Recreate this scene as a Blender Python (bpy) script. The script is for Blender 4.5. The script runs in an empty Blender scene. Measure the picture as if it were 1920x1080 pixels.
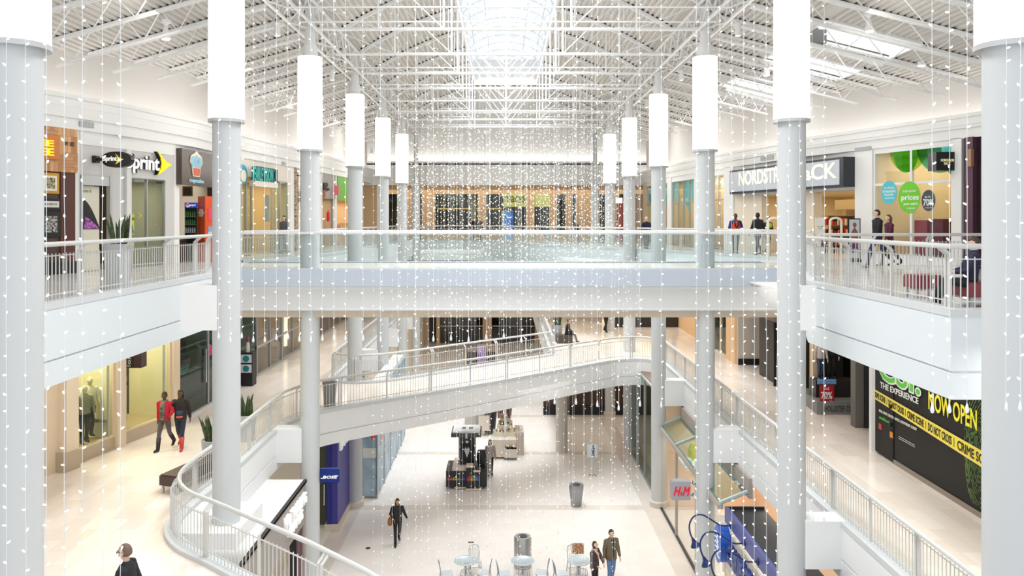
import bpy, bmesh, math, random
from mathutils import Vector, Matrix
from mathutils.geometry import tessellate_polygon
random.seed(11)
SC = bpy.context.scene
COL = SC.collection
PI = math.pi

# ---------------------------------------------------------------- camera, sky, exposure
EYE = 11.875                      # eye height above the ground floor
F1, F2, F3 = 0.0, 5.153, 10.306   # the three floor levels
FOC, VPX, VPY = 1440.0, 945.0, 412.0
XC = 0.113                        # centre line of the hall
cam = bpy.data.cameras.new('camera')
cam.lens, cam.sensor_width = 27.0, 36.0
cam.shift_x, cam.shift_y = 15/1920, -128/1920
cam.clip_start, cam.clip_end = 0.1, 400
camo = bpy.data.objects.new('camera', cam); COL.objects.link(camo)
camo.location = (0, 0, EYE); camo.rotation_euler = (PI/2, 0, 0)
SC.camera = camo
SC.view_settings.view_transform = 'Standard'
SC.view_settings.look = 'None'
SC.view_settings.gamma = 1.0
SC.view_settings.use_curve_mapping = False
SC.view_settings.exposure = -1.08
wd = bpy.data.worlds.new('overcast_sky'); SC.world = wd; wd.use_nodes = True
wd.node_tree.nodes['Background'].inputs[0].default_value = (0.94, 0.97, 1.0, 1)
wd.node_tree.nodes['Background'].inputs[1].default_value = 2.45
cy = SC.cycles
cy.max_bounces = 7; cy.diffuse_bounces = 4; cy.glossy_bounces = 3; cy.transmission_bounces = 4
cy.transparent_max_bounces = 24; cy.sample_clamp_indirect = 4.0; cy.sample_clamp_direct = 12.0
cy.caustics_reflective = False; cy.caustics_refractive = False

def area_light(name, loc, sx, sy, power, color=(1, 1, 1), target=(0, 0, -1)):
    l = bpy.data.lights.new(name, 'AREA'); l.shape = 'RECTANGLE'; l.size = sx; l.size_y = sy
    l.energy = power; l.color = color
    o = bpy.data.objects.new(name, l); COL.objects.link(o); o.location = loc
    o.rotation_euler = Vector(target).to_track_quat('-Z', 'Y').to_euler()
    return o
WARM = (1.0, 0.87, 0.72); SOFTW = (1.0, 0.95, 0.89)
# daylight falling through the long roof light
area_light('skylight_daylight', (XC, 30, EYE + 9.3), 3.6, 44, 9800, (0.95, 0.98, 1.0)).data.spread = math.radians(118)
# unseen ceiling lights added over the walkways of the two lower floors
for y in (12, 19, 26, 33, 40, 47):
    area_light('unseen_walkway_light', (-9.7, y, F3 - 0.5), 1.8, 5, 160, SOFTW)
    area_light('unseen_walkway_light', (9.2, y, F3 - 0.5), 2.2, 5, 250, (1, 0.98, 0.95))
area_light('unseen_walkway_light', (5.2, 45, F3 - 0.6), 4, 12, 350, WARM)
for y in (24, 31, 38, 46, 55):
    area_light('unseen_ground_light', (-9.0, y, F2 - 0.5), 2.4, 5, 220, SOFTW)
    area_light('unseen_ground_light', (9.0, y, F2 - 0.5), 2.4, 5, 220, SOFTW)
area_light('unseen_ground_light', (4.9, 44, F2 - 0.5), 3.5, 9, 190, WARM)
area_light('unseen_ground_light', (-2.5, 62, F3 - 0.6), 9, 14, 900, WARM)
area_light('unseen_ground_light', (-1.0, 33.5, F2 - 0.5), 8, 2.4, 60, SOFTW)
area_light('bridge_fill', (0, 26.2, F3 - 1.2), 14, 3, 1400, SOFTW)  # fill added under the bridge to brighten the ground floor
area_light('far_hall_fill', (0, 61, F3 + 3.9), 22, 7, 1100, (1, 0.92, 0.8))  # unseen fill added to brighten the far end of the top floor
for y in (20, 27, 34, 41, 48):  # unseen fill added to brighten the top floor shop fronts and headers
    area_light('shopfront_fill', (-7.6, y, F3 + 5.6), 1.5, 5, 170, (1, 0.98, 0.95), (-1.0, 0, -1))
    area_light('shopfront_fill', (8.0, y, F3 + 5.6), 1.5, 5, 170, (1, 0.98, 0.95), (1.0, 0, -1))

# ---------------------------------------------------------------- helpers
def X(px, d): return (px - VPX) / FOC * d
def Z(py, d): return EYE - (py - VPY) / FOC * d
def lin(c):
    return tuple((v/255/12.92 if v/255 <= 0.04045 else ((v/255 + 0.055)/1.055)**2.4) for v in c)
MATS = {}
def mat(name, rgb, rough=0.55, metal=0.0, emit=0.0, spec=0.5, coat=0.0, sample=True):
    if name in MATS: return MATS[name]
    m = bpy.data.materials.new(name); m.use_nodes = True
    b = m.node_tree.nodes['Principled BSDF']; c = lin(rgb) + (1,)
    b.inputs['Base Color'].default_value = c
    b.inputs['Roughness'].default_value = rough; b.inputs['Metallic'].default_value = metal
    b.inputs['Specular IOR Level'].default_value = spec
    if coat: b.inputs['Coat Weight'].default_value = coat
    if emit:
        b.inputs['Emission Color'].default_value = c; b.inputs['Emission Strength'].default_value = emit
        if not sample: m.cycles.emission_sampling = 'NONE'
    MATS[name] = m
    return m
def glass(name, tint=(255, 255, 255), refl=0.10, rough=0.02):
    if name in MATS: return MATS[name]
    m = bpy.data.materials.new(name); m.use_nodes = True; nt = m.node_tree
    for n in list(nt.nodes):
        if n.type != 'OUTPUT_MATERIAL': nt.nodes.remove(n)
    out = [n for n in nt.nodes if n.type == 'OUTPUT_MATERIAL'][0]
    t = nt.nodes.new('ShaderNodeBsdfTransparent'); t.inputs[0].default_value = lin(tint) + (1,)
    g = nt.nodes.new('ShaderNodeBsdfGlossy'); g.inputs['Roughness'].default_value = rough
    mx = nt.nodes.new('ShaderNodeMixShader'); lw = nt.nodes.new('ShaderNodeLayerWeight')
    lw.inputs[0].default_value = 0.5
    pw = nt.nodes.new('ShaderNodeMath'); pw.operation = 'POWER'; pw.inputs[1].default_value = 4.0
    ml = nt.nodes.new('ShaderNodeMath'); ml.operation = 'MULTIPLY_ADD'; ml.inputs[1].default_value = 0.45; ml.inputs[2].default_value = refl*0.4
    nt.links.new(lw.outputs['Facing'], pw.inputs[0]); nt.links.new(pw.outputs[0], ml.inputs[0])
    nt.links.new(ml.outputs[0], mx.inputs[0]); nt.links.new(t.outputs[0], mx.inputs[1])
    nt.links.new(g.outputs[0], mx.inputs[2]); nt.links.new(mx.outputs[0], out.inputs[0])
    MATS[name] = m
    return m
def tex_mat(name, kind, cols, rough=0.4, scale=1.0, bw=0.6, bh=0.3, mortar=0.006, vary=None, axes='XY', offset=0.5, spec=0.5):
    """bricks / planks / speckle patterns placed by world position"""
    if name in MATS: return MATS[name]
    m = bpy.data.materials.new(name); m.use_nodes = True; nt = m.node_tree; N = nt.nodes; L = nt.links
    b = N['Principled BSDF']; b.inputs['Roughness'].default_value = rough
    b.inputs['Specular IOR Level'].default_value = spec
    geo = N.new('ShaderNodeNewGeometry'); sep = N.new('ShaderNodeSeparateXYZ'); com = N.new('ShaderNodeCombineXYZ')
    L.new(geo.outputs['Position'], sep.inputs[0])
    for i, a in enumerate(axes): L.new(sep.outputs[a], com.inputs[i])
    c = [lin(q) + (1,) for q in cols]
    if kind == 'brick':
        t = N.new('ShaderNodeTexBrick'); L.new(com.outputs[0], t.inputs['Vector'])
        t.inputs['Color1'].default_value = c[0]; t.inputs['Color2'].default_value = c[1]; t.inputs['Mortar'].default_value = c[2]
        t.inputs['Scale'].default_value = scale; t.inputs['Mortar Size'].default_value = mortar
        t.inputs['Brick Width'].default_value = bw; t.inputs['Row Height'].default_value = bh; t.offset = offset
        L.new(t.outputs['Color'], b.inputs['Base Color'])
    elif kind == 'noise':
        t = N.new('ShaderNodeTexNoise'); L.new(com.outputs[0], t.inputs['Vector']); t.inputs['Scale'].default_value = scale
        t.inputs['Detail'].default_value = 4
        r = N.new('ShaderNodeValToRGB'); r.color_ramp.elements[0].color = c[0]; r.color_ramp.elements[1].color = c[1]
        r.color_ramp.elements[0].position = 0.38; r.color_ramp.elements[1].position = 0.62
        L.new(t.outputs['Fac'], r.inputs[0]); L.new(r.outputs[0], b.inputs['Base Color'])
    elif kind == 'dots':
        t = N.new('ShaderNodeTexVoronoi'); L.new(com.outputs[0], t.inputs['Vector']); t.inputs['Scale'].default_value = scale
        t.inputs['Randomness'].default_value = 0.0
        r = N.new('ShaderNodeValToRGB'); r.color_ramp.interpolation = 'CONSTANT'
        r.color_ramp.elements[0].color = c[0]; r.color_ramp.elements[1].color = c[1]; r.color_ramp.elements[1].position = 0.33
        L.new(t.outputs['Distance'], r.inputs[0]); L.new(r.outputs[0], b.inputs['Base Color'])
    MATS[name] = m
    return m

class M:
    """collects shapes; build() links them as ONE mesh object"""
    def __init__(s): s.v = []; s.f = []; s.mi = []; s.cur = 0
    def add(s, vs, fs):
        o = len(s.v); s.v += [tuple(v) for v in vs]
        for f in fs: s.f.append(tuple(i + o for i in f)); s.mi.append(s.cur)
    def box(s, x0, x1, y0, y1, z0, z1):
        s.hexa([(x0, y0), (x1, y0), (x1, y1), (x0, y1)], z0, z1)
        return s
    def hexa(s, q, z0, z1): s.prism(q, z0, z1); return s
    def prism(s, q, z0, z1):
        n = len(q)
        a = sum(q[i][0]*q[(i+1) % n][1] - q[(i+1) % n][0]*q[i][1] for i in range(n))
        if a < 0: q = list(reversed(q))
        vs = [(p[0], p[1], z0) for p in q] + [(p[0], p[1], z1) for p in q]
        fs = [tuple(range(n-1, -1, -1)), tuple(range(n, 2*n))]
        fs += [(i, (i+1) % n, n + (i+1) % n, n + i) for i in range(n)]
        s.add(vs, fs); return s
    def plate(s, pts, nrm, t):
        """flat outline of 3D points given thickness t along nrm"""
        n = len(pts); nr = Vector(nrm).normalized() * t
        vs = [Vector(p) for p in pts] + [Vector(p) + nr for p in pts]
        tri = tessellate_polygon([[Vector(p) for p in pts]])
        fs = [tuple(t3) for t3 in tri] + [tuple(i + n for i in reversed(t3)) for t3 in tri]
        fs += [(i, (i+1) % n, n + (i+1) % n, n + i) for i in range(n)]
        s.add(vs, fs); return s
    def tube(s, p0, p1, r, n=6, r1=None): return s.tubev([p0, p1], [r, r if r1 is None else r1], n)
    def tubev(s, pts, rs, n=8, closed=False, flat=None):
        pts = [Vector(p) for p in pts]
        if not hasattr(rs, '__len__'): rs = [rs]*len(pts)
        k = len(pts); vs = []; up = None
        for i, p in enumerate(pts):
            a = pts[i-1] if (i > 0 or closed) else pts[i]; b = pts[(i+1) % k] if (i < k-1 or closed) else pts[i]
            t = (b - a)
            if t.length < 1e-9: t = Vector((0, 0, 1))
            t.normalize()
            if up is None: up = Vector((0, 0, 1)) if abs(t.z) < 0.9 else Vector((0, 1, 0))
            e = up - t*up.dot(t)
            if e.length < 1e-6: e = Vector((1, 0, 0)) - t*t.x
            e.normalize(); up = e; g = t.cross(e)
            for j in range(n):
                an = 2*PI*(j + 0.5)/n
                vs.append(p + (g*math.cos(an) + e*math.sin(an)*(flat or 1))*rs[i])
        fs = []
        for i in range(k if closed else k-1):
            for j in range(n):
                a = i*n + j; b = i*n + (j+1) % n; c = ((i+1) % k)*n
                fs.append((a, b, c + (j+1) % n, c + j))
        if not closed: fs += [tuple(range(n-1, -1, -1)), tuple(range((k-1)*n, k*n))]
        s.add(vs, fs); return s
    def lathe(s, prof, c=(0, 0, 0), n=16, sx=1, sy=1):
        vs = []; k = len(prof)
        for r, z in prof:
            for j in range(n):
                a = 2*PI*j/n
                vs.append((c[0] + r*math.cos(a)*sx, c[1] + r*math.sin(a)*sy, c[2] + z))
        fs = [(i*n + j, i*n + (j+1) % n, (i+1)*n + (j+1) % n, (i+1)*n + j) for i in range(k-1) for j in range(n)]
        if prof[0][0] > 1e-4: fs.append(tuple(range(n-1, -1, -1)))
        if prof[-1][0] > 1e-4: fs.append(tuple(range((k-1)*n, k*n)))
        s.add(vs, fs); return s
    def ball(s, c, rx, ry=None, rz=None, n=10, k=7):
        ry = rx if ry is None else ry; rz = rx if rz is None else rz
        vs = [(c[0], c[1], c[2] - rz)]; fs = []
        for i in range(1, k):
            th = -PI/2 + PI*i/k
            for j in range(n):
                a = 2*PI*j/n
                vs.append((c[0] + rx*math.cos(th)*math.cos(a), c[1] + ry*math.cos(th)*math.sin(a), c[2] + rz*math.sin(th)))
        vs.append((c[0], c[1], c[2] + rz)); top = len(vs) - 1
        for j in range(n): fs.append((0, 1 + (j+1) % n, 1 + j))
        for i in range(k-2):
            for j in range(n):
                a = 1 + i*n; fs.append((a + j, a + (j+1) % n, a + n + (j+1) % n, a + n + j))
        a = 1 + (k-2)*n
        for j in range(n): fs.append((a + j, a + (j+1) % n, top))
        s.add(vs, fs); return s
    def rings(s, rs, n=12):
        """loft of horizontal ellipses: (cx, cy, cz, rx, ry)"""
        vs = []
        for cx, cy_, cz, rx, ry in rs:
            for j in range(n):
                a = 2*PI*j/n; vs.append((cx + rx*math.cos(a), cy_ + ry*math.sin(a), cz))
        k = len(rs)
        fs = [(i*n + j, i*n + (j+1) % n, (i+1)*n + (j+1) % n, (i+1)*n + j) for i in range(k-1) for j in range(n)]
        fs += [tuple(range(n-1, -1, -1)), tuple(range((k-1)*n, k*n))]
        s.add(vs, fs); return s
    def build(s, name, m, parent=None, smooth=False):
        me = bpy.data.meshes.new(name)
        if parent is not None: off = WL[parent]
        else:
            xs = [v[0] for v in s.v]; ys = [v[1] for v in s.v]; zs = [v[2] for v in s.v]
            off = Vector(((min(xs)+max(xs))/2, (min(ys)+max(ys))/2, min(zs)))
        me.from_pydata([(v[0]-off.x, v[1]-off.y, v[2]-off.z) for v in s.v], [], s.f)
        ms = m if isinstance(m, (list, tuple)) else [m]
        for q in ms: me.materials.append(q)
        if len(ms) > 1: me.polygons.foreach_set('material_index', s.mi)
        if smooth: me.shade_smooth()
        me.update()
        return link(name, me, parent, off)
WL = {}
def link(name, me, parent, off):
    o = bpy.data.objects.new(name, me); COL.objects.link(o)
    if parent is not None: o.parent = parent; WL[o] = WL[parent]
    else: o.location = off; WL[o] = Vector(off)
    return o
def smooth_by_angle(o, ang=35):
    me = o.data; me.shade_smooth()
    bm = bmesh.new(); bm.from_mesh(me)
    for e in bm.edges:
        if len(e.link_faces) == 2 and e.calc_face_angle(0) > math.radians(ang): e.smooth = False
    bm.to_mesh(me); bm.free()
    return o
def tag(o, label, cat, group=None, kind=None):
    if label: o['label'] = label
    if cat: o['category'] = cat
    if group: o['group'] = group
    if kind: o['kind'] = kind
    return o
def thing(name, label, cat, loc=(0, 0, 0), group=None):
    o = bpy.data.objects.new(name, None); COL.objects.link(o); o.location = loc; o.empty_display_size = 0.1
    WL[o] = Vector(loc)
    return tag(o, label, cat, group)
def struct(o, label=None):
    o['kind'] = 'structure'
    if label: o['label'] = label
    return o
def dup(root, loc, rotz=0.0, label=None, group=None, scale=1.0):
    r = root.copy(); COL.objects.link(r); r.location = loc; r.rotation_euler = (0, 0, rotz); r.scale = (scale,)*3
    if label: r['label'] = label
    if group: r['group'] = group
    WL[r] = Vector(loc)
    def rec(a, b):
        for ch in list(a.children):
            c = ch.copy(); COL.objects.link(c); c.parent = b; rec(ch, c)
    rec(root, r)
    return r
def place(root, loc, rotz=0.0):
    root.location = loc; root.rotation_euler = (0, 0, rotz); return root
def unit(a, b):
    v = Vector((b[0]-a[0], b[1]-a[1])); return v.normalized()
def dense(pts, step):
    out = []
    for i in range(len(pts)-1):
        a, b = Vector(pts[i]), Vector(pts[i+1]); n = max(1, int((b-a).length/step))
        out += [tuple(a.lerp(b, k/n)) for k in range(n)]
    return out + [tuple(pts[-1])]
def spline(pts, n=6):
    p = [Vector(q) for q in pts]; p = [p[0]*2 - p[1]] + p + [p[-1]*2 - p[-2]]; out = []
    for i in range(1, len(p)-2):
        for k in range(n):
            t = k/n; a, b, c, d = p[i-1], p[i], p[i+1], p[i+2]
            out.append(tuple(0.5*((2*b) + (c-a)*t + (2*a - 5*b + 4*c - d)*t*t + (3*b - a - 3*c + d)*t**3)))
    return out + [tuple(p[-2])]
def normals(path, closed=False, side=1):
    """mitred 2D normals, pointing to the left of travel for side=1"""
    k = len(path); out = []
    for i in range(k):
        if closed or 0 < i < k-1:
            a = unit(path[i-1], path[i]); b = unit(path[i], path[(i+1) % k])
        elif i == 0: a = b = unit(path[0], path[1])
        else: a = b = unit(path[-2], path[-1])
        na, nb = Vector((-a.y, a.x)), Vector((-b.y, b.x)); n = na + nb
        if n.length < 1e-6: n = na
        n.normalize(); out.append(n*side/max(0.5, n.dot(na)))
    return out
def offset(path, w, closed=False, side=1):
    return [(p[0] + n.x*w, p[1] + n.y*w) for p, n in zip(path, normals(path, closed, side))]
def sweep(m, path, prof, closed=False, side=1, close_prof=False):
    ns = normals(path, closed, side); k = len(path); q = len(prof); vs = []
    for p, n in zip(path, ns):
        for w, z in prof: vs.append((p[0] + n.x*w, p[1] + n.y*w, z))
    fs = []
    for i in range(k if closed else k-1):
        for j in range(q if close_prof else q-1):
            a = i*q + j; b = i*q + (j+1) % q; c = ((i+1) % k)*q
            fs.append((a, b, c + (j+1) % q, c + j))
    if close_prof and not closed: fs += [tuple(range(q)), tuple(range((k-1)*q + q-1, (k-1)*q - 1, -1))]
    m.add(vs, fs); return m
def slab(m, outer, holes, z0, z1):
    loops = [[Vector((p[0], p[1], 0)) for p in l] for l in [outer] + holes]
    tri = tessellate_polygon(loops); flat = [p for l in loops for p in l]; n = len(flat)
    vs = [(p.x, p.y, z1) for p in flat] + [(p.x, p.y, z0) for p in flat]
    fs = []
    for t in tri:
        a, b, c = (flat[i] for i in t)
        up = (b-a).cross(c-a).z > 0
        t = tuple(t) if up else tuple(reversed(t))
        fs.append(t); fs.append(tuple(i + n for i in reversed(t)))
    o = 0
    for l in loops:
        k = len(l); fs += [(o + i, o + (i+1) % k, n + o + (i+1) % k, n + o + i) for i in range(k)]; o += k
    m.add(vs, fs); return m

class W:
    """a wall frame: u runs along A->B, w out of the wall into the hall, z absolute"""
    def __init__(s, A, B, flip=False):
        s.A = Vector(A); s.B = Vector(B); s.u = (s.B - s.A).normalized(); s.len = (s.B - s.A).length
        n = Vector((s.u.y, -s.u.x)); s.n = -n if flip else n
    def p(s, u, w, z):
        q = s.A + s.u*u + s.n*w; return (q.x, q.y, z)
    def U(s, px):
        k = (px - VPX)/FOC
        return (k*s.A.y - s.A.x)/(s.u.x - k*s.u.y)
    def shift(s, w):
        """the parallel frame w metres in front of this one"""
        q = W(s.A + s.n*w, s.B + s.n*w); q.n = s.n
        return q
    def H(s, px, py):
        return Z(py, (s.A + s.u*s.U(px)).y)
    def box(s, m, u0, u1, w0, w1, z0, z1):
        q = [s.p(u0, w0, 0)[:2], s.p(u1, w0, 0)[:2], s.p(u1, w1, 0)[:2], s.p(u0, w1, 0)[:2]]
        m.prism(q, z0, z1); return m
    def poly(s, m, pts, w, t=0.02):
        m.plate([s.p(u, w, z) for u, z in pts], (s.n.x, s.n.y, 0), t); return m
def wpt(poly, px):
    k = (px - VPX)/FOC
    for a, b in zip(poly[:-1], poly[1:]):
        den = (b[0]-a[0]) - k*(b[1]-a[1])
        if abs(den) < 1e-9: continue
        t = (k*a[1] - a[0])/den
        if -1e-6 <= t <= 1 + 1e-6: return (a[0] + (b[0]-a[0])*t, a[1] + (b[1]-a[1])*t)
    raise ValueError(px)
def frame(poly, p0, p1, flip=False): return W(wpt(poly, p0), wpt(poly, p1), flip)

def text_mesh(s, ext, bevel=0.0):
    c = bpy.data.curves.new('lettering', 'FONT'); c.body = s; c.extrude = ext; c.bevel_depth = bevel
    c.resolution_u = 3; c.align_x = 'LEFT'
    o = bpy.data.objects.new('lettering', c); COL.objects.link(o)
    dg = bpy.context.evaluated_depsgraph_get()
    me = bpy.data.meshes.new_from_object(o.evaluated_get(dg))
    bpy.data.objects.remove(o); bpy.data.curves.remove(c)
    return me
def text(s, m, parent, center, w, h, right, normal, depth=0.03, name='lettering', up=None, bold=0.0):
    """letters fitted to w x h metres, centred, facing normal"""
    me = text_mesh(s, 0.5, bold)
    xs = [v.co.x for v in me.vertices]; ys = [v.co.y for v in me.vertices]
    x0, x1, y0, y1 = min(xs), max(xs), min(ys), max(ys)
    r = Vector(right).normalized(); n = Vector(normal).normalized(); u = Vector(up).normalized() if up else Vector((0, 0, 1))
    off = WL[parent] if parent is not None else Vector((0, 0, 0)); c = Vector(center)
    zs = [v.co.z for v in me.vertices]; zr = (max(zs)-min(zs)) or 1
    for v in me.vertices:
        v.co = c + r*((v.co.x - (x0+x1)/2)/(x1-x0)*w) + u*((v.co.y - (y0+y1)/2)/(y1-y0)*h) + n*((v.co.z-min(zs))/zr*depth) - off
    me.materials.clear(); me.materials.append(m)
    o = bpy.data.objects.new(name, me); COL.objects.link(o)
    if parent is not None: o.parent = parent; WL[o] = WL[parent]
    return o
def wtext(f, s, m, parent, px0, px1, y0, y1, w=0.03, depth=0.03, right_sign=1, name='lettering', bold=0.0):
    """letters on wall frame f between two picture columns and rows (rows measured at the middle)"""
    f = f.shift(w); u0, u1 = f.U(px0), f.U(px1); pm = (px0+px1)/2
    za, zb = f.H(pm, y0), f.H(pm, y1); um = (u0+u1)/2
    c = f.p(um, 0, (za+zb)/2)
    return text(s, m, parent, c, abs(u1-u0), abs(za-zb), (f.u.x*right_sign, f.u.y*right_sign, 0), (f.n.x, f.n.y, 0), depth, name, bold=bold)

# ---------------------------------------------------------------- materials
white = mat('white_paint', (236, 236, 234), 0.6)
offwhite = mat('off_white_paint', (228, 226, 222), 0.6)
fasc = mat('fascia_white', (238, 239, 239), 0.5); fasc3 = mat('daylight_tinted_fascia', (220, 226, 229), 0.5)  # same fascia paint; the bluish daylight cast is put into the upper colour
bridge_grey = mat('bridge_blue_grey_paint', (188, 197, 209), 0.5)
colm = mat('column_paint', (200, 203, 204), 0.5)
steel_white = mat('white_painted_steel', (240, 240, 239), 0.4)
deckm = mat('white_roof_deck', (208, 204, 199), 0.6)
railm = mat('light_grey_rail_paint', (205, 205, 202), 0.35)
chrome = mat('brushed_steel', (196, 200, 204), 0.25, 0.9)
curbm = mat('grey_curb', (206, 209, 210), 0.5)
beige = mat('beige_paint', (226, 208, 182), 0.6)
tan = mat('tan_stone', (206, 172, 132), 0.5)
cream = mat('cream_paint', (238, 228, 208), 0.6)
black = mat('black_paint', (22, 22, 23), 0.5)
dark = mat('dark_charcoal', (46, 43, 42), 0.5)
dbrown = mat('dark_brown_panel', (74, 58, 50), 0.5)
clear = glass('clear_glass', (252, 254, 253), 0.05)
rglass = glass('rail_glass', (248, 251, 251), 0.07)
gglass = glass('green_glass', (240, 247, 242), 0.06)
skyglass = glass('roof_glass', (250, 253, 255), 0.02)
lampm = mat('lit_lantern_shade', (255, 252, 246), 0.5, emit=4.5)
bulbm = mat('lit_warm_bulb', (255, 246, 226), 0.4, emit=3.6, sample=False)
cordm = mat('clear_cord', (226, 230, 232), 0.4)
dropm = mat('clear_drop_weight', (232, 238, 242), 0.15)
t_mid = tex_mat('cream_stone_tile', 'brick', [(240, 230, 220), (227, 214, 201), (214, 203, 191)], 0.13, 1.0, 1.15, 0.42, 0.004, axes='YX')
t_up = tex_mat('pale_striped_tile', 'brick', [(242, 240, 236), (222, 217, 210), (212, 208, 202)], 0.15, 1.0, 1.0, 0.45, 0.004, axes='XY')
t_low = tex_mat('pale_cream_tile', 'brick', [(241, 236, 231), (237, 231, 225), (231, 224, 217)], 0.27, 1.0, 0.6, 0.6, 0.003, axes='XY')
# ---------------------------------------------------------------- floors
dC = [(1.323 + k)*7.376 for k in range(7)]        # distances of the column rows
XL, XR = XC - 6.303, XC + 6.303                   # the two column lines
# level 3 edges
e3_left = [(-8.1, 4), (-8.1, 21.2), (-9.1, 24.1)]
e3_right = [(9.25, 24.1), (7.4, 18.6), (7.4, 12.7), (21, 12.7)]
e3_far = spline([(-9.6, 28.2), (-8.9, 29.2), (-8.4, 31), (-7.9, 33.4), (-7.55, 37), (-7.5, 42), (-7.5, 49), (-7.5, 55)], 4) + \
    [(-7.0, 56.2)] + spline([(-3, 56.2), (-0.6, 54.2), (1.1, 50.2), (2.66, 46.4), (4.8, 43.2), (6.7, 39.4), (8.9, 35.9), (10.4, 32.4), (11.3, 28.2)], 4)
m = M(); slab(m, [(-21, 4)] + e3_left + e3_right + [(21, 74), (-21, 74)], [list(reversed(e3_far))], F3 - 0.35, F3)
struct(m.build('floor_upper', t_up))
# level 2 edges
e2_main = [(4.5, 5.0), (-2.2, 12.2)] + spline([(-3.4, 13.3), (-5.5, 15.0), (-6.6, 15.9), (-7.15, 16.9), (-7.25, 18.2), (-7.2, 20), (-7.2, 24), (-7.02, 25.4), (-6.35, 26.7), (-5.0, 27.9)], 5) + \
    spline([(-0.55, 31.4), (4.4, 35.7), (5.6, 36.5), (6.7, 36.6), (7.43, 35.7)], 5) + [(7.43, 5)]
e2_far = [(-7.2, 60)] + spline([(-7.2, 33.2), (-7.1, 32.3), (-6.5, 31.75), (-5.6, 31.75), (-4.4, 32.4), (-1.77, 34.7), (1.4, 37.4)], 5) + [(2.35, 38.2), (2.35, 76)]
h2 = e2_far + [(-7.2, 76)]
m = M(); slab(m, [(-21, 5)] + e2_main + [(21, 5), (21, 76.5), (-21, 76.5)], [list(reversed(h2))], F2 - 0.35, F2)
struct(m.build('floor_middle', t_mid))
m = M(); m.box(-21, 21, 2, 82, -0.3, 0); struct(m.build('floor_ground', t_low))
m = M()
for k in range(1, 8): m.box(-21, 21, dC[0] + (k-0)*7.376 - 0.45, dC[0] + k*7.376 + 0.05, 0.0, 0.004)
m.box(-6.6, -5.9, 8, 32, 0.0, 0.0045); m.box(5.75, 6.46, 8, 46, 0.0, 0.0045)
struct(m.build('trim_9', tex_mat('beige_floor_band', 'brick', [(226, 218, 209), (221, 212, 202), (216, 206, 196)], 0.16, 1.0, 0.6, 0.6, 0.003)))
m = M(); m.box(-7.2, -5.75, 16.45, 18.3, F2 - 0.35, F2); struct(m.build('trim_10', white))

def edge_face(path, zf, side, names, closed=False, low=-1.16, seam=-0.74, fm=None):
    m = M(); sweep(m, path, [(-0.28, zf - 0.3), (-0.28, zf + 0.09), (0.035, zf + 0.09), (0.035, zf - 0.03), (-0.02, zf - 0.03)], closed, side)
    struct(m.build(names[0], curbm))
    m = M(); sweep(m, path, [(-0.3, zf - 0.03), (0.02, zf - 0.03), (0.02, zf + seam + 0.02), (-0.02, zf + seam + 0.015), (-0.02, zf + seam - 0.015), (0.03, zf + seam - 0.02), (0.03, zf + low), (-0.4, zf + low)], closed, side)
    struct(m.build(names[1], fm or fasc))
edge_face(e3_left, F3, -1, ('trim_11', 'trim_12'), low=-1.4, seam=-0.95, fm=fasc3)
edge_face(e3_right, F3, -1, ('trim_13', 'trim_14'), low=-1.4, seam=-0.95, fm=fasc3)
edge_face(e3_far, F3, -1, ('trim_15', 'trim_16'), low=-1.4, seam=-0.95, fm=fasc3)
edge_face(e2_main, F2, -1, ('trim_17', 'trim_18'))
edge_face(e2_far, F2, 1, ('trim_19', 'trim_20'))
# soffits under the walkways
sof = mat('soffit_paint', (232, 229, 224), 0.7)
for nm, x0, x1, y0, y1, z in (('ceiling_left', -21, -8.4, 5, 76, F3 - 0.42), ('ceiling_right', 7.7, 21, 13, 76, F3 - 0.42)):
    m = M(); m.box(x0, x1, y0, y1, z, z + 0.05); struct(m.build(nm, sof))

# bridge on level 3: fascia with a lit cove and a beige underside
m = M(); m.box(-9.6, 9.7, 24.1, 28.2, F3 - 0.36, F3 - 0.012); struct(m.build('floor_bridge', t_up))
for yy, s, a, b in ((24.1, 1, 'trim_21', 'trim_22'), (28.2, -1, 'trim_23', 'trim_24')):
    m = M(); sweep(m, [(-9.4, yy), (9.5, yy)], [(-0.2, F3 + 0.015), (0.05, F3 + 0.015), (0.05, F3 - 0.52), (-0.06, F3 - 0.52)], side=-s)
    struct(m.build(a, bridge_grey))
    m = M(); sweep(m, [(-9.4, yy), (9.5, yy)], [(-0.09, F3 - 0.3), (-0.09, F3 - 0.62), (-0.085, F3 - 0.80), (-0.06, F3 - 1.0), (-0.01, F3 - 1.22), (0.04, F3 - 1.24), (0.04, F3 - 1.28), (-0.06, F3 - 1.28)], side=-s)
    struct(smooth_by_angle(m.build(b, mat('cove_paint', (206, 206, 205), 0.6))))
m = M(); m.box(-9.4, 9.5, 24.3, 28.0, F3 - 1.52, F3 - 1.27); struct(m.build('ceiling_bridge', mat('beige_soffit', (206, 194, 178), 0.6)))
area_light('bridge_cove_light', (0.05, 24.12, F3 - 0.56), 18.4, 0.06, 7, (1, 0.95, 0.88), (0, 0.9, -1))

# ---------------------------------------------------------------- outer shell
m = M(); m.box(-21.3, -21, 2, 82, 0, 24); struct(m.build('wall_left', offwhite))
m = M(); m.box(21, 21.3, 2, 82, 0, 24); struct(m.build('wall_right', offwhite))
m = M(); m.box(-21, 21, 82, 82.3, 0, F3); struct(m.build('wall_far', offwhite))

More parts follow.
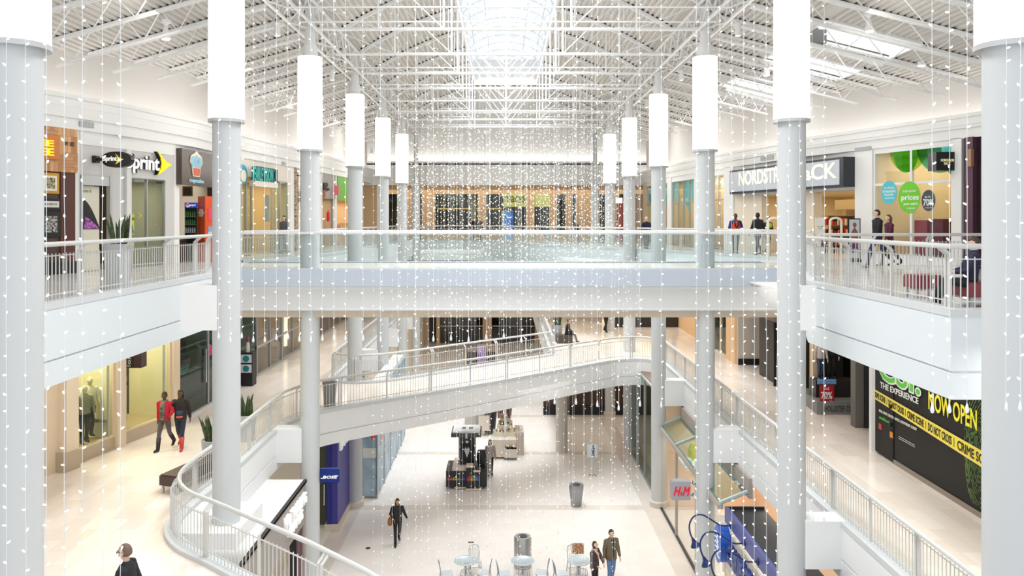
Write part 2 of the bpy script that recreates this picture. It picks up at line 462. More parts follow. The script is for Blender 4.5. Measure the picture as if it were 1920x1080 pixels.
# ---------------------------------------------------------------- columns
def column(side, k):
    x = XL if side < 0 else XR; y = dC[k]
    z0 = F2 if ((k == 1 and side < 0) or (side > 0 and k >= 4)) else 0.0
    m = M(); m.lathe([(0.30, z0), (0.30, EYE + 5.1)] if k < 6 else [(0.30, z0), (0.30, EYE + 2.5), (0.15, EYE + 2.56), (0.15, EYE + 6.8)], (x, y, 0), 28)
    o = smooth_by_angle(m.build('column', colm)); struct(o)
    if z0 == 0 or side > 0:
        b = 0.0
        m = M(); m.lathe([(0.37, b), (0.37, b + 0.22), (0.33, b + 0.26), (0.30, b + 0.27)], (x, y, 0), 28)
        struct(smooth_by_angle(m.build('column_plinth', mat('plinth_paint', (212, 204, 194), 0.5))))
        if z0 > 0:
            m = M(); m.lathe([(0.30, 0), (0.30, F2 - 0.4)], (x, y, 0), 20); struct(smooth_by_angle(m.build('column', colm)))
for k in range(7):
    column(-1, k); column(1, k)
# beams that tie the columns to the walkway edges
def tie_beam(x0, x1, y, zf):
    m = M(); m.box(x0, x1, y - 0.28, y + 0.28, zf - 0.95, zf + 0.1); struct(m.build('beam', fasc))
for x0, x1 in ((-7.1, -6.3), (6.45, 6.85)):
    m = M(); m.box(x0, x1, 16.85, 17.5, F3 - 0.86, F3 + 0.13); struct(m.build('beam', fasc))
for k in (4, 5, 6):
    tie_beam(-7.6, XL - 0.2, dC[k], F3)
for k in (2, 3, 4, 5, 6): tie_beam(-7.3, XL - 0.2, dC[k], F2)
for k in (1, 2, 3): tie_beam(XR + 0.2, 7.5, dC[k], F2)
# slim columns in front of the far shops and on the ground floor
m = M(); m.lathe([(0.30, 0), (0.30, F2 - 0.3)], (2.95, 39.3, 0), 24); struct(smooth_by_angle(m.build('column', mat('column_shade', (206, 198, 188), 0.5))))

# ---------------------------------------------------------------- lantern shades round the columns
ORD = ['nearest', 'second', 'third', 'fourth', 'fifth', 'farthest']
lampring = mat('shade_ring', (196, 198, 200), 0.4, 0.3)
for side in (-1, 1):
    x = XL if side < 0 else XR; sn = 'left' if side < 0 else 'right'
    for k in range(6):
        y = dC[k]
        lab = {0: f'{ORD[0]} glowing white lantern shade, cut by the {sn} edge of the photo',
               5: f'{ORD[5]} and smallest glowing lantern shade of the {sn} column row'}.get(k, f'{ORD[k]} glowing cylinder lantern shade from the camera in the {sn} column row')
        t = thing('column_lantern', lab, 'lamp', (x, y, EYE + 2.21), 'lantern shades on the columns')
        m = M(); m.lathe([(0.325, EYE + 2.21), (0.385, EYE + 2.21), (0.385, EYE + 5.17), (0.33, EYE + 5.17)], (x, y, 0), 32)
        smooth_by_angle(m.build('lamp_shade', lampm, t))
        m = M(); m.lathe([(0.30, EYE + 2.19), (0.395, EYE + 2.16), (0.395, EYE + 2.23), (0.386, EYE + 2.23)], (x, y, 0), 32)
        smooth_by_angle(m.build('lower_ring', lampring, t))
        m = M(); m.lathe([(0.36, EYE + 5.16), (0.36, EYE + 5.19), (0.24, EYE + 5.20), (0.24, EYE + 5.5), (0.17, EYE + 5.62), (0.155, EYE + 6.82)], (x, y, 0), 20)
        smooth_by_angle(m.build('neck', steel_white, t))

# ---------------------------------------------------------------- roof
def bez(a, b, c, t): return (a[0]*(1-t)**2 + 2*b[0]*t*(1-t) + c[0]*t*t, a[1]*(1-t)**2 + 2*b[1]*t*(1-t) + c[1]*t*t)
arc = [bez((6.303, 6.9), (4.14, 8.28), (2.05, 8.82), i/60) for i in range(61)]
def flutes(path, pitch=0.2, dep=0.062):
    """trapezoid flutes along a curve in the x-z plane"""
    out = []; acc = 0.0; st = 0
    prof = [(0.0, 0), (0.09, 0), (0.115, dep), (0.175, dep)]
    total = sum(math.dist(path[i], path[i+1]) for i in range(len(path)-1))
    def at(s):
        q = 0
        for a, b in zip(path[:-1], path[1:]):
            l = math.dist(a, b)
            if q + l >= s or b is path[-1]:
                t = min(1, max(0, (s-q)/l)); dx, dz = (b[0]-a[0])/l, (b[1]-a[1])/l
                return a[0] + (b[0]-a[0])*t, a[1] + (b[1]-a[1])*t, dx, dz
            q += l
    n = int(total/pitch)
    for k in range(n):
        for o, h in prof:
            x, z, dx, dz = at(k*pitch + o)
            nx, nz = -dz, dx
            if nz < 0: nx, nz = -nx, -nz
            out.append((x + nx*h, z + nz*h))
    x, z, _, _ = at(total); out.append((x, z))
    return out
def deck(name, path, y0, y1, sgn=1):
    pr = flutes(path); m = M(); n = len(pr)
    vs = [(XC + sgn*x, y0, EYE + z) for x, z in pr] + [(XC + sgn*x, y1, EYE + z) for x, z in pr]
    m.add(vs, [(i, i+1, n+i+1, n+i) for i in range(n-1)])
    return struct(m.build(name, deckm))
Y0, Y1 = 8.0, 57.2
deck('ceiling_nave_left', arc, Y0, Y1, -1); deck('ceiling_nave_right', arc, Y0, Y1, 1)
dl = [(6.303, 6.9), (15.5, 6.9 - 0.28*9.2)]
deck('ceiling_aisle_left', dl, Y0, Y1, -1)
def zr(x): return 6.9 - 0.25*(x - 6.303)
SKY = [(24.3, 10.9, 12.5), (28.1, 10.6, 12.2), (33.3, 9.7, 11.5)]
rx0, rx1 = 9.6, 12.6
deck('ceiling_aisle_right', [(6.303, zr(6.303)), (rx0, zr(rx0))], Y0, Y1, 1)
deck('ceiling_aisle_right', [(rx1, zr(rx1)), (18.5, zr(18.5))], Y0, Y1, 1)
ys = [Y0]
for c, a, b in SKY: ys += [c - 1.15, c + 1.15]
ys.append(Y1)
for i in range(0, len(ys), 2): deck('ceiling_aisle_right', [(rx0, zr(rx0)), (rx1, zr(rx1))], ys[i], ys[i+1], 1)
for i, (c, a, b) in enumerate(SKY):
    o = thing('roof_light', f'{["nearest and largest", "middle", "farthest"][i]} square roof light in the right sloped ceiling', 'skylight', (XC + (rx0+rx1)/2, c, EYE + zr(11)), 'roof lights of the right aisle')
    m = M()
    for xa in (rx0, rx1 - 0.08): m.box(XC + xa, XC + xa + 0.08, c - 1.15, c + 1.15, EYE + zr(xa) - 0.06, EYE + zr(rx0) + 0.75)
    for ya in (c - 1.15, c + 1.09):
        vs = [(XC + rx0, ya, EYE + zr(rx0) - 0.06), (XC + rx1, ya, EYE + zr(rx1) - 0.06), (XC + rx1, ya, EYE + zr(rx0) + 0.75), (XC + rx0, ya, EYE + zr(rx0) + 0.75)]
        m.plate(vs, (0, 1, 0), 0.06)
    m.build('curb', white, o)
    m = M(); m.box(XC + rx0, XC + rx1, c - 1.15, c + 1.15, EYE + zr(rx0) + 0.75, EYE + zr(rx0) + 0.77); m.build('pane', skyglass, o)
    m = M(); m.tube((XC + rx0 + 0.3, c + 1.3, EYE + zr(rx0) - 0.12), (XC + rx1 - 0.1, c + 1.3, EYE + zr(rx1) - 0.12), 0.13, 10); m.build('edge_tube', white, o)
    area_light('roof_light_daylight', (XC + (rx0+rx1)/2, c, EYE + zr(rx0) + 0.7), 2.6, 2.0, 120, (0.95, 0.98, 1))

# long vaulted skylight over the middle
SY1 = 50.3
m = M()
for s in (-1, 1): m.box(XC + s*2.05 - 0.05, XC + s*2.05 + 0.05, Y0, SY1, EYE + 8.76, EYE + 9.42)
struct(m.build('trim_30', white))
va = [(2.05*math.cos(PI*i/12), 9.42 + 1.0*math.sin(PI*i/12)) for i in range(13)]
m = M()
vs = [(XC + x, Y0, EYE + z) for x, z in va] + [(XC + x, SY1, EYE + z) for x, z in va]
m.add(vs, [(i, i+1, 14 + i, 13 + i) for i in range(12)]); struct(m.build('window_1', skyglass))
m = M(); y = Y0
frm = mat('pale_blue_glazing_bar', (238, 244, 250), 0.4)
while y <= SY1 + 0.01:
    m.tubev([(XC + x, y, EYE + z - 0.04) for x, z in va], 0.035, 4); y += 1.844
for i in (2, 4, 6, 8, 10): m.tube((XC + va[i][0], Y0, EYE + va[i][1] - 0.05), (XC + va[i][0], SY1, EYE + va[i][1] - 0.05), 0.03, 4)
struct(m.build('trim_31', frm))
# closed crown and gable wall beyond the skylight
m = M(); m.box(XC - 2.1, XC + 2.1, SY1, Y1, EYE + 8.78, EYE + 8.9); m.box(XC - 2.1, XC + 2.1, SY1, SY1 + 0.1, EYE + 8.78, EYE + 10.5); struct(m.build('ceiling_crown', white))
m = M(); m.box(-21, 21, Y1, Y1 + 0.3, EYE + 4.1, EYE + 10.6); struct(m.build('wall_gable', white))
m = M()
for k in range(-9, 10): m.box(XC + k*1.55 - 0.012, XC + k*1.55 + 0.012, Y1 - 0.012, Y1, EYE + 4.2, EYE + 8.7)
struct(m.build('trim_32', mat('panel_seam', (205, 204, 202), 0.6)))
m = M(); m.box(-14, 14.5, 55.9, 56.3, EYE + 2.53, EYE + 4.24); m.box(-14, 14.5, 55.9, 74, EYE + 4.0, EYE + 4.1); struct(m.build('wall_bulkhead', mat('bulkhead_grey', (230, 229, 228), 0.6)))
area_light('gable_cove_light', (0, 56.7, EYE + 4.3), 26, 0.3, 300, (1, 0.96, 0.9), (0, 0.35, 1))

# arched rib trusses across the nave, one every half bay
rib_shade = mat('black_flute_shade', (24, 23, 22), 0.8)  # black strip painted in for the shade of the flute gaps above each rib
yr = dC[0] + 3.688; ri = 0
ribs = []
while yr < 57:
    y = yr
    t = thing('roof_truss', 'white arched rib and tie rod crossing under the long central skylight', 'roof truss', (XC, y, EYE + 6.08), 'arched trusses over the nave')
    for s in (-1, 1):
        m = M(); m.tubev([(XC + s*x, y, EYE + z - 0.085) for x, z in arc[::6]], 0.085, 4); m.build('rib', steel_white, t)
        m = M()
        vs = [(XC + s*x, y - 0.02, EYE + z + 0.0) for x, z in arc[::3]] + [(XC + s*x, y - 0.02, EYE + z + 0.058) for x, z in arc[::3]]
        n = 21; m.add(vs, [(i, i+1, n+i+1, n+i) for i in range(n-1)]); m.build('flute_shade', rib_shade, t)
    m = M(); m.tube((XL, y, EYE + 6.08), (XR, y, EYE + 6.08), 0.055, 6); m.build('tie_rod', steel_white, t)
    def za(x): return min(arc, key=lambda q: abs(q[0]-abs(x)))[1]
    for x in (-4.13, -2.04, 2.04, 4.13):
        m = M(); m.tube((XC + x, y, EYE + 6.08), (XC + x, y, EYE + za(x) - 0.05), 0.042, 6); m.build('hanger', steel_white, t)
    m = M(); m.tube((XC, y, EYE + 6.08), (XC, y, EYE + 10.35), 0.04, 6); m.build('king_post', steel_white, t)
    m = M()
    for s in (-1, 1):
        m.tube((XC, y, EYE + 6.1), (XC + s*2.04, y, EYE + 8.75), 0.022, 5)
        m.tube((XC + s*2.04, y, EYE + 6.1), (XC + s*4.13, y, EYE + za(4.13)), 0.022, 5)
        m.tube((XC + s*4.13, y, EYE + 6.1), (XC + s*6.2, y, EYE + 6.9), 0.022, 5)
        m.tube((XC, y, EYE + 7.9), (XC + s*1.9, y, EYE + 9.5), 0.02, 5)
    m.build('bracing', steel_white, t)
    ribs.append(y); yr += 3.688
# thin cross struts between the ribs
for i in range(0, len(ribs)-1):
    for s in (-1, 1):
        m = M(); yy = ribs[i] + 1.844
        m.tube((XC + s*2.3, yy, EYE + 6.5), (XC + s*4.0, yy, EYE + 6.5), 0.022, 5)
        m.tube((XC + s*2.3, yy, EYE + 6.5), (XC + s*2.3, yy, EYE + 8.7), 0.015, 5); m.tube((XC + s*4.0, yy, EYE + 6.5), (XC + s*4.0, yy, EYE + za(4.0)), 0.015, 5)
        tag(m.build('pipe_hanger', steel_white), 'thin white hanging strut between two arched trusses', 'pipe', 'struts hung between the arches')
# lattice girders along both column lines
for s in (-1, 1):
    sn = 'left' if s < 0 else 'right'
    for kk, (xo, lb) in enumerate(((6.1, 'inner'), (6.75, 'outer'))):
        t = thing('lattice_girder', f'{lb} white lattice girder running along the {sn} column row', 'girder', (XC + s*xo, 32, EYE + 6.05))
        zt = 6.86 if kk == 0 else 6.74
        for z, r in ((6.08, 0.055), (zt, 0.06)):
            m = M(); m.tube((XC + s*xo, Y0, EYE + z), (XC + s*xo, Y1, EYE + z), r, 6); m.build('chord', steel_white, t)
        m = M(); y = Y0; up = True
        while y < Y1 - 0.6:
            a, b = (6.08, zt) if up else (zt, 6.08)
            m.tube((XC + s*xo, y, EYE + a), (XC + s*xo, y + 0.615, EYE + b), 0.028, 5); y += 0.615; up = not up
        m.build('lattice', steel_white, t)
    t = thing('lattice_girder', f'slim diagonal bracing between the two girders over the {sn} columns', 'girder', (XC + s*6.4, 32, EYE + 6.05))
    m = M(); y = Y0; up = True
    while y < Y1 - 1:
        m.tube((XC + s*(6.1 if up else 6.75), y, EYE + 6.08), (XC + s*(6.75 if up else 6.1), y + 1.2, EYE + 6.08), 0.022, 5)
        m.tube((XC + s*6.1, y, EYE + 6.84), (XC + s*6.75, y + 0.6, EYE + 6.1), 0.02, 5); y += 1.2; up = not up
    m.build('bracing', steel_white, t)
# open-web joists under both sloping aisle roofs
def joist(s, y, xe):
    zt = (lambda x: 6.9 - 0.28*(x-6.303)) if s < 0 else zr
    sn = 'left' if s < 0 else 'right'
    t = thing('roof_joist', f'white open web steel joist under the {sn} sloping roof deck', 'roof joist', (XC + s*9, y, EYE + 5), f'joists under the {sn} roof slope')
    m = M()
    for o in (-0.05, 0.05): m.tube((XC + s*6.7, y + o, EYE + zt(6.7) - 0.06), (XC + s*xe, y + o, EYE + zt(xe) - 0.06), 0.038, 4)
    m.build('top_chord', steel_white, t)
    xb = xe - 0.75; dp = 0.82
    m = M()
    for o in (-0.05, 0.05): m.tube((XC + s*6.8, y + o, EYE + zt(6.8) - dp), (XC + s*xb, y + o, EYE + zt(xb) - dp), 0.038, 4)
    m.build('bottom_chord', steel_white, t)
    m = M(); x = 6.8; up = False; st = (xb - 6.8)/6
    for i in range(6):
        xa, xm, xc_ = x, x + st/2, x + st
        m.tube((XC + s*xa, y, EYE + zt(xa) - 0.08), (XC + s*xm, y, EYE + zt(xm) - dp + 0.02), 0.018, 4)
        m.tube((XC + s*xm, y, EYE + zt(xm) - dp + 0.02), (XC + s*xc_, y, EYE + zt(xc_) - 0.08), 0.018, 4); x += st
    m.build('web', steel_white, t)
    m = M(); vs = []
    for x in (6.5, xe): vs += [(XC + s*x, y, EYE + zt(x) + 0.0), (XC + s*x, y, EYE + zt(x) + 0.058)]
    m.add(vs, [(0, 2, 3, 1)]); m.build('flute_shade', mat('grey_flute_shade', (88, 84, 80), 0.8), t)  # dark strip standing in for the shaded flute gaps above the joist
PL3 = [(-15.2, 16), (-13.6, 20.4), (-12.94, 21.9), (-12.1, 24.4), (-11.4, 28.0), (-11.3, 33.1), (-10.6, 39.7), (-9.95, 49), (-9.7, 56)]
PR3 = [(17.2, 18.5), (15.2, 24.6), (12.72, 32.3), (11.25, 41), (10.4, 49.2), (10.1, 56)]
def xat(poly, y):
    for a, b in zip(poly[:-1], poly[1:]):
        if a[1] <= y <= b[1]: return a[0] + (b[0]-a[0])*(y-a[1])/(b[1]-a[1])
    return poly[-1][0] if y > poly[-1][1] else poly[0][0]
y = 12.3
while y < 56:
    joist(-1, y, abs(xat(PL3, y)) + 0.3); joist(1, y, abs(xat(PR3, y)) + 0.1); y += 1.844

# ---------------------------------------------------------------- level 3 side walls: header band, cornice, upper wall
def side_wall(poly, side, zc, names):
    # side: +1 when the hall lies to the left of the direction of travel
    m = M(); sweep(m, poly, [(-0.05, EYE + 2.65), (0.12, EYE + 2.65), (0.12, EYE + 2.97), (0.22, EYE + 2.97), (0.25, EYE + zc - 0.14), (0.33, EYE + zc - 0.12), (0.33, EYE + zc), (0.26, EYE + zc), (0.26, EYE + zc - 0.35), (-0.3, EYE + zc - 0.35)], side=side)
    struct(m.build(names[0], white))
    m = M(); sweep(m, poly, [(-0.28, EYE + zc - 0.4), (-0.28, EYE + 8.2)], side=side); struct(m.build(names[1], cream if False else mat('upper_wall_paint', (211, 207, 203), 0.6)))
    m = M(); sweep(m, poly, [(-4.5, EYE + 2.75), (0.1, EYE + 2.75), (0.1, EYE + 2.80), (-4.5, EYE + 2.80)], side=side, close_prof=True); struct(m.build(names[2], offwhite))
    pts = dense(poly, 6)
    ns = normals(poly, False, side)
    for a, b in zip(poly[:-1], poly[1:]):
        mid = ((a[0]+b[0])/2, (a[1]+b[1])/2); L = math.dist(a, b); u = unit(a, b); n = Vector((-u.y, u.x))*side
        l = area_light('cove_light', (mid[0] + n.x*0.02, mid[1] + n.y*0.02, EYE + zc - 0.3), L, 0.12, 11*L, (1, 0.96, 0.91), (-n.x*0.35, -n.y*0.35, 1))
        ang = math.atan2(u.y, u.x)
        rot = Matrix(((u.x, 0, 0), (u.y, 0, 0), (0, 0, 0)))
        z = Vector((n.x*0.35, n.y*0.35, -1)).normalized(); x = Vector((u.x, u.y, 0)); yv = z.cross(x)
        l.rotation_euler = Matrix((x, yv, z)).transposed().to_euler()
side_wall(PL3, -1, 3.63, ('wall_upper_left', 'wall_clerestory_left', 'ceiling_shops_left'))
side_wall(PR3, 1, 3.42, ('wall_upper_right', 'wall_clerestory_right', 'ceiling_shops_right'))
# ---------------------------------------------------------------- railings
def arclen(path):
    d = [0.0]
    for a, b in zip(path[:-1], path[1:]): d.append(d[-1] + math.dist(a, b))
    return d
def at_len(path, d, s):
    for i in range(len(path)-1):
        if d[i+1] >= s or i == len(path)-2:
            t = (s-d[i])/max(1e-9, d[i+1]-d[i]); t = min(1, max(0, t)); a, b = path[i], path[i+1]
            u = unit(a, b)
            return (a[0]+(b[0]-a[0])*t, a[1]+(b[1]-a[1])*t), u
def railing(edge, zf, side, label, group='picket railings round the openings'):
    path = offset(edge, -0.13, False, side); d = arclen(path); L = d[-1]
    n = max(1, round(L/1.85)); st = L/n; zb = zf + 0.09
    mid = at_len(path, d, L/2)[0]
    t = thing('picket_railing', label, 'railing', (mid[0], mid[1], zb), group)
    def P(s, w, z):
        (x, y), u = at_len(path, d, s); nn = Vector((-u.y, u.x))*side
        return (x + nn.x*w, y + nn.y*w, z)
    hp = offset(edge, 0.02, False, side); hp = [(p[0], p[1], zf + 1.13) for p in hp]
    m = M(); m.tubev(hp, 0.045, 10); o = m.build('handrail', railm, t); smooth_by_angle(o)
    for i in range(n+1):
        s = i*st; m = M()
        for ds in ((-0.05, 0.05) if i % 2 == 0 else (0,)):
            q = min(L, max(0, s + ds))
            m.tubev([P(q, 0, zb), P(q, 0, zf + 0.98), P(q, 0.13, zf + 1.10)], 0.036, 4)
        m.build('post', railm, t)
    for i in range(n):
        m = M(); s0, s1 = i*st + 0.06, (i+1)*st - 0.06
        k = max(2, int((s1-s0)/0.30))
        for z in (zf + 0.20, zf + 0.91):
            m.tubev([P(s0 + (s1-s0)*j/k, 0, z) for j in range(k+1)], 0.014, 4)
        k = max(2, int((s1-s0)/0.115))
        for j in range(1, k):
            q = s0 + (s1-s0)*j/k; m.tubev([P(q, 0, zb), P(q, 0, zf + 0.95)], 0.0105, 4)
        m.build('picket_panel', railm, t)
    return t
railing([(-8.1, 5.5)] + e3_left[1:], F3, -1, 'top floor picket railing on the left balcony in front of the planter')
railing(e3_right[1:3][::-1] and [(9.25, 24.1), (7.4, 18.6), (7.4, 12.7), (13, 12.7)], F3, -1, 'top floor picket railing turning the corner on the right balcony')
cut = len(e3_far)//2
railing(e3_far[:cut+1], F3, -1, 'far top floor railing curving beyond the glass bridge on the left')
railing(e3_far[cut:], F3, -1, 'far top floor railing beyond the glass bridge along the right shops')
i0 = 0
sp = [i for i, p in enumerate(e2_main) if p == (-7.2, 24) or (abs(p[0]+7.2) < 1e-6 and p[1] == 24)]
iA = sp[0]; iB = [i for i, p in enumerate(e2_main) if abs(p[0]-7.43) < 1e-6][0]
railing(e2_main[:9], F2, -1, 'nearest middle floor railing slanting across the bottom of the photo')
railing(e2_main[8:iA+1], F2, -1, 'middle floor railing bending round the left columns beside the brown bench')
railing(e2_main[iA:iB+1], F2, -1, 'railing on the front edge of the slanted middle floor bridge')
railing(e2_main[iB:], F2, -1, 'long straight middle floor railing along the right walkway')
railing(e2_far[:-1], F2, 1, 'railing on the back edge of the slanted middle floor bridge')
railing(e2_far[-2:], F2, 1, 'far railing along the edge of the wide right middle floor')
# railing that shields the right hand side of the top floor
railing([(9.3, 22.6), (14.2, 22.6)], F3, -1, 'short straight railing behind the corner railing on the right balcony')
# glass balustrades on the top bridge
for yy, sg, lab in ((24.16, 1, 'front glass balustrade of the top bridge with a steel handrail'), (28.14, -1, 'rear glass balustrade of the top bridge seen through the front one')):
    t = thing('glass_balustrade', lab, 'railing', (0, yy, F3), 'glass balustrades of the bridge')
    m = M(); m.tube((-9.3, yy, F3 + 1.15), (9.4, yy, F3 + 1.15), 0.042, 10); smooth_by_angle(m.build('handrail', mat('pale_handrail', (226, 226, 226), 0.25, 0.3), t))
    m = M(); m.box(-9.3, 9.4, yy - 0.03, yy + 0.03, F3, F3 + 0.05); m.build('base_shoe', railm, t)
    k = 6; w = 18.7/k
    for i in range(k):
        m = M(); m.box(-9.3 + i*w + 0.012, -9.3 + (i+1)*w - 0.012, yy - 0.008, yy + 0.008, F3 + 0.05, F3 + 1.12); m.build('glass_panel', rglass, t)

# ---------------------------------------------------------------- generic shop pieces
SHOP = 1.3
def room(f, u0, u1, z0, z1, depth, wallm, floorm, parent, light=0, lcol=(1, 0.86, 0.66), w0=-0.06):
    """the lit inside of a shop: back, sides, floor, ceiling"""
    m = M(); f.box(m, u0, u1, -depth - 0.05, -depth, z0, z1); f.box(m, u0 - 0.05, u0, -depth, w0, z0, z1); f.box(m, u1, u1 + 0.05, -depth, w0, z0, z1)
    f.box(m, u0, u1, -depth, w0, z1, z1 + 0.05)
    o = m.build('interior_wall', wallm, parent)
    m = M(); f.box(m, u0, u1, -depth, w0, z0, z0 + 0.02); m.build('interior_floor', floorm, parent)
    if light:
        c = f.p((u0+u1)/2, -depth/2, z1 - 0.06)
        l = area_light('shop_light', c, max(0.5, (u1-u0)*0.8), depth*0.7, light*SHOP, lcol); l.rotation_euler = (0, 0, math.atan2(f.u.y, f.u.x))
def glazing(f, u0, u1, z0, z1, w, nx, nz, parent, gm, fm, bar=0.05, zs=None):
    m = M(); f.box(m, u0, u1, w - 0.01, w + 0.01, z0, z1); m.build('glass_pane', gm, parent)
    m = M()
    for i in range(nx+1):
        u = u0 + (u1-u0)*i/nx; f.box(m, u - bar/2, u + bar/2, w - 0.05, w + 0.05, z0, z1)
    for z in ([z0 + (z1-z0)*i/nz for i in range(nz+1)] if zs is None else zs): f.box(m, u0 - bar/2, u1 + bar/2, w - 0.049, w + 0.049, z - bar/2, z + bar/2)
    m.build('window_frame', fm, parent)
alu = mat('aluminium_frame', (186, 190, 192), 0.35, 0.6)
def blade(label, cat_, x0, x1, y, z0, z1, m1, group=None, thick=0.14, name='blade_sign'):
    """a projecting sign facing down the hall"""
    t = thing(name, label, cat_, ((x0+x1)/2, y, z0), group)
    m = M(); m.box(x0, x1, y, y + thick, z0, z1); m.build('sign_box', m1, t)
    return t
def btext(t, s, m, x, y, z, w, h, depth=0.02, name='lettering', up=None, right=(1, 0, 0), bold=0.0):
    return text(s, m, t, (x, y, z), w, h, right, (0, -1, 0), depth, name, up, bold)
def disc(m, f, u, w, z, ru, rz, t=0.02, n=20, a0=0, a1=2*PI):
    m.plate([f.p(u + ru*math.cos(a0 + (a1-a0)*i/n), w, z + rz*math.sin(a0 + (a1-a0)*i/n)) for i in range(n if a1-a0 > 6.2 else n+1)], (f.n.x, f.n.y, 0), t)
TOP3 = EYE + 2.68

# ---------------------------------------------------------------- top floor, left shops
# sports memorabilia shop with a wooden fascia
f = frame(PL3, 40, 139.5); u1 = f.len
t = thing('storefront', 'shop with wooden plank fascia and dark brown wall of framed pictures', 'shop front', f.p(f.len/2, 0, F3))
wood = tex_mat('mixed_wood_planks', 'brick', [(214, 168, 118), (172, 116, 74), (150, 98, 62)], 0.5, 1.0, 0.12, 0.55, 0.004, axes='YZ', offset=0.3)
m = M(); f.box(m, 0, u1, 0, 0.12, EYE + 1.38, TOP3); m.build('fascia_panel', wood, t)
wood2 = tex_mat('cross_wood_planks', 'brick', [(206, 158, 110), (180, 126, 84), (140, 92, 58)], 0.5, 1.0, 0.6, 0.1, 0.004, axes='YZ')
m = M()
for (a, b, c, d) in ((0.35, 0.62, 1.95, 2.55), (0.72, 1.0, 1.45, 1.95)): f.box(m, u1*a, u1*b, 0.12, 0.135, EYE + c, EYE + d)
m.build('fascia_inlay', wood2, t)
m = M(); f.box(m, 0, u1, -0.2, 0.02, F3, EYE + 1.38); m.build('lower_wall', dbrown, t)
m = M(); f.box(m, u1 - 0.5, u1 - 0.02, 0.02, 0.06, F3, EYE + 1.38); m.build('door_jamb', mat('reddish_wood', (88, 48, 38), 0.4), t)
m = M(); f.box(m, 0, u1, 0.02, 0.10, F3, F3 + 0.35); m.build('skirting', black, t)
wtext(f, 'W 382', black, t, 121, 139, 266, 274, 0.125, 0.01, name='unit_number')
sg = thing('wall_sign', 'glowing yellow letters on a copper plaque above the wooden shop front', 'sign', f.p(f.U(84), 0.12, EYE + 1.7))
m = M(); f.box(m, f.U(52), f.U(101), 0.13, 0.22, f.H(84, 299), f.H(84, 254)); m.build('plaque', mat('copper_plate', (196, 122, 66), 0.35, 0.5), sg)
yel = mat('lit_yellow_letters', (255, 226, 20), 0.4, emit=1.1)
wtext(f, 'EE', yel, sg, 68, 98, 262, 274, 0.22, 0.08, bold=0.02); wtext(f, 'FEE', yel, sg, 60, 98, 277, 291, 0.22, 0.08, bold=0.02)
def picture(px0, px1, y0, y1, frm, matb, art, label, w=0.02):
    p = thing('picture_frame', label, 'framed picture', f.p((f.U(px0)+f.U(px1))/2, w, f.H((px0+px1)/2, y1)), 'framed pictures on the brown wall')
    a, b = f.U(px0), f.U(px1); z0, z1 = f.H((px0+px1)/2, y1), f.H((px0+px1)/2, y0)
    m = M(); f.box(m, a, b, w, w + 0.05, z0, z1); m.build('frame', frm, p)
    m = M(); f.box(m, a + 0.08, b - 0.08, w + 0.05, w + 0.055, z0 + 0.08, z1 - 0.08); m.build('mount', matb, p)
    m = M(); f.box(m, a + 0.14, b - 0.14, w + 0.055, w + 0.06, z0 + 0.14, z1 - 0.14); m.build('print', art, p)
    return p
art1 = tex_mat('crowd_print', 'noise', [(58, 66, 40), (196, 188, 150)], 0.5, 14, axes='YZ')
art2 = tex_mat('monochrome_print', 'noise', [(24, 24, 24), (190, 186, 180)], 0.5, 18, axes='YZ')
picture(74, 108, 324, 363, mat('gold_frame', (198, 150, 60), 0.35, 0.4), cream, art1, 'gold framed team picture on the brown wall, topmost')
picture(72, 112, 372, 394, black, mat('mount_white', (220, 216, 208), 0.6), art2, 'wide low black framed picture below the gold framed one')
pp = picture(72, 112, 396, 445, black, mat('mount_black', (34, 32, 32), 0.6), art2, 'tall black framed picture with white corners, lowest on the brown wall')
# white pilasters between the units
def pilaster(poly, a, b, nm, z1=TOP3, w=0.02, zb=F3, mt=None):
    g = frame(poly, a, b); m = M(); g.box(m, 0, g.len, -0.25, w, zb, z1); return struct(m.build(nm, mt or white))
for i, (a, b) in enumerate(((139.5, 148), (326, 335.5), (543.5, 551), (627.5, 631), (600, 602.5))): pilaster(PL3, a, b, f'trim_{40+i}')
# phone shop
f = frame(PL3, 148, 326); u1 = f.len
t = thing('storefront', 'light grey phone shop front with shuttered doorway and tall glass window', 'shop front', f.p(u1/2, 0, F3))
gw = mat('warm_grey_panel', (205, 203, 200), 0.45)
ud0, ud1 = f.U(149), f.U(207); uw0, uw1 = f.U(240.5), f.U(309)
zd = f.H(180, 330); zw = f.H(275, 335); zt3 = EYE + 2.25
m = M(); f.box(m, 0, u1, -0.1, 0.02, zd, zt3); f.box(m, ud1, uw0, -0.1, 0.02, F3, zd); f.box(m, uw1, u1, -0.1, 0.02, F3, zd)
f.box(m, uw0, uw1, -0.1, 0.02, zw, zd); f.box(m, 0, ud0, -0.1, 0.02, F3, zd); m.build('wall_panel', gw, t)
m = M(); f.box(m, 0, u1, -0.3, 0.05, zt3, TOP3); m.build('header', white, t)
m = M(); f.box(m, f.U(232), f.U(241), 0.02, 0.12, F3, zt3); m.build('pilaster_strip', mat('pale_grey_strip', (222, 221, 219), 0.5), t)
m = M(); f.box(m, ud0, ud1, -0.06, 0.06, f.H(180, 348), zd); m.build('shutter_housing', alu, t)
m = M(); f.box(m, ud1 - 0.1, ud1, -0.06, 0.08, F3, zd); f.box(m, ud0, ud0 + 0.05, -0.06, 0.08, F3, zd); m.build('door_jamb', alu, t)
room(f, 0.1, u1 - 0.1, F3, zd, 3.0, mat('shop_cream_wall', (206, 200, 180), 0.6), mat('shop_grey_floor', (150, 148, 140), 0.4), t, 60)
glazing(f, uw0, uw1, F3 + 0.1, zw, -0.04, 2, 1, t, gglass, alu, 0.04)
wtext(f, 'W383', black, t, 293, 304, 340, 345, 0.03, 0.01, name='unit_number')
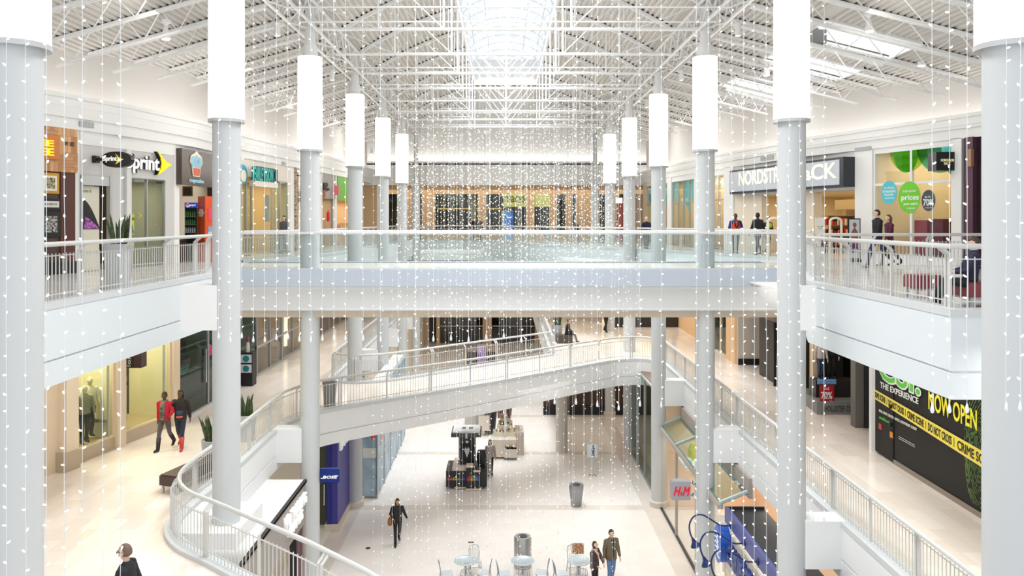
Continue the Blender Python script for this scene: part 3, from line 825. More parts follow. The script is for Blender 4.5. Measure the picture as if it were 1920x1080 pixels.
# window graphics inside
g = thing('window_poster', 'pale phone launch poster with a dark curved phone inside the shuttered doorway', 'poster', f.p((ud0+ud1)/2, -0.5, F3))
m = M(); f.box(m, ud0 + 0.02, ud1 - 0.35, -0.12, -0.10, F3 + 0.02, f.H(175, 349)); m.build('board', mat('poster_cream', (218, 214, 196), 0.5), g)
wtext(f, 'iphone 6', mat('thin_grey_letters', (140, 138, 130), 0.5), g, 149, 171, 354, 363, -0.098, 0.006)
zb_, zt_ = f.H(170, 430), f.H(170, 374); um, uM = f.U(150), f.U(192)
pts = [(um, zb_), (um, zt_)] + [(um + (uM-um)*(0.25 + 0.75*(i/8)), zt_ - (zt_-zb_)*((i/8)**1.6)) for i in range(0, 9)]
m = M(); f.poly(m, pts, -0.099, 0.012); m.build('phone_picture', black, g)
m = M(); f.poly(m, [(um + (uM-um)*0.28, zb_ + 0.02), (um + (uM-um)*0.34, zb_ + (zt_-zb_)*0.42), (um + (uM-um)*0.6, zb_ + (zt_-zb_)*0.3), (um + (uM-um)*0.95, zb_ + 0.02)], -0.086, 0.004)
m.build('purple_streak', tex_mat('purple_streaks', 'noise', [(92, 20, 110), (206, 120, 204)], 0.4, 9, axes='YZ'), g)
g = thing('window_poster', 'small yellow handwritten poster low in the phone shop window', 'poster', f.p(uw0 + 0.3, -0.12, F3))
m = M(); f.box(m, uw0 + 0.03, f.U(256), -0.10, -0.085, f.H(248, 440), f.H(248, 401)); m.build('sheet', mat('yellow_sheet', (244, 234, 70), 0.5), g)
wtext(f, 'Hello', black, g, 244, 253, 407, 413, -0.084, 0.004)
m = M(); f.poly(m, [(uw0 + 0.05, f.H(248, 438)), (uw0 + 0.1, f.H(248, 422)), (f.U(252), f.H(248, 421)), (f.U(256), f.H(248, 438))], -0.084, 0.004); m.build('picture', mat('slate_print', (120, 140, 150), 0.5), g)
g = tag(M().build('x', black) if False else (lambda m: (f.poly(m, [(f.U(264), f.H(268, 411)), (f.U(271), f.H(268, 404)), (f.U(264), f.H(268, 397)), (f.U(267), f.H(268, 404))], -0.09, 0.006), m)[1])(M()).build('window_sticker', mat('yellow_logo', (255, 222, 0), 0.4)), 'little yellow arrow sticker on the phone shop glass', 'sticker')
# wall lettering and mark
sg = thing('wall_sign', 'large white raised phone shop letters with a yellow winged arrow', 'sign', f.p(f.U(280), 0.02, f.H(280, 327)))
wl = mat('lit_white_letters', (255, 255, 255), 0.4, emit=0.55)
wtext(f, 'Sprint', mat('letter_side_black', (26, 26, 30), 0.4), sg, 235, 297, 290, 326, 0.03, 0.12, name='letter_return', bold=0.03)
wtext(f, 'Sprint', wl, sg, 236, 298, 290, 326, 0.15, 0.03, bold=0.02)
yl = mat('lit_yellow_mark', (255, 221, 0), 0.4, emit=0.7)
def wing(m, P, t_):
    # P(a, b) maps unit coordinates to space
    for k in range(6):
        a = k/6; b = (k+1)/6
        y0, y1 = 1 - 2*a*0.0 - a*1.0, 0
    m.plate([P(0.0, 1.0), P(0.30, 0.80), P(0.28, 0.76), P(0.52, 0.66), P(0.50, 0.62), P(0.78, 0.55), P(1.0, 0.50), P(0.72, 0.38), P(0.45, 0.22), P(0.0, 0.0), P(0.20, 0.30), P(0.26, 0.5), P(0.20, 0.75)], t_[0], t_[1])
fs_ = f.shift(0.17); ua, ub = fs_.U(294), fs_.U(320); z0, z1 = f.H(308, 330), f.H(308, 287)
m = M(); wing(m, lambda a, b: f.p(ua + (ub-ua)*a, 0.05, z0 + (z1-z0)*b), ((f.n.x, f.n.y, 0), 0.12)); m.build('mark_return', black, sg)
m = M(); wing(m, lambda a, b: f.p(ua + 0.04 + (ub-ua)*a, 0.17, z0 + (z1-z0)*b), ((f.n.x, f.n.y, 0), 0.03)); m.build('winged_arrow', yl, sg)
# projecting oval sign
by = 23.3; ox0, ox1 = X(190, by), X(246, by); oz0, oz1 = Z(314, by), Z(284, by)
t = thing('blade_sign', 'black oval hanging sign with white letters and yellow arrow on a bracket', 'sign', ((ox0+ox1)/2, by, oz0))
m = M(); n = 32; cx, cz = (ox0+ox1)/2, (oz0+oz1)/2; rx, rz = (ox1-ox0)/2, (oz1-oz0)/2
pts = [(cx + rx*math.copysign(abs(math.cos(a))**0.85, math.cos(a)), by, cz + rz*math.copysign(abs(math.sin(a))**0.9, math.sin(a))) for a in [2*PI*i/n for i in range(n)]]
m.plate(pts, (0, 1, 0), 0.22); m.build('sign_box', mat('gloss_black', (18, 18, 20), 0.2), t)
m = M(); m.box(X(180, by), ox0 + 0.05, by + 0.05, by + 0.17, Z(301, by), Z(296, by)); m.build('arm', black, t)
m = M(); m.box(X(171, by), X(180, by), by - 0.02, by + 0.24, Z(305, by), Z(292, by)); m.build('wall_bracket', black, t)
btext(t, 'Sprint', wl, X(206.5, by), by, Z(298.5, by), 26/FOC*by, 12/FOC*by, 0.02, bold=0.03)
m = M(); wing(m, lambda a, b: (X(217, by) + 15/FOC*by*a, by - 0.02, Z(308, by) + 19/FOC*by*b), ((0, 1, 0), 0.02)); m.build('winged_arrow', yl, t)
# cupcake cafe
f = frame(PL3, 335.5, 449); u1 = f.len
t = thing('storefront', 'open fronted cake cafe with dark brown walls under the cupcake sign', 'shop front', f.p(u1/2, 0, F3))
m = M(); f.box(m, 0, u1, -0.2, 0.02, EYE + 1.6, TOP3); m.build('header', white, t)
room(f, 0, u1, F3, EYE + 1.65, 3.2, mat('cafe_brown_wall', (62, 48, 40), 0.6), mat('cafe_floor', (150, 130, 110), 0.4), t, 50)
m = M(); f.box(m, f.U(372), u1, -1.6, -1.4, F3, EYE + 1.6); m.build('cream_partition', cream, t)
m = M(); f.box(m, f.U(337), f.U(356), -1.0, -0.6, F3 + 1.75, F3 + 1.79); f.box(m, f.U(337), f.U(372), -1.2, -0.4, F3, F3 + 0.95); m.build('serving_counter', dbrown, t)
sg = thing('wall_sign', 'dark brown sign board with a blue and red cupcake drawing', 'sign', f.p(f.U(375), 0.1, f.H(375, 352)))
f0 = f; f = f.shift(0.2)
zb, zt = f.H(372, 349), f.H(372, 284)
m = M(); f.box(m, f.U(341), f.U(416), -0.2, 0.0, zb, zt); m.build('board', mat('sign_brown', (84, 72, 66), 0.25), sg)
uc = f.U(367)
cw = (f.U(377)-f.U(357)); q = lambda a, b: f.p(uc + a*cw, 0.005, zb + (zt-zb)*b)
m = M(); m.plate([q(-0.3, 0.26), q(0.3, 0.26), q(0.42, 0.56), q(0.58, 0.66), q(0.5, 0.85), q(0.18, 0.93), q(0, 1.0), q(-0.18, 0.93), q(-0.5, 0.85), q(-0.58, 0.66), q(-0.42, 0.56)], (f.n.x, f.n.y, 0), 0.03); m.build('cupcake_outline', mat('cream_outline', (236, 226, 204), 0.4), sg)
m = M()
for a in (-0.3, 0, 0.3): m.plate([f.p(uc + (a + 0.2*math.cos(2*PI*i/14))*cw, 0.036, zb + (zt-zb)*(0.68 + (0.2 if a == 0 else 0.16)*math.sin(2*PI*i/14))) for i in range(14)], (f.n.x, f.n.y, 0), 0.01)
m.build('blue_icing', mat('icing_blue', (140, 194, 214), 0.4), sg)
m = M(); m.plate([f.p(uc + a*cw, 0.036, zb + (zt-zb)*b) for a, b in ((-0.25, 0.29), (0.25, 0.29), (0.34, 0.50), (-0.34, 0.50))], (f.n.x, f.n.y, 0), 0.012); m.build('red_case', mat('case_red', (206, 88, 58), 0.4), sg)
wtext(f, 'cupcake', mat('cup_letters', (150, 200, 220), 0.4, emit=0.25), sg, 354, 381, 335, 345, 0.005, 0.03, bold=0.03)
f = f0
# orange stand, drinks fridge, menu board in the cafe
d_ = wpt(PL3, 366)[1] + 0.2
k = thing('display_stand', 'tall orange stand with pictures in front of the cake cafe', 'stand', (X(383, d_), d_, F3))
m = M(); q0, q1, q2 = X(365, d_), X(385.5, d_ - 0.2), X(402, d_ + 0.7)
m.prism([(q0, d_ + 0.3), (q1, d_ - 0.25), (q1 + 0.62, d_ + 0.45), (q0 + 0.5, d_ + 0.95)], F3, Z(368, d_)); m.build('body', mat('orange_laminate', (224, 84, 36), 0.4), k)
m = M(); m.plate([(q0 + (q1-q0)*(0.48 + 0.36*math.cos(a)*(1 + 0.08*math.cos(6*a))), d_ + 0.3 - 0.55*(0.48 + 0.36*math.cos(a)) - 0.01, Z(399, d_) + 0.15*math.sin(a)*(1 + 0.1*math.cos(6*a))) for a in [2*PI*i/24 for i in range(24)]], (-0.8, -0.6, 0), 0.015); m.build('badge', mat('badge_cream', (246, 226, 214), 0.4), k)
for (za, zb2, c) in ((390, 413, (232, 74, 92)), (424, 442, (150, 160, 190))):
    m = M(); dx = Vector((0.62, 0.70, 0)); o = Vector((q1, d_ - 0.25, 0)); nn = Vector((0.70, -0.62, 0)).normalized()
    m.plate([tuple(o + dx*a + Vector((0, 0, z))) for a, z in ((0.12, Z(zb2, d_)), (0.9, Z(zb2, d_)), (0.9, Z(za, d_)), (0.12, Z(za, d_)))], nn, 0.02); m.build('picture', mat(f'stand_print{za}', c, 0.4), k)
fy = wpt(PL3, 356)[1] + 0.9
k = thing('drinks_fridge', 'glass door drinks fridge with a blue lit header and green bottles', 'fridge', (X(357, fy), fy, F3))
x0, x1 = X(346.5, fy), X(369, fy)
m = M(); m.box(x0, x1, fy, fy + 0.6, F3, Z(390, fy)); m.build('cabinet', mat('fridge_black', (30, 34, 30), 0.4), k)
m = M(); m.box(x0, x1, fy - 0.02, fy + 0.6, Z(390, fy), Z(380, fy)); m.build('header', mat('lit_blue_header', (30, 70, 200), 0.4, emit=0.7), k)
btext(k, 'pepsi', wl, X(361.5, fy), fy - 0.02, Z(385, fy), 11/FOC*fy, 6/FOC*fy, 0.01, bold=0.02)
m = M(); m.plate([(X(352.5, fy) + 0.075*math.cos(a), fy - 0.02, Z(385, fy) + 0.075*math.sin(a)) for a in [2*PI*i/16 for i in range(16)]], (0, -1, 0), 0.012); m.build('globe_mark', wl, k)
m = M(); m.plate([(X(352.5, fy) + 0.06*math.cos(a), fy - 0.034, Z(385.2, fy) + 0.06*math.sin(a)) for a in [PI*i/10 for i in range(11)]], (0, -1, 0), 0.005); m.build('red_half', mat('lit_red', (220, 40, 50), 0.4, emit=0.4), k)
for r_, zy in enumerate((406, 421, 436)):
    m = M(); m.box(x0 + 0.03, x1 - 0.03, fy - 0.08, fy, Z(zy, fy) - 0.02, Z(zy, fy)); m.build('shelf', alu, k)
    for j in range(5):
        m = M(); bx = x0 + 0.06 + j*(x1-x0-0.12)/4
        m.lathe([(0.03, 0), (0.03, 0.13), (0.011, 0.18), (0.011, 0.21)], (bx, fy - 0.045, Z(zy, fy)), 8)
        tag(m.build('bottle', mat('green_bottle', (70, 120, 60), 0.2) if r_ < 2 else mat('pale_bottle', (170, 180, 190), 0.2)), ['green bottle on the top shelf of the drinks fridge', 'green bottle on the middle shelf of the drinks fridge', 'pale bottle on the bottom shelf of the drinks fridge'][r_], 'bottle', 'fridge bottles ' + ['top', 'middle', 'bottom'][r_])
k = thing('menu_board', 'small black framed notice on the brown cafe wall', 'notice', (X(351, fy + 1), fy + 1.4, Z(368, fy)))
yy = fy + 1.4
m = M(); m.box(X(342, yy), X(361, yy), yy, yy + 0.03, Z(368, yy), Z(349, yy)); m.build('frame', mat('dark_gold', (120, 96, 60), 0.4), k)
m = M(); m.box(X(344, yy), X(359, yy), yy - 0.01, yy, Z(366, yy), Z(351, yy)); m.build('sheet', mat('notice_black', (36, 30, 28), 0.5), k)
# optician with teal letters
f = frame(PL3, 449.5, 543.5); u1 = f.len
t = thing('storefront', 'cream optician shop front with glass windows and a lit doorway', 'shop front', f.p(u1/2, 0, F3))
cw_ = mat('putty_wall', (226, 219, 208), 0.55); zg = f.H(530, 341)
m = M(); f.box(m, 0, u1, -0.12, 0.03, zg, TOP3); f.box(m, f.U(538), u1, -0.12, 0.03, F3, zg); m.build('wall_panel', cw_, t)
m = M(); f.box(m, f.U(466), f.U(510), 0.03, 0.30, f.H(488, 351), f.H(488, 341)); m.build('canopy', cw_, t)
room(f, 0.05, u1 - 0.05, F3, zg, 3.2, mat('optic_yellow_wall', (232, 208, 156), 0.6), mat('optic_floor', (190, 178, 150), 0.4), t, 110)
glazing(f, 0.02, f.U(471), F3 + 0.1, zg, 0, 2, 1, t, gglass, alu, 0.05)
glazing(f, f.U(509), f.U(538), F3 + 0.1, zg, 0, 2, 1, t, gglass, alu, 0.05)
m = M()
for pz in (388, 415): f.box(m, f.U(472), f.U(506), -2.6, -2.4, f.H(490, pz) - 0.03, f.H(490, pz) + 0.03)
f.box(m, f.U(472), f.U(506), -2.5, -1.9, F3, F3 + 0.9); f.box(m, f.U(480), f.U(482), -2.6, -2.4, F3, zg); m.build('display_shelf', mat('shelf_brown', (120, 92, 62), 0.5), t)
m = M(); f.box(m, f.U(473), f.U(506), -2.7, -2.6, f.H(490, 387), f.H(490, 362)); m.build('light_box', mat('lit_cream_panel', (255, 240, 205), 0.5, emit=0.55), t)
m = M(); f.box(m, f.U(515), f.U(522), -0.5, -0.45, f.H(518, 416), f.H(518, 366)); m.build('eye_chart', mat('grey_print', (170, 176, 172), 0.5), t)
sg = thing('wall_sign', 'deep teal raised letters of the optician on the cream wall', 'sign', f.p(f.U(490), 0.05, f.H(490, 341)))
teal = mat('teal_letter', (0, 156, 146), 0.35, emit=0.3); tdark = mat('dark_teal_return', (0, 70, 66), 0.4)
wtext(f, 'PEARLE', tdark, sg, 473, 492, 313, 339, 0.05, 0.25, name='letter_return', bold=0.02); wtext(f, 'VISION', tdark, sg, 493, 511, 316, 341, 0.05, 0.25, name='letter_return', bold=0.02)
wtext(f, 'PEARLE', teal, sg, 473, 492, 313, 339, 0.30, 0.03, bold=0.02); wtext(f, 'VISION', teal, sg, 493, 511, 316, 341, 0.30, 0.03, bold=0.02)
sg = tag((lambda m: (disc(m, f, f.U(452), 0.05, f.H(455, 327), 0.42, 0.42, 0.05), m)[1])(M()).build('wall_sign', mat('roundel_blue', (60, 150, 180), 0.4)), 'round blue logo on the cream wall left of the teal letters', 'sign')
m = M(); disc(m, f, f.U(452), 0.10, f.H(455, 330), 0.26, 0.26, 0.02); m.build('inner_disc', mat('roundel_cream', (240, 224, 196), 0.4), sg)
# stone clad bay and the shops beyond the third column
f = frame(PL3, 551, 600); u1 = f.len
t = thing('storefront', 'white shop front with a rough stone pillar and a dark awning', 'shop front', f.p(u1/2, 0, F3))
m = M(); f.box(m, 0, f.U(555.5), -0.1, 0.12, F3, TOP3); m.build('stone_pillar', tex_mat('stacked_stone', 'noise', [(120, 96, 74), (206, 186, 160)], 0.8, 9, axes='YZ'), t)
m = M(); f.box(m, f.U(555.5), u1, -0.1, 0.0, F3, TOP3); m.build('wall_panel', mat('plain_white', (232, 230, 226), 0.6), t)
m = M(); m.plate([f.p(f.U(556), 0.0, f.H(558, 370)), f.p(f.U(572), 0.0, f.H(566, 340)), f.p(f.U(572), 0.0, f.H(566, 352)), f.p(f.U(557.5), 0.0, f.H(558, 378))], (f.n.x, f.n.y, 0), 0.5); m.build('awning', dark, t)
m = M(); a = f.p(f.U(552), 0.1, f.H(552, 329)); b = f.p(f.U(560), 0.9, f.H(556, 331)); m.tube(a, b, 0.03, 6); m.ball(b, 0.1, 0.1, 0.07); m.build('lamp_arm', black, t)
f = frame(PL3, 602.5, 627.5); u1 = f.len
t = thing('storefront', 'grey shop front with a brown and black figure logo', 'shop front', f.p(u1/2, 0, F3))
zz = f.H(615, 372)
m = M(); f.box(m, 0, u1, -0.1, 0.06, zz, TOP3); m.build('fascia_panel', mat('taupe_grey', (164, 158, 152), 0.5), t)
room(f, 0, u1, F3, zz, 2.5, mat('tan_room', (196, 172, 140), 0.6), mat('optic_floor', (190, 178, 150), 0.4), t, 40)
m = M(); f.poly(m, [(f.U(602.6), f.H(604, 343)), (f.U(609), f.H(607, 342)), (f.U(611), f.H(610, 349)), (f.U(606), f.H(606, 351)), (f.U(613), f.H(611, 353)), (f.U(613), f.H(611, 357)), (f.U(603), f.H(604, 356))], 0.07, 0.08); m.build('logo_figure', black, t)
m = M(); f.poly(m, [(f.U(602.6), f.H(604, 357)), (f.U(606), f.H(605, 357)), (f.U(606.5), f.H(606, 370)), (f.U(602.6), f.H(604, 370))], 0.07, 0.06); m.build('logo_base', mat('logo_brown', (150, 88, 52), 0.5), t)
m = M(); m.box(*(lambda p: (p[0]-0.02, p[0]+0.25, p[1]-0.05, p[1]+0.05))(f.p(f.U(621), 0.2, 0)), f.H(620, 366), f.H(620, 348)); m.build('side_banner', mat('pink_banner', (226, 120, 130), 0.5), t)
tag((lambda m: (m.lathe([(0.07, 0), (0.085, 0.03), (0.085, 0.5), (0.03, 0.58), (0.03, 0.64)], f.p(f.U(611.5), 0.12, f.H(611, 415)), 10), m)[1])(M()).build('fire_extinguisher', mat('extinguisher_red', (206, 36, 44), 0.35)), 'red fire extinguisher on the wall between the grey and green shops', 'fire extinguisher')
f = frame(PL3, 631, 662); u1 = f.len
t = thing('storefront', 'shop front with a plain green fascia and flowers in the window', 'shop front', f.p(u1/2, 0, F3))
zz = f.H(642, 376)
m = M(); f.box(m, 0, u1, -0.1, 0.08, zz, TOP3); m.build('green_fascia', mat('leaf_green', (122, 178, 88), 0.5), t)
room(f, 0, u1, F3, zz, 2.5, mat('peach_room', (236, 206, 164), 0.6), mat('optic_floor', (190, 178, 150), 0.4), t, 70)
m = M(); f.box(m, 0.05, u1, -0.12, -0.06, F3, F3 + 1.35); m.build('flower_print', tex_mat('flower_print_tex', 'noise', [(214, 80, 120), (200, 206, 90)], 0.6, 3.2, axes='YZ'), t)
# ---------------------------------------------------------------- top floor, right shops
def rtext(f, *a, **k): return wtext(f, *a, right_sign=-1, **k)
# purple fronted unit at the very right
f = frame(PR3, 2250, 1808, True)
t = thing('storefront', 'dark purple shop front beside the white pillar at the far right', 'shop front', f.p(f.len/2, 0, F3))
m = M(); f.box(m, 0, f.len, -0.2, 0.0, F3, TOP3); m.build('wall_panel', mat('near_black_plum', (40, 26, 34), 0.5), t)
m = M(); f.box(m, f.U(1832), f.U(1817), 0.0, 0.18, F3, TOP3 - 0.02); m.build('purple_post', mat('plum_post', (88, 56, 72), 0.45), t)
m = M(); f.box(m, f.U(1834), f.U(1828), 0.18, 0.3, f.H(1831, 312), f.H(1831, 280)); m.build('lamp_box', mat('lamp_tan', (170, 130, 100), 0.5), t)
for i, (a, b) in enumerate(((1808, 1788), (1640, 1608), (1394, 1362), (1318, 1306), (1262, 1256))): pilaster(PR3[::-1] if False else PR3, a, b, f'trim_{50+i}', w=-0.12) if False else None
def rpil(a, b, nm, w=0.12, z0=F3, z1=TOP3):
    g = frame(PR3, a, b, True); m = M(); g.box(m, 0, g.len, -0.3, w, z0, z1); struct(m.build(nm, white))
for i, (a, b) in enumerate(((1808, 1789), (1640, 1607.5), (1379, 1361), (1262, 1254), (1338, 1305))): rpil(a, b, f'trim_{50+i}')
shopy = mat('rack_yellow_wall', (238, 222, 184), 0.6); shopf = mat('rack_floor', (196, 176, 140), 0.4)
# big corner window
f = frame(PR3, 1789, 1640, True); L = f.len
t = thing('storefront', 'large four pane shop window with coloured round decals and lit store behind', 'shop front', f.p(L/2, 0, F3))
zt = f.H(1715, 279); zm = f.H(1715, 343)
m = M(); f.box(m, 0, L, -0.2, 0.05, zt, TOP3); m.build('header', white, t)
m = M(); f.box(m, 0, L, -0.1, 0.05, F3, F3 + 0.25); m.build('sill_wall', white, t)
glazing(f, 0.03, L - 0.03, F3 + 0.25, zt, 0, 2, 1, t, clear, mat('white_window_frame', (232, 234, 234), 0.4), 0.09, zs=[F3 + 0.25, zm, zt])
room(f, 0.05, L - 0.05, F3, zt, 5.0, shopy, shopf, t, 120)
m = M(); f.box(m, 0.05, L*0.66, -4.95, -4.85, f.H(1715, 345), zt); m.build('brown_upper_wall', mat('rack_brown_wall', (140, 112, 88), 0.6), t)
m = M(); f.box(m, 0.1, L*0.6, -4.8, -4.5, f.H(1750, 380), f.H(1750, 355)); m.build('sign_shelf', mat('rack_sign_cream', (250, 232, 186), 0.6), t)
g = f.p(L*0.3, -4.48, f.H(1765, 373))
text('accessories', mat('dark_letters', (60, 50, 40), 0.5), t, g, 2.6, 0.42, (-f.u.x, -f.u.y, 0), (f.n.x, f.n.y, 0), 0.02, 'store_lettering')
def shelf_unit(f, u0, u1, w0, w1, z0, z1, parent, cols, rows=4, seed=1):
    """a rack of goods: shelves plus many small boxes in one part each row"""
    rnd = random.Random(seed)
    m = M(); f.box(m, u0, u1, w0, w0 + 0.03, z0, z1)
    for r in range(rows+1):
        z = z0 + (z1-z0)*r/rows; f.box(m, u0, u1, w0, w1, z - 0.015, z + 0.015)
    m.build('shelf_rack', mat('rack_wood', (150, 120, 84), 0.5), parent)
    for r in range(rows):
        z = z0 + (z1-z0)*r/rows + 0.015; h = (z1-z0)/rows*0.75
        for ci, c in enumerate(cols):
            m = M(); u = u0 + 0.04; k = 0
            while u < u1 - 0.1:
                wd_ = rnd.uniform(0.08, 0.2)
                if k % len(cols) == ci:
                    hh = h*rnd.uniform(0.5, 1.0); f.box(m, u, min(u1, u + wd_*0.85), w0 + 0.06, w1 - 0.04 - rnd.uniform(0, 0.06), z, z + hh)
                u += wd_; k += 1
            if m.v: o = m.build('goods', c, parent); o['kind'] = 'stuff'
gd = [mat('goods_dark', (44, 40, 38), 0.5), mat('goods_red', (170, 50, 50), 0.5), mat('goods_cream', (214, 200, 176), 0.5), mat('goods_grey', (120, 118, 116), 0.5)]
shelf_unit(f, 0.15, L*0.62, -4.4, -4.0, F3 + 0.2, F3 + 2.3, t, gd, 5, 3)
shelf_unit(f, L*0.3, L*0.85, -3.0, -2.5, F3 + 0.1, F3 + 1.3, t, [gd[0], mat('goods_plum', (120, 40, 66), 0.5), gd[3]], 2, 4)
for (u0, u1, c, nm, zz) in ((L*0.62, L*0.78, (150, 60, 84), 'display_block', 1.55), (L*0.42, L*0.58, (104, 40, 70), 'display_block', 1.6), (L*0.08, L*0.28, (60, 66, 72), 'display_block', 1.75)):
    m = M(); f.box(m, u0, u1, -1.8, -1.1, F3 + 0.02, F3 + zz); m.build(nm, mat(f'block{c[0]}', c, 0.5), t)
# decals on the glass
def decal(px, py, rpx, rpy, col, label, w=0.05, a0=0, a1=2*PI, al=None):
    g = f.shift(w); u = g.U(px); z = g.H(px, py); d_ = (f.A + f.u*u).y
    ru = abs(g.U(px + rpx) - u); rz = rpy/FOC*d_
    m = M(); disc(m, f, u, w, z, ru, rz, 0.01, 32, a0, a1)
    return tag(m.build('window_decal', col), label, 'window decal', None)
s1 = decal(1667, 361, 15, 22, mat('decal_turquoise', (78, 190, 206), 0.4), 'turquoise round decal with white words on the large window', 0.055)
rtext(f, 'the ultimate', white, s1, 1657, 1677, 349, 354, 0.066, 0.004); rtext(f, 'treasure', white, s1, 1655, 1679, 356, 361, 0.066, 0.004, bold=0.02); rtext(f, 'hunt', white, s1, 1659, 1675, 362, 367, 0.066, 0.004, bold=0.02); rtext(f, 'destination', white, s1, 1659, 1677, 369, 373, 0.066, 0.004)
s2 = decal(1705, 370, 21, 30, mat('decal_green', (110, 196, 40), 0.4), 'bright green round decal about prices crossing the window bar', 0.065)
rtext(f, 'brands you love', white, s2, 1693, 1717, 355, 362, 0.076, 0.004); rtext(f, 'prices', white, s2, 1690, 1723, 365, 378, 0.076, 0.004, bold=0.02); rtext(f, "you can't", white, s2, 1694, 1721, 379, 386, 0.076, 0.004, bold=0.02); rtext(f, 'resist', white, s2, 1700, 1716, 388, 392, 0.076, 0.004)
s3 = decal(1741, 376, 13, 20, mat('decal_slate', (64, 74, 80), 0.4), 'dark slate round decal reading up to 70% on the large window', 0.055)
rtext(f, 'up to', white, s3, 1734, 1745, 367, 372, 0.066, 0.004); rtext(f, '70%', white, s3, 1731, 1751, 373, 386, 0.066, 0.004, bold=0.02); rtext(f, 'every day', white, s3, 1735, 1748, 388, 391, 0.066, 0.004)
dg1 = glass('decal_film_green', (208, 236, 150), 0.02); dg2 = glass('decal_film_teal', (152, 224, 220), 0.02); dg3 = glass('decal_film_grey', (200, 214, 206), 0.02)
for px, py, rx_, ry_, mm, lab, w_ in ((1704, 280, 36, 42, dg1, 'large translucent light green half circle at the top of the window', 0.03), (1766, 268, 50, 56, dg2, 'large translucent teal half circle in the upper right pane', 0.036), (1700, 284, 24, 40, mat('decal_mid_green', (106, 184, 66), 0.4), 'solid mid green half circle at the top of the window', 0.026), (1796, 280, 30, 50, mat('decal_teal_solid', (64, 184, 180), 0.4), 'solid teal part circle in the top right corner of the window', 0.042)):
    u = f.U(px); d_ = (f.A + f.u*u).y; ru = abs(f.U(px+rx_) - u); zc = f.H(px, py); rz = ry_/FOC*d_
    pts = []
    for i in range(41):
        a = -PI*i/40; uu = min(L - 0.04, max(0.04, u - ru*math.cos(a))); z_ = min(zt - 0.04, zc + rz*math.sin(a)); pts.append((uu, z_))
    q = [(pts[0][0], zt - 0.04)] + pts + [(pts[-1][0], zt - 0.04)]
    q2 = [q[0]]
    for p_ in q[1:]:
        if math.dist(p_, q2[-1]) > 0.01: q2.append(p_)
    m = M(); m.plate([f.p(a, w_, b) for a, b in q2], (f.n.x, f.n.y, 0), 0.004)
    tag(m.build('window_decal', mm), lab, 'window decal')
# projecting black sign
by = 25.3
t = blade('black square hanging sign with pale lettering beside the large window', 'sign', X(1755.5, by), X(1790, by), by, Z(319.5, by), Z(285, by), mat('sign_black', (34, 34, 36), 0.3), thick=0.5)
pale = mat('lit_pale_letters', (248, 240, 196), 0.4, emit=0.5)
btext(t, 'NORDSTROM', pale, X(1776, by), by, Z(300.5, by), 24/FOC*by, 5/FOC*by); btext(t, 'RACK', pale, X(1776, by), by, Z(305.5, by) - 0.02, 12/FOC*by, 5/FOC*by)
m = M()
for py in (293, 314): m.box(X(1790, by), X(1796, by), by + 0.1, by + 0.3, Z(py + 1.5, by), Z(py - 1.5, by))
m.build('wall_bracket', black, t)
# store entrance with the long sign
f = frame(PR3, 1607.5, 1379, True); L = f.len
t = thing('storefront', 'wide white store entrance with bright yellow interior under the long grey sign', 'shop front', f.p(L/2, 0, F3))
zl = EYE + 1.16
u_a, u_b = f.U(1606), f.U(1394); ue0, ue1 = f.U(1603), f.U(1430)
m = M(); f.box(m, 0, L, -0.3, 0.05, zl, TOP3); m.build('header', white, t)
m = M(); f.box(m, ue1, L, -0.3, 0.05, F3, zl); m.build('wall_panel', mat('cream_panel', (232, 220, 202), 0.6), t)
uc0, uc1 = f.U(1526), f.U(1505)
m = M(); f.box(m, uc0, uc1, -0.4, 0.0, F3, zl); m.build('divider', mat('cream_panel', (232, 220, 202), 0.6), t)
room(f, 0.02, L - 0.1, F3, zl, 6.0, shopy, shopf, t, 220, w0=-0.1)
m = M(); f.box(m, f.U(1572), f.U(1558), -2.4, -1.8, F3, zl); m.build('inside_column', mat('inside_column_cream', (240, 222, 176), 0.6), t)
m = M(); f.box(m, 0.1, L*0.72, -4.6, -4.4, F3 + 1.75, F3 + 2.2); m.build('brown_band', mat('rack_brown_wall', (140, 112, 88), 0.6), t)
shelf_unit(f, 0.1, L*0.24, -4.3, -3.9, F3, F3 + 1.75, t, gd, 4, 8)
shelf_unit(f, f.U(1556), f.U(1530), -3.3, -2.9, F3, F3 + 1.6, t, gd, 4, 9)
shelf_unit(f, f.U(1500), f.U(1436), -3.3, -2.9, F3, F3 + 1.75, t, [gd[1], gd[0], gd[2], mat('goods_scarlet', (214, 44, 40), 0.5)], 4, 10)
m = M(); f.box(m, f.U(1474), f.U(1440), -3.6, -3.5, F3 + 2.05, F3 + 2.5); m.build('hanging_picture', mat('hang_picture', (196, 170, 120), 0.5), t)
sg = thing('wall_sign', 'long grey box sign with glowing cream store letters and dark edges', 'sign', f.p(L/2, 0.3, EYE + 1.3))
zs0, zs1 = EYE + 1.27, EYE + 2.42
m = M(); f.box(m, f.U(1608), f.U(1394), 0.1, 0.62, zs0, zs1)
k_ = f.U(1394); kk = f.U(1379.5)
m.plate([f.p(k_, 0.1, zs0), f.p(k_, 0.62, zs0), f.p((k_+kk)/2 + 0.1, 0.48, zs0), f.p(kk, 0.1, zs0)], (0, 0, 1), zs1 - zs0); m.build('sign_box', mat('sign_edge_navy', (36, 40, 50), 0.35), sg)
ms_ = mat('sign_grey_face', (196, 202, 212), 0.4)
m = M(); f.box(m, f.U(1601), f.U(1394), 0.62, 0.64, zs0 + 0.09, zs1 - 0.09); m.build('face', ms_, sg)
m = M(); a, b = f.p(k_, 0.625, 0), f.p((k_+kk)/2 + 0.1, 0.485, 0); c2 = f.p(kk, 0.12, 0)
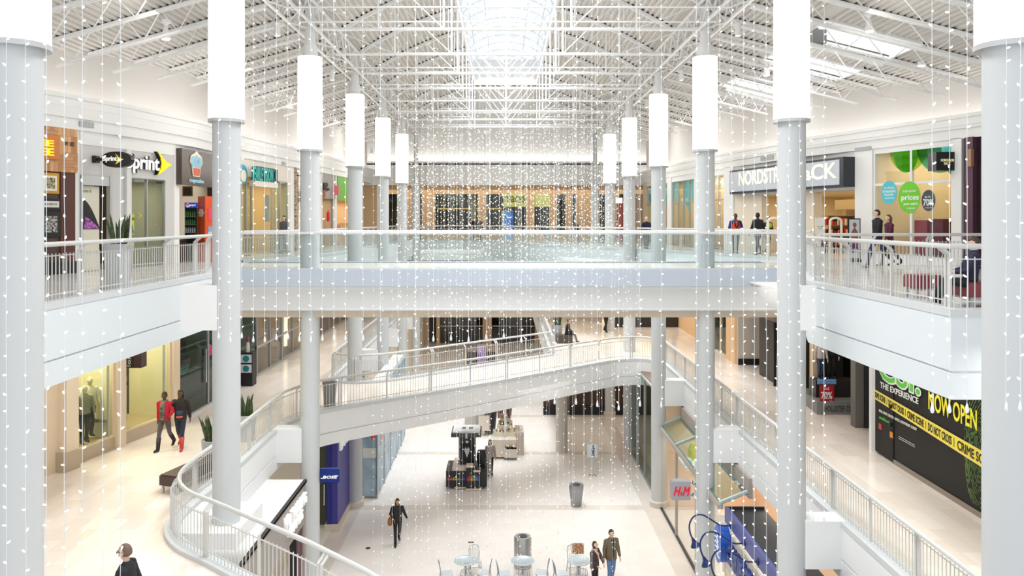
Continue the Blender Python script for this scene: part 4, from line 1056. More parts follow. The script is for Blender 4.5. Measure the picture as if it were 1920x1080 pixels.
m.plate([(a[0], a[1], zs0 + .09), (b[0], b[1], zs0 + .09), (b[0], b[1], zs1 - .09), (a[0], a[1], zs1 - .09)], (f.n.x, f.n.y, 0), 0.03)
m.plate([(b[0], b[1], zs0 + .09), (c2[0], c2[1], zs0 + .09), (c2[0], c2[1], zs1 - .09), (b[0], b[1], zs1 - .09)], (f.n.x, f.n.y, 0), 0.03)
m.build('curved_end', ms_, sg)
ivory = mat('lit_ivory_letters', (255, 250, 226), 0.4, emit=0.75)
f2 = W(f.p(0, 0.64, 0)[:2], f.p(L, 0.64, 0)[:2], True)
rtext(f2, 'NORDSTROM', ivory, sg, 1386, 1491, 316, 344, 0.01, 0.03, bold=0.012)
rtext(f2, 'raCK', ivory, sg, 1496, 1570, 308, 337, 0.01, 0.03, bold=0.012)
# standing things at the entrance
def poster_stand(px, py_base, d, w, h, face, label, frm=black):
    x = X(px, d); t = thing('poster_stand', label, 'sign stand', (x, d, F3))
    m = M(); m.box(x - w/2, x + w/2, d, d + 0.06, F3 + 0.1, F3 + h); m.build('frame', frm, t)
    m = M(); m.box(x - w/2 + 0.04, x + w/2 - 0.04, d - 0.012, d, F3 + 0.14, F3 + h - 0.04); m.build('poster', face, t)
    m = M(); m.box(x - w/2, x + w/2, d - 0.15, d + 0.25, F3, F3 + 0.1); m.build('foot', frm, t)
    return t, x
d = 28.6
t, x = poster_stand(1602, 440, d, 0.46, 1.62, mat('poster_pale_blue', (196, 204, 212), 0.5), 'black framed poster stand of a woman beside the store entrance')
m = M(); m.ball((x, d - 0.02, F3 + 1.38), 0.07, 0.012, 0.09); m.plate([(x - 0.14, d - 0.014, F3 + 0.6), (x + 0.14, d - 0.014, F3 + 0.6), (x + 0.12, d - 0.014, F3 + 1.1), (x, d - 0.014, F3 + 1.3), (x - 0.12, d - 0.014, F3 + 1.1)], (0, -1, 0), 0.006); m.build('portrait', mat('portrait_brown', (128, 88, 80), 0.5), t)
m = M(); m.plate([(x + 0.18*math.cos(a) - 0.04, d - 0.022, F3 + 0.5 + 0.16*math.sin(a)) for a in [2*PI*i/20 for i in range(20)]], (0, -1, 0), 0.005); m.build('purple_spot', mat('spot_purple', (104, 50, 110), 0.5), t)
d = 29.6
t, x = poster_stand(1538, 440, d, 0.36, 1.66, mat('poster_white', (228, 226, 222), 0.5), 'white poster stand with a purple half circle inside the entrance', mat('stand_cream', (226, 214, 190), 0.5))
m = M(); m.plate([(x + 0.15*math.cos(a), d - 0.014, F3 + 0.5 + 0.34*math.sin(a)) for a in [PI*i/16 for i in range(17)]], (0, -1, 0), 0.006); m.build('purple_spot', mat('spot_purple', (104, 50, 110), 0.5), t)
btext(t, 'GET YOUR', mat('dark_letters', (60, 50, 40), 0.5), x, d - 0.012, F3 + 1.3, 0.24, 0.04, 0.004); btext(t, 'RACK', mat('dark_letters', (60, 50, 40), 0.5), x, d - 0.012, F3 + 1.23, 0.14, 0.04, 0.004)
for px, lab in ((1567, 'cream arched security gate at the store entrance'), (1451, 'second cream arched security gate behind the white column')):
    x = X(px, d); m = M()
    m.tubev([(x - 0.22, d, F3), (x - 0.22, d, F3 + 1.5)] + [(x - 0.22*math.cos(PI*i/8), d, F3 + 1.5 + 0.14*math.sin(PI*i/8)) for i in range(9)] + [(x + 0.22, d, F3 + 1.5), (x + 0.22, d, F3)], 0.045, 8)
    tag(m.build('security_gate', mat('gate_cream', (236, 228, 208), 0.4)), lab, 'security gate')
# windows further along on the right
for j, (a, b, nx, lab) in enumerate(((1361, 1338, 2, 'narrow two pane shop window left of the store entrance'), (1305, 1262, 4, 'four pane shop window with turquoise blinds behind the right columns'), (1254, 1214, 3, 'far shop window half hidden by the third right column'))):
    f = frame(PR3, a, b, True); L = f.len
    t = thing('storefront', lab, 'shop front', f.p(L/2, 0, F3))
    zt = EYE + 2.35
    m = M(); f.box(m, 0, L, -0.2, 0.05, zt, TOP3); m.build('header', white, t)
    glazing(f, 0.02, L - 0.02, F3 + 0.1, zt, 0, nx, 1, t, clear, alu, 0.07, zs=[F3 + 0.1, EYE + 1.05, zt])
    room(f, 0.02, L - 0.02, F3, zt, 3.0, mat('pale_sand_room', (232, 214, 178), 0.6), shopf, t, 90)
    if j:
        m = M()
        for i, (s0, s1, zz) in enumerate(((0.02, 0.24, 1.3), (0.28, 0.5, 1.0), (0.76, 0.98, 1.4))):
            m.plate([f.p(L*s0, -0.1, zt), f.p(L*s1, -0.1, zt), f.p(L*s1, -0.1, EYE + zz), f.p(L*(s0*0.6+s1*0.4), -0.1, EYE + zz - 0.5), f.p(L*s0, -0.1, EYE + zz - 0.1)], (f.n.x, f.n.y, 0), 0.02)
        m.build('turquoise_banner', mat('banner_turquoise', (104, 206, 206), 0.5), t)
    shelf_unit(f, L*0.2, L*0.8, -2.8, -2.4, F3, F3 + 1.7, t, gd, 3, 20 + j)
f = frame(PR3, 1214, 1206, True)
t = thing('storefront', 'tan shop front with a small red and white lit sign beyond the right columns', 'shop front', f.p(f.len/2, 0, F3))
m = M(); f.box(m, 0, f.len, -0.2, 0, F3, TOP3); m.build('wall_panel', mat('sand_wall', (226, 206, 176), 0.6), t)
# air grilles and number above the shops
def grille(poly, a, b, y0, y1, lab, flip):
    g = frame(poly, a, b, flip); t = thing('air_grille', lab, 'vent', g.p(g.len/2, 0.12, g.H((a+b)/2, y1)))
    z0, z1 = g.H((a+b)/2, y1), g.H((a+b)/2, y0)
    m = M(); g.box(m, 0, g.len, 0.125, 0.14, z0, z1); m.build('backing', mat('grille_grey', (128, 130, 132), 0.5), t)
    m = M(); n = 7
    for i in range(n): z = z0 + (z1-z0)*(i+0.5)/n; g.box(m, 0, g.len, 0.14, 0.155, z - 0.01, z + 0.012)
    for i in range(5): u = g.len*i/4; g.box(m, u - 0.015, u + 0.015, 0.14, 0.158, z0, z1)
    m.build('slats', mat('grille_slat', (176, 178, 180), 0.5), t)
grille(PL3, 142.5, 168, 229, 239, 'air grille in the header above the phone shop', False)
grille(PL3, 524, 530, 304, 309, 'small air grille above the optician', False)
grille(PR3, 1638, 1609, 276, 283, 'air grille in the header right of the long grey sign', True)
grille(PR3, 1455, 1432, 293, 300, 'air grille above the long grey sign behind the white column', True)

# ---------------------------------------------------------------- far end of the top floor
tan2 = mat('warm_tan_wall', (226, 190, 146), 0.6)
m = M(); m.box(-21, 21, 73.6, 74, F3, F3 + 5.7); struct(m.build('wall_far_shops', tan2))
yy = 60.0
def fx(px): return X(px, yy)
t = thing('storefront', 'row of dark shop windows between tan pillars at the far end of the top floor', 'shop front', (0, yy, F3))
ztop = EYE + 2.0
m = M(); m.box(fx(640), fx(1270), yy - 0.1, yy + 0.3, ztop, EYE + 4.0); m.build('tan_header', tan2, t)
for a, b in ((664, 683), (687, 706), (764, 776), (792, 816), (896, 912), (986, 1002), (1030, 1044), (1060, 1072), (1080, 1108), (1150, 1160)):
    m = M(); m.box(fx(a), fx(b), yy - 0.25, yy + 0.3, F3, ztop + 0.02); m.build('tan_pillar', mat('tan_pillar_stone', (220, 186, 146), 0.5), t)
m = M(); m.box(fx(816), fx(1108), yy - 0.2, yy + 0.1, F3, F3 + 0.42); m.build('tan_sill', tan2, t)
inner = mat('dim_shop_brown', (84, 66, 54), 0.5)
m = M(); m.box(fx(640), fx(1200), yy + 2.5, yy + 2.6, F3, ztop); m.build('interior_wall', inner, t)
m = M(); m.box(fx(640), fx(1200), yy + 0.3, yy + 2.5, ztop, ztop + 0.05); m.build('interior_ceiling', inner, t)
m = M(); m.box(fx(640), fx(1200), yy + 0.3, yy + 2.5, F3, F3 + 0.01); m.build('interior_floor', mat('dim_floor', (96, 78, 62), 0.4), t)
for a, b in ((683, 687), (706, 764), (816, 896), (912, 986), (1002, 1030), (1044, 1060), (1072, 1080), (1108, 1150)):
    m = M(); m.box(fx(a), fx(b), yy + 0.02, yy + 0.04, F3, ztop); m.build('glass_pane', gglass, t)
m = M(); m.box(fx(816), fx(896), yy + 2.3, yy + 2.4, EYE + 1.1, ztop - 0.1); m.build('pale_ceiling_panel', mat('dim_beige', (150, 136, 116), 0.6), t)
m = M(); m.box(fx(816), fx(896), yy + 2.2, yy + 2.25, EYE + 0.85, EYE + 0.95); m.box(fx(912), fx(940), yy + 2.2, yy + 2.25, EYE + 0.85, EYE + 0.95); m.build('warm_strip_light', mat('lit_amber', (255, 196, 110), 0.5, emit=1.2), t)
m = M(); m.box(fx(883), fx(892), yy + 1, yy + 1.2, F3, ztop); m.build('white_post', mat('cream_post', (226, 218, 196), 0.5), t)
sg = thing('wall_sign', 'pale green department store sign with thin dark letters at the far end', 'sign', (fx(965), yy - 0.3, EYE + 1.0))
m = M(); m.box(fx(944), fx(987), yy - 0.16, yy + 0.05, EYE + 1.0, EYE + 2.02); m.box(fx(1002), fx(1030), yy - 0.16, yy + 0.05, EYE + 1.0, EYE + 2.02); m.build('green_panel', mat('lime_panel', (206, 214, 130), 0.5, emit=0.12), sg)
btext(sg, 'macys', mat('thin_dark_letters', (70, 74, 50), 0.5), fx(965.5), yy - 0.16, EYE + 1.5, 38/FOC*yy, 17/FOC*yy, 0.03)
yb = 58.0
t = thing('display_board', 'bright blue poster board standing at the far end of the top floor', 'display board', (X(952, yb), yb, F3))
m = M(); m.box(X(941, yb), X(962, yb), yb, yb + 0.1, F3, Z(395, yb)); m.build('frame', alu, t)
m = M(); m.box(X(946, yb), X(961.5, yb), yb - 0.02, yb, F3 + 0.1, Z(396, yb)); m.build('poster', tex_mat('blue_poster', 'noise', [(24, 90, 220), (70, 170, 245)], 0.4, 1.5, axes='XZ'), t)
sg = blade('small glowing white sign hanging in front of a red far shop', 'sign', X(1155, 52), X(1167, 52), 52, Z(381, 52), Z(371, 52), mat('lit_white_box', (255, 246, 236), 0.4, emit=1.2))
m = M(); m.tube((X(1161, 52), 52.05, Z(371, 52)), (X(1161, 52), 52.05, EYE + 6.52), 0.02, 5); m.build('hanger', alu, sg)
m = M(); m.box(X(1158, 55), X(1172, 55), 55, 55.4, F3, Z(372, 55)); tag(m.build('red_panel', mat('deep_red_panel', (150, 60, 44), 0.5)), 'dark red panel below the small glowing far sign', 'panel')
m = M(); m.box(-21, -9.5, 57.4, 57.6, F3, EYE + 2.6); struct(m.build('wall_far_left', tan2))

# ---------------------------------------------------------------- middle floor, left shops
PL2 = [(-13.4, 14), (-12.6, 17.5), (-11.9, 20.5), (-11.4, 22.9), (-10.7, 25.8), (-10.6, 28), (-10.6, 72)]
T2 = F3 - 0.45
ylw = mat('boutique_yellow', (232, 224, 188), 0.6); bst = mat('beige_stone_base', (184, 168, 146), 0.5)
f = frame(PL2, 60, 133)
t = thing('storefront', 'beige panelled pier at the left edge of the middle floor boutique', 'shop front', f.p(f.len/2, 0, F2))
m = M(); f.box(m, 0, f.len, -0.3, 0.0, F2, T2); m.build('wall_panel', beige, t)
m = M(); f.box(m, f.U(110), f.len, 0, 0.25, F2 + 0.5, T2); m.build('pilaster', mat('light_beige', (234, 218, 194), 0.6), t)
m = M(); f.box(m, f.U(104), f.len, 0, 0.30, F2, F2 + 0.5); m.build('pilaster_base', bst, t)
for a, b, lab in ((133, 212, 'boutique window with two dressed mannequins and a low table'), (228, 318, 'pale yellow boutique window with fashion posters behind the glass')):
    f = frame(PL2, a, b); L = f.len
    t = thing('storefront', lab, 'shop front', f.p(L/2, 0, F2))
    m = M(); f.box(m, 0, L, -0.15, 0.06, F2, F2 + 0.36); m.build('base', bst, t)
    glazing(f, 0.0, L, F2 + 0.36, T2 - 0.2, 0, 1, 1, t, gglass, mat('beige_frame', (224, 204, 176), 0.5), 0.1)
    m = M(); f.box(m, L*0.86, L*0.88, -0.03, 0.03, F2 + 0.36, T2 - 0.2); m.build('mullion', alu, t)
    room(f, 0.03, L - 0.03, F2 + 0.3, T2 - 0.2, 1.6, ylw, mat('boutique_wood_floor', (170, 150, 112), 0.4), t, 300)
for i, (a, b) in enumerate(((212, 228), (318, 330))): pilaster(PL2, a, b, f'trim_{60+i}', T2, 0.16, F2, beige)
f = frame(PL2, 228, 318)
for i, (u0, u1, z0, z1) in enumerate(((f.U(230), f.U(254), 1.75, 2.75), (f.U(230), f.U(236), 0.6, 1.65), (f.U(238), f.U(254), 0.6, 1.65))):
    p = thing('fashion_poster', ['grey landscape fashion poster high in the yellow boutique window', 'narrow fashion poster of a person at the left of the yellow window', 'black and white poster of a person in a long coat in the yellow window'][i], 'poster', f.p((u0+u1)/2, -0.3, F2 + z0))
    m = M(); f.box(m, u0, u1, -0.32, -0.30, F2 + z0, F2 + z1); m.build('sheet', mat('poster_grey', (198, 190, 172), 0.5), p)
    m = M(); um = (u0+u1)/2; w_ = (u1-u0)*0.3
    if i: 
        m.plate([f.p(um + a*w_, -0.295, F2 + z0 + b) for a, b in ((-0.9, 0.08), (0.9, 0.08), (0.6, 0.55), (0.75, 0.75), (0.2, 0.84), (-0.2, 0.84), (-0.75, 0.75), (-0.6, 0.55))], (f.n.x, f.n.y, 0), 0.005); disc(m, f, um, -0.295, F2 + z0 + 0.93, w_*0.33, 0.09, 0.005, 14)
    else: m.plate([f.p(u0 + 0.02, -0.295, F2 + z0 + 0.05), f.p(u1 - 0.02, -0.295, F2 + z0 + 0.2), f.p(u1 - 0.02, -0.295, F2 + z0 + 0.5), f.p(u0 + 0.02, -0.295, F2 + z0 + 0.42)], (f.n.x, f.n.y, 0), 0.005)
    m.build('picture', mat('poster_ink', (84, 78, 72), 0.5), p)
by = 23.4
t = blade('dark plum hanging sign with white letters running upwards under the left balcony', 'sign', X(228, by), X(265, by), by, Z(690, by), Z(652, by), mat('sign_plum', (58, 38, 48), 0.4), thick=0.35)
btext(t, 'long', mat('white_sign_letters', (240, 238, 238), 0.4, emit=0.3), X(243, by), by, Z(672, by), 30/FOC*by, 8/FOC*by, 0.015, up=(-1, 0, 0), right=(0, 0, 1))
m = M(); m.tube((X(215, by), by + 0.17, Z(680, by)), (X(229, by), by + 0.17, Z(680, by)), 0.04, 6); m.build('arm', black, t)
# beauty shop with dark interior
f = frame(PL2, 330, 480); L = f.len
t = thing('storefront', 'dark glazed beauty shop with black interior behind the second left column', 'shop front', f.p(L/2, 0, F2))
glazing(f, 0, L, F2 + 0.03, T2, 0, 3, 1, t, glass('teal_glass', (190, 214, 210), 0.14), alu, 0.07)
room(f, 0.02, L - 0.02, F2, T2, 3.0, mat('black_shop_wall', (44, 44, 46), 0.35), black, t, 55, (0.9, 1, 1))
m = M(); f.box(m, 0.0, 0.06, 0.02, 0.1, F2, T2); m.build('black_edge', black, t)
m = M(); f.box(m, L*0.1, L*0.6, -1.6, -1.0, F2 + 0.02, F2 + 0.95); m.build('glossy_counter', mat('gloss_black', (18, 18, 20), 0.2), t)
m = M(); f.box(m, L*0.05, L*0.62, -2.9, -2.7, F2 + 1.35, F2 + 1.42); f.box(m, L*0.05, L*0.62, -2.9, -2.6, F2 + 1.05, F2 + 1.1); m.build('glass_shelf', mat('pale_shelf', (196, 204, 204), 0.2, emit=0.15), t)
m = M(); p = f.p(f.U(384), 0.06, 0); f.box(m, f.U(381), f.U(383), 0.05, 0.1, F2 + 0.9, F2 + 2.1); m.build('door_handle', chrome, t)
o = thing('ring_light', 'glowing white ring light near the top of the dark beauty shop', 'lamp', f.p(f.U(347), -0.5, F2 + 3.3))
m = M(); u = f.U(347); z = f.H(347, 643); m.tubev([f.p(u + 0.34*math.cos(a), -0.4, z + 0.34*math.sin(a)) for a in [2*PI*i/24 for i in range(24)]], 0.045, 6, closed=True); m.build('ring', mat('lit_ring', (255, 255, 255), 0.4, emit=2.0), o)
dots = tex_mat('polka_dots', 'dots', [(24, 22, 24), (236, 232, 222)], 0.5, 9.0, axes='YZ')
def dome(px, py, rpx, label):
    u = f.U(px); z = f.H(px, py); d_ = (f.A + f.u*u).y; r = rpx/FOC*d_*1.0
    o = thing('round_display', label, 'shop display', f.p(u, 0.0, z - r))
    m = M(); m.plate([f.p(u + r*1.15*math.cos(a), -0.25, z + r*math.sin(a)) for a in [PI + PI*i/16 for i in range(17)]], (f.n.x, f.n.y, 0), 0.12); m.build('dotted_half', dots, o)
    m = M(); m.plate([f.p(u + r*1.15*math.cos(a), -0.25, z + r*math.sin(a)) for a in [PI*i/16 for i in range(17)]], (f.n.x, f.n.y, 0), 0.12); m.build('dark_half', black, o)
    m = M(); f.box(m, u - r*1.1, u + r*1.1, -0.12, -0.08, z - 0.02, z + 0.14); m.build('pink_band', mat('hot_pink', (214, 20, 110), 0.4), o)
    return o, u, z, r
o, u, z, r = dome(353, 681, 20, 'round polka dot display with a pink band inside the dark beauty shop')
text('pamper girl', white, o, f.p(u + 0.1, -0.08, z + 0.06), r*1.1, 0.07, (f.u.x, f.u.y, 0), (f.n.x, f.n.y, 0), 0.005)
o, u, z, r = dome(393, 665, 9, 'small dotted bag display with a shiny pink rosette beside the column')
m = M(); 
for i in range(9): 
    a = 2*PI*i/8; rr = 0 if i == 8 else r*0.8; p = f.p(u + rr*math.cos(a), -0.05, z + r*0.9 + rr*math.sin(a)); m.ball(p, r*0.55)
m.build('rosette', mat('shiny_pink', (206, 30, 130), 0.2), o)
x = X(457, 31.0) + 0.1; d = 31.0
t = thing('product_display', 'black display stand with a giant pink lipstick and teal boxes behind the second left column', 'shop display', (x, d, F2))
m = M(); m.box(x - 0.25, x + 0.25, d, d + 0.5, F2, F2 + 1.35); m.build('stand', black, t)
for z in (0.55, 0.95):
    m = M(); m.box(x - 0.22, x + 0.22, d - 0.02, d, F2 + z, F2 + z + 0.33); m.build('card', mat('card_white', (226, 226, 230), 0.4), t)
    m = M(); m.plate([(x + 0.13*math.cos(a), d - 0.03, F2 + z + 0.165 + 0.13*math.sin(a)) for a in [2*PI*i/12 for i in range(12)]], (0, -1, 0), 0.01); m.build('teal_picture', mat('teal_print', (30, 130, 150), 0.4), t)
m = M(); m.lathe([(0.08, 1.35), (0.08, 1.62), (0.06, 1.62), (0.06, 1.75)], (x, d + 0.2, F2), 12); m.build('lipstick_case', mat('case_cream', (236, 226, 216), 0.3), t)
m = M(); m.lathe([(0.055, 1.75), (0.055, 1.9), (0.02, 2.0)], (x, d + 0.2, F2), 12); m.build('lipstick', mat('lipstick_plum', (150, 60, 100), 0.3), t)
# tan glazed shop with the easel poster, and shops beyond
for a, b, lab, wmat in ((480, 566, 'glass fronted shop with warm interior behind the portrait easel', mat('olive_room', (176, 160, 120), 0.6)), (566, 655, 'long far glass shop front on the left of the middle floor', mat('peach_room2', (226, 192, 150), 0.6))):
    f = frame(PL2, a, b); L = f.len
    t = thing('storefront', lab, 'shop front', f.p(L/2, 0, F2))
    glazing(f, 0, L, F2 + 0.03, T2, 0, 4, 1, t, clear, alu, 0.08, zs=[F2 + 0.05, F2 + 1.25, T2])
    room(f, 0.02, L - 0.02, F2, T2, 3.5, wmat, mat('dark_shop_floor', (90, 78, 66), 0.3), t, 60)
    m = M(); f.box(m, L*0.74, L*0.78, -0.4, -0.3, F2 + 0.4, T2); m.build('light_strip', mat('lit_cream_strip', (255, 244, 216), 0.5, emit=2.2), t)
    shelf_unit(f, L*0.45, L*0.7, -3.2, -2.8, F2, F2 + 1.9, t, gd, 4, 31)
d = 36.6; x = X(520.5, d)
t = thing('poster_easel', 'easel with a portrait poster of a long dark haired woman on the middle floor', 'sign stand', (x, d, F2))
m = M(); m.tube((x, d + 0.05, F2), (x, d + 0.05, F2 + 1.5), 0.025, 6); m.build('stand', alu, t)
m = M(); m.lathe([(0.2, 0), (0.2, 0.03), (0.03, 0.05)], (x, d + 0.05, F2), 14); m.build('base', alu, t)
m = M(); m.box(x - 0.23, x + 0.23, d - 0.02, d + 0.02, F2 + 0.72, F2 + 1.42); m.build('board', mat('poster_blush', (226, 214, 216), 0.5), t)
m = M(); m.plate([(x + a*0.2, d - 0.03, F2 + 0.78 + b*0.6) for a, b in ((-0.75, 0.15), (-0.2, 0.25), (0.2, 0.25), (0.8, 0.15), (0.7, 0.5), (0.4, 0.85), (0, 1.0), (-0.4, 0.85), (-0.6, 0.5))], (0, -1, 0), 0.006); m.build('hair_picture', mat('ink_black', (40, 28, 36), 0.5), t)
m = M(); m.ball((x, d - 0.04, F2 + 1.2), 0.055, 0.008, 0.08); m.plate([(x + a*0.2, d - 0.045, F2 + 0.78 + b*0.6) for a, b in ((-0.6, 0.0), (0.4, 0.0), (0.25, 0.4), (0.05, 0.6), (-0.05, 0.6), (-0.25, 0.4))], (0, -1, 0), 0.004); m.build('face_picture', mat('skin_print', (222, 178, 158), 0.5), t)

# ---------------------------------------------------------------- middle floor, right side
wx = 10.75
f = W((wx, 22.2), (wx, 9.0), False)
if f.n.x > 0: f.n = -f.n
T2r = F3 - 0.45
t = thing('hoarding', 'black advertising wall with green and yellow lettering and a printed tape', 'hoarding', (wx, 18, F2))
bw_ = mat('hoarding_black', (38, 36, 35), 0.5, spec=0.2)
m = M(); f.box(m, 0, f.len, -0.1, 0, F2 + 0.1, T2r); m.build('panel', bw_, t)
m = M(); f.box(m, 1.05, f.len, -0.1, 0.03, F2, F2 + 0.12); m.build('skirting', mat('taupe_skirting', (150, 138, 126), 0.5), t)
m = M(); f.box(m, 0.0, 1.0, 0.0, 0.02, F2 + 0.06, T2r); m.build('door_leaf', bw_, t)
m = M(); f.box(m, 1.0, 1.03, 0.0, 0.022, F2, T2r); m.build('door_gap', mat('pure_black', (8, 8, 8), 0.7), t)
m = M()
for z in (1.0, 1.5): f.box(m, 0.9, 0.98, 0.02, 0.08, F2 + z, F2 + z + 0.1)
m.build('door_latch', black, t)
rv, nv = (0, -1, 0), (-1, 0, 0)
def htext(s, mm, px0, px1, zc, h, depth=0.006, w=0.025, nm='lettering', bold=0.0, slope=0.0):
    d0, d1 = wx*FOC/(px0-VPX), wx*FOC/(px1-VPX)
    o = text(s, mm, t, (wx - w, (d0+d1)/2, zc), d0-d1, h, rv, nv, depth, nm, bold=bold)
    if slope:
        off = WL[t]
        for v in o.data.vertices: v.co.z += slope*(v.co.y + off.y - (d0+d1)/2)
    return o
grn = mat('poster_green', (96, 196, 62), 0.45); gpale = mat('poster_pale', (232, 236, 226), 0.45); pyel = mat('poster_yellow', (246, 232, 50), 0.45)
htext('CSI:', gpale, 1649, 1729, 7.72, 0.86, 0.004, 0.022, 'letter_outline', 0.05); htext('CSI:', grn, 1650, 1727, 7.73, 0.78, 0.006, 0.026, bold=0.01)
htext('THE EXPERIENCE', gpale, 1652, 1724, 7.18, 0.17, bold=0.02)
htext('NOW OPEN', pyel, 1743, 1834, 7.32, 0.46, bold=0.02)
htext('MALL EVENT CENTER - LEVEL 3, SOUTHEAST COURT', gpale, 1650, 1721, 6.42, 0.085, bold=0.02)
htext('csiexhibit.com', grn, 1650, 1670, 6.24, 0.08, bold=0.02)
m = M()
for z in (5.98, 5.93): f.box(m, 22.2 - wx*FOC/(1687-VPX), 22.2 - wx*FOC/(1717-VPX), 0.02, 0.025, z, z + 0.012)
m.build('fine_print', gpale, t)
for px, z, c, nm in ((1652, 5.98, (206, 60, 50), 'red_mark'), (1673, 5.92, (220, 150, 60), 'orange_mark')):
    u = 22.2 - wx*FOC/(px-VPX); m = M(); f.box(m, u - 0.08, u + 0.08, 0.024, 0.03, z - 0.08, z + 0.08); m.build(nm, mat(nm, c, 0.5), t)
# tape
m = M(); n = 8; tp = []
def tz(u): return 6.83 - 0.066*u
def th(u): return 0.135 + 0.010*u
m.plate([f.p(0.0, 0.021, tz(0) - th(0)), f.p(f.len, 0.021, tz(f.len) - th(f.len)), f.p(f.len, 0.021, tz(f.len) + th(f.len)), f.p(0, 0.021, tz(0) + th(0))], (-1, 0, 0), 0.004)
m.build('yellow_tape', mat('tape_yellow', (250, 228, 70), 0.45), t)
m = M()
for sgn in (-1, 1):
    m.plate([f.p(0.0, 0.0255, tz(0) + sgn*(th(0) - 0.02)), f.p(f.len, 0.0255, tz(f.len) + sgn*(th(f.len) - 0.03)), f.p(f.len, 0.0255, tz(f.len) + sgn*th(f.len)), f.p(0, 0.0255, tz(0) + sgn*th(0))], (-1, 0, 0), 0.002)
m.build('tape_edge', mat('tape_edge_cream', (240, 222, 140), 0.45), t)
for s_, a, b in (('CRIME SCENE', 1640.5, 1662), ('|', 1664.5, 1665.2), ('DO NOT CROSS', 1667.5, 1696.5), ('|', 1699, 1699.7), ('CRIME SCENE', 1703, 1734), ('|', 1737.4, 1738.2), ('DO NOT CROSS', 1742, 1786.5), ('|', 1790.5, 1791.4), ('CRIME SCENE', 1797, 1868)):
    um = 22.2 - wx*FOC/((a+b)/2-VPX)
    htext(s_, black, a, b, tz(um), th(um)*1.25, 0.004, 0.026, 'tape_lettering', 0.03, 0.066)
# fingerprint: nested broken ridges
m = M(); rnd = random.Random(5); uc = 22.2 - wx*FOC/(1862-VPX); zc = 6.55
for k in range(4, 24):
    r = 0.055*k; a = -2.6
    while a < 1.9:
        b = a + rnd.uniform(0.12, 0.5); pts = []
        for i in range(5):
            aa = a + (b-a)*i/4; q = r*(1 + 0.05*math.sin(3*aa + k*0.4)); pts.append((uc - q*0.85*math.sin(aa + 0.9), zc - q*1.25*math.cos(aa + 0.9)))
        for (p0, p1) in zip(pts[:-1], pts[1:]):
            if max(p0[0], p1[0]) < f.len and max(p0[1], p1[1]) < T2r - 0.05 and min(p0[1], p1[1]) > F2 + 0.2 and rnd.random() < 0.88:
                du, dz = p1[0]-p0[0], p1[1]-p0[1]; l = math.hypot(du, dz) or 1; nx_, nz_ = -dz/l*0.0075, du/l*0.0075
                m.plate([f.p(p0[0]-nx_, 0.012, p0[1]-nz_), f.p(p1[0]-nx_, 0.012, p1[1]-nz_), f.p(p1[0]+nx_, 0.012, p1[1]+nz_), f.p(p0[0]+nx_, 0.012, p0[1]+nz_)], (-1, 0, 0), 0.003)
        a = b + rnd.uniform(0.03, 0.1)
m.build('fingerprint', mat('fingerprint_green', (104, 140, 66), 0.5), t)
m = M(); m.box(10.62, 10.8, 22.2, 22.34, F2, T2r); struct(m.build('trim_70', white))
m = M(); m.box(10.8, 11.4, 22.34, 24.8, F2, T2r); 
struct(m.build('wall_recess', black)) if False else None
# dark corner shop
t = thing('storefront', 'dark corner clothes shop with a grey stone base and black pillar', 'shop front', (11.5, 26, F2))
m = M(); m.box(11.35, 11.62, 24.8, 25.15, F2, T2r); m.build('grey_pillar', mat('pillar_grey', (104, 100, 94), 0.5), t)
m = M(); m.box(11.62, 14, 24.75, 25.15, F2 + 0.02, T2r); m.build('black_pillar', mat('pillar_black', (28, 28, 29), 0.5), t)
gb = mat('grey_base', (128, 128, 126), 0.5)
m = M(); m.prism([(10.8, 26.5), (12.6, 26.5), (12.6, 28.6), (11.0, 28.6)], F2, F2 + 0.45); m.build('stone_base', gb, t)
btext(t, 'HOLLISTER CO', mat('base_letters', (56, 56, 56), 0.5), X(1572, 26.5), 26.5, F2 + 0.2, 52/FOC*26.5, 0.2, 0.006, bold=0.02)
dk = mat('dim_store_dark', (30, 26, 24), 0.6)
m = M(); m.box(10.9, 14.5, 31.0, 31.1, F2, T2r); m.box(14.4, 14.5, 26.5, 31, F2, T2r); m.build('interior_wall', dk, t)
m = M(); m.box(11.1, 11.3, 27.6, 27.9, F2 + 0.45, T2r); m.build('lit_panel', mat('panel_warm', (214, 186, 150), 0.5), t)
m = M(); m.box(11.0, 12.4, 27.1, 27.7, F2 + 0.45, F2 + 1.05); m.build('dark_cabinet', mat('cabinet_dark', (52, 46, 42), 0.4), t)
area_light('shop_spot', (11.7, 27.0, T2r - 0.3), 0.4, 0.4, 22, (1, 0.8, 0.58), (0, 0.25, -1))
m = M(); rnd = random.Random(3)
for i in range(26): m.ball((12.2 + rnd.uniform(-0.35, 0.35), 28.2, F2 + 2.25 + rnd.uniform(-0.55, 0.55)), 0.05)
o = m.build('glass_beads', mat('amber_beads', (150, 70, 50), 0.2), t); o['kind'] = 'stuff'
m = M()
for i in range(6): m.ball((11.95 + i*0.09, 28.0, F2 + 2.0 + 0.06*(i % 3)), 0.035)
m.build('amber_lamp', mat('lit_amber_lamp', (255, 190, 110), 0.5, emit=4.0), t)
m = M()
for i in range(7): 
    a = -0.7 + 0.2*i; m.tubev([(12.6, 27.5, F2 + 1.2), (12.55 + 0.3*math.sin(a), 27.45, F2 + 1.9), (12.5 + 0.7*math.sin(a), 27.4, F2 + 2.5 - 0.25*abs(a))], [0.05, 0.07, 0.01], 5, flat=0.3)
m.build('palm_leaf', mat('dark_leaf', (34, 56, 24), 0.5), t)
p = thing('sale_poster', 'dark red sale poster reading 70% in the corner shop window', 'poster', (X(1550, 26.6), 26.6, F2 + 0.6))
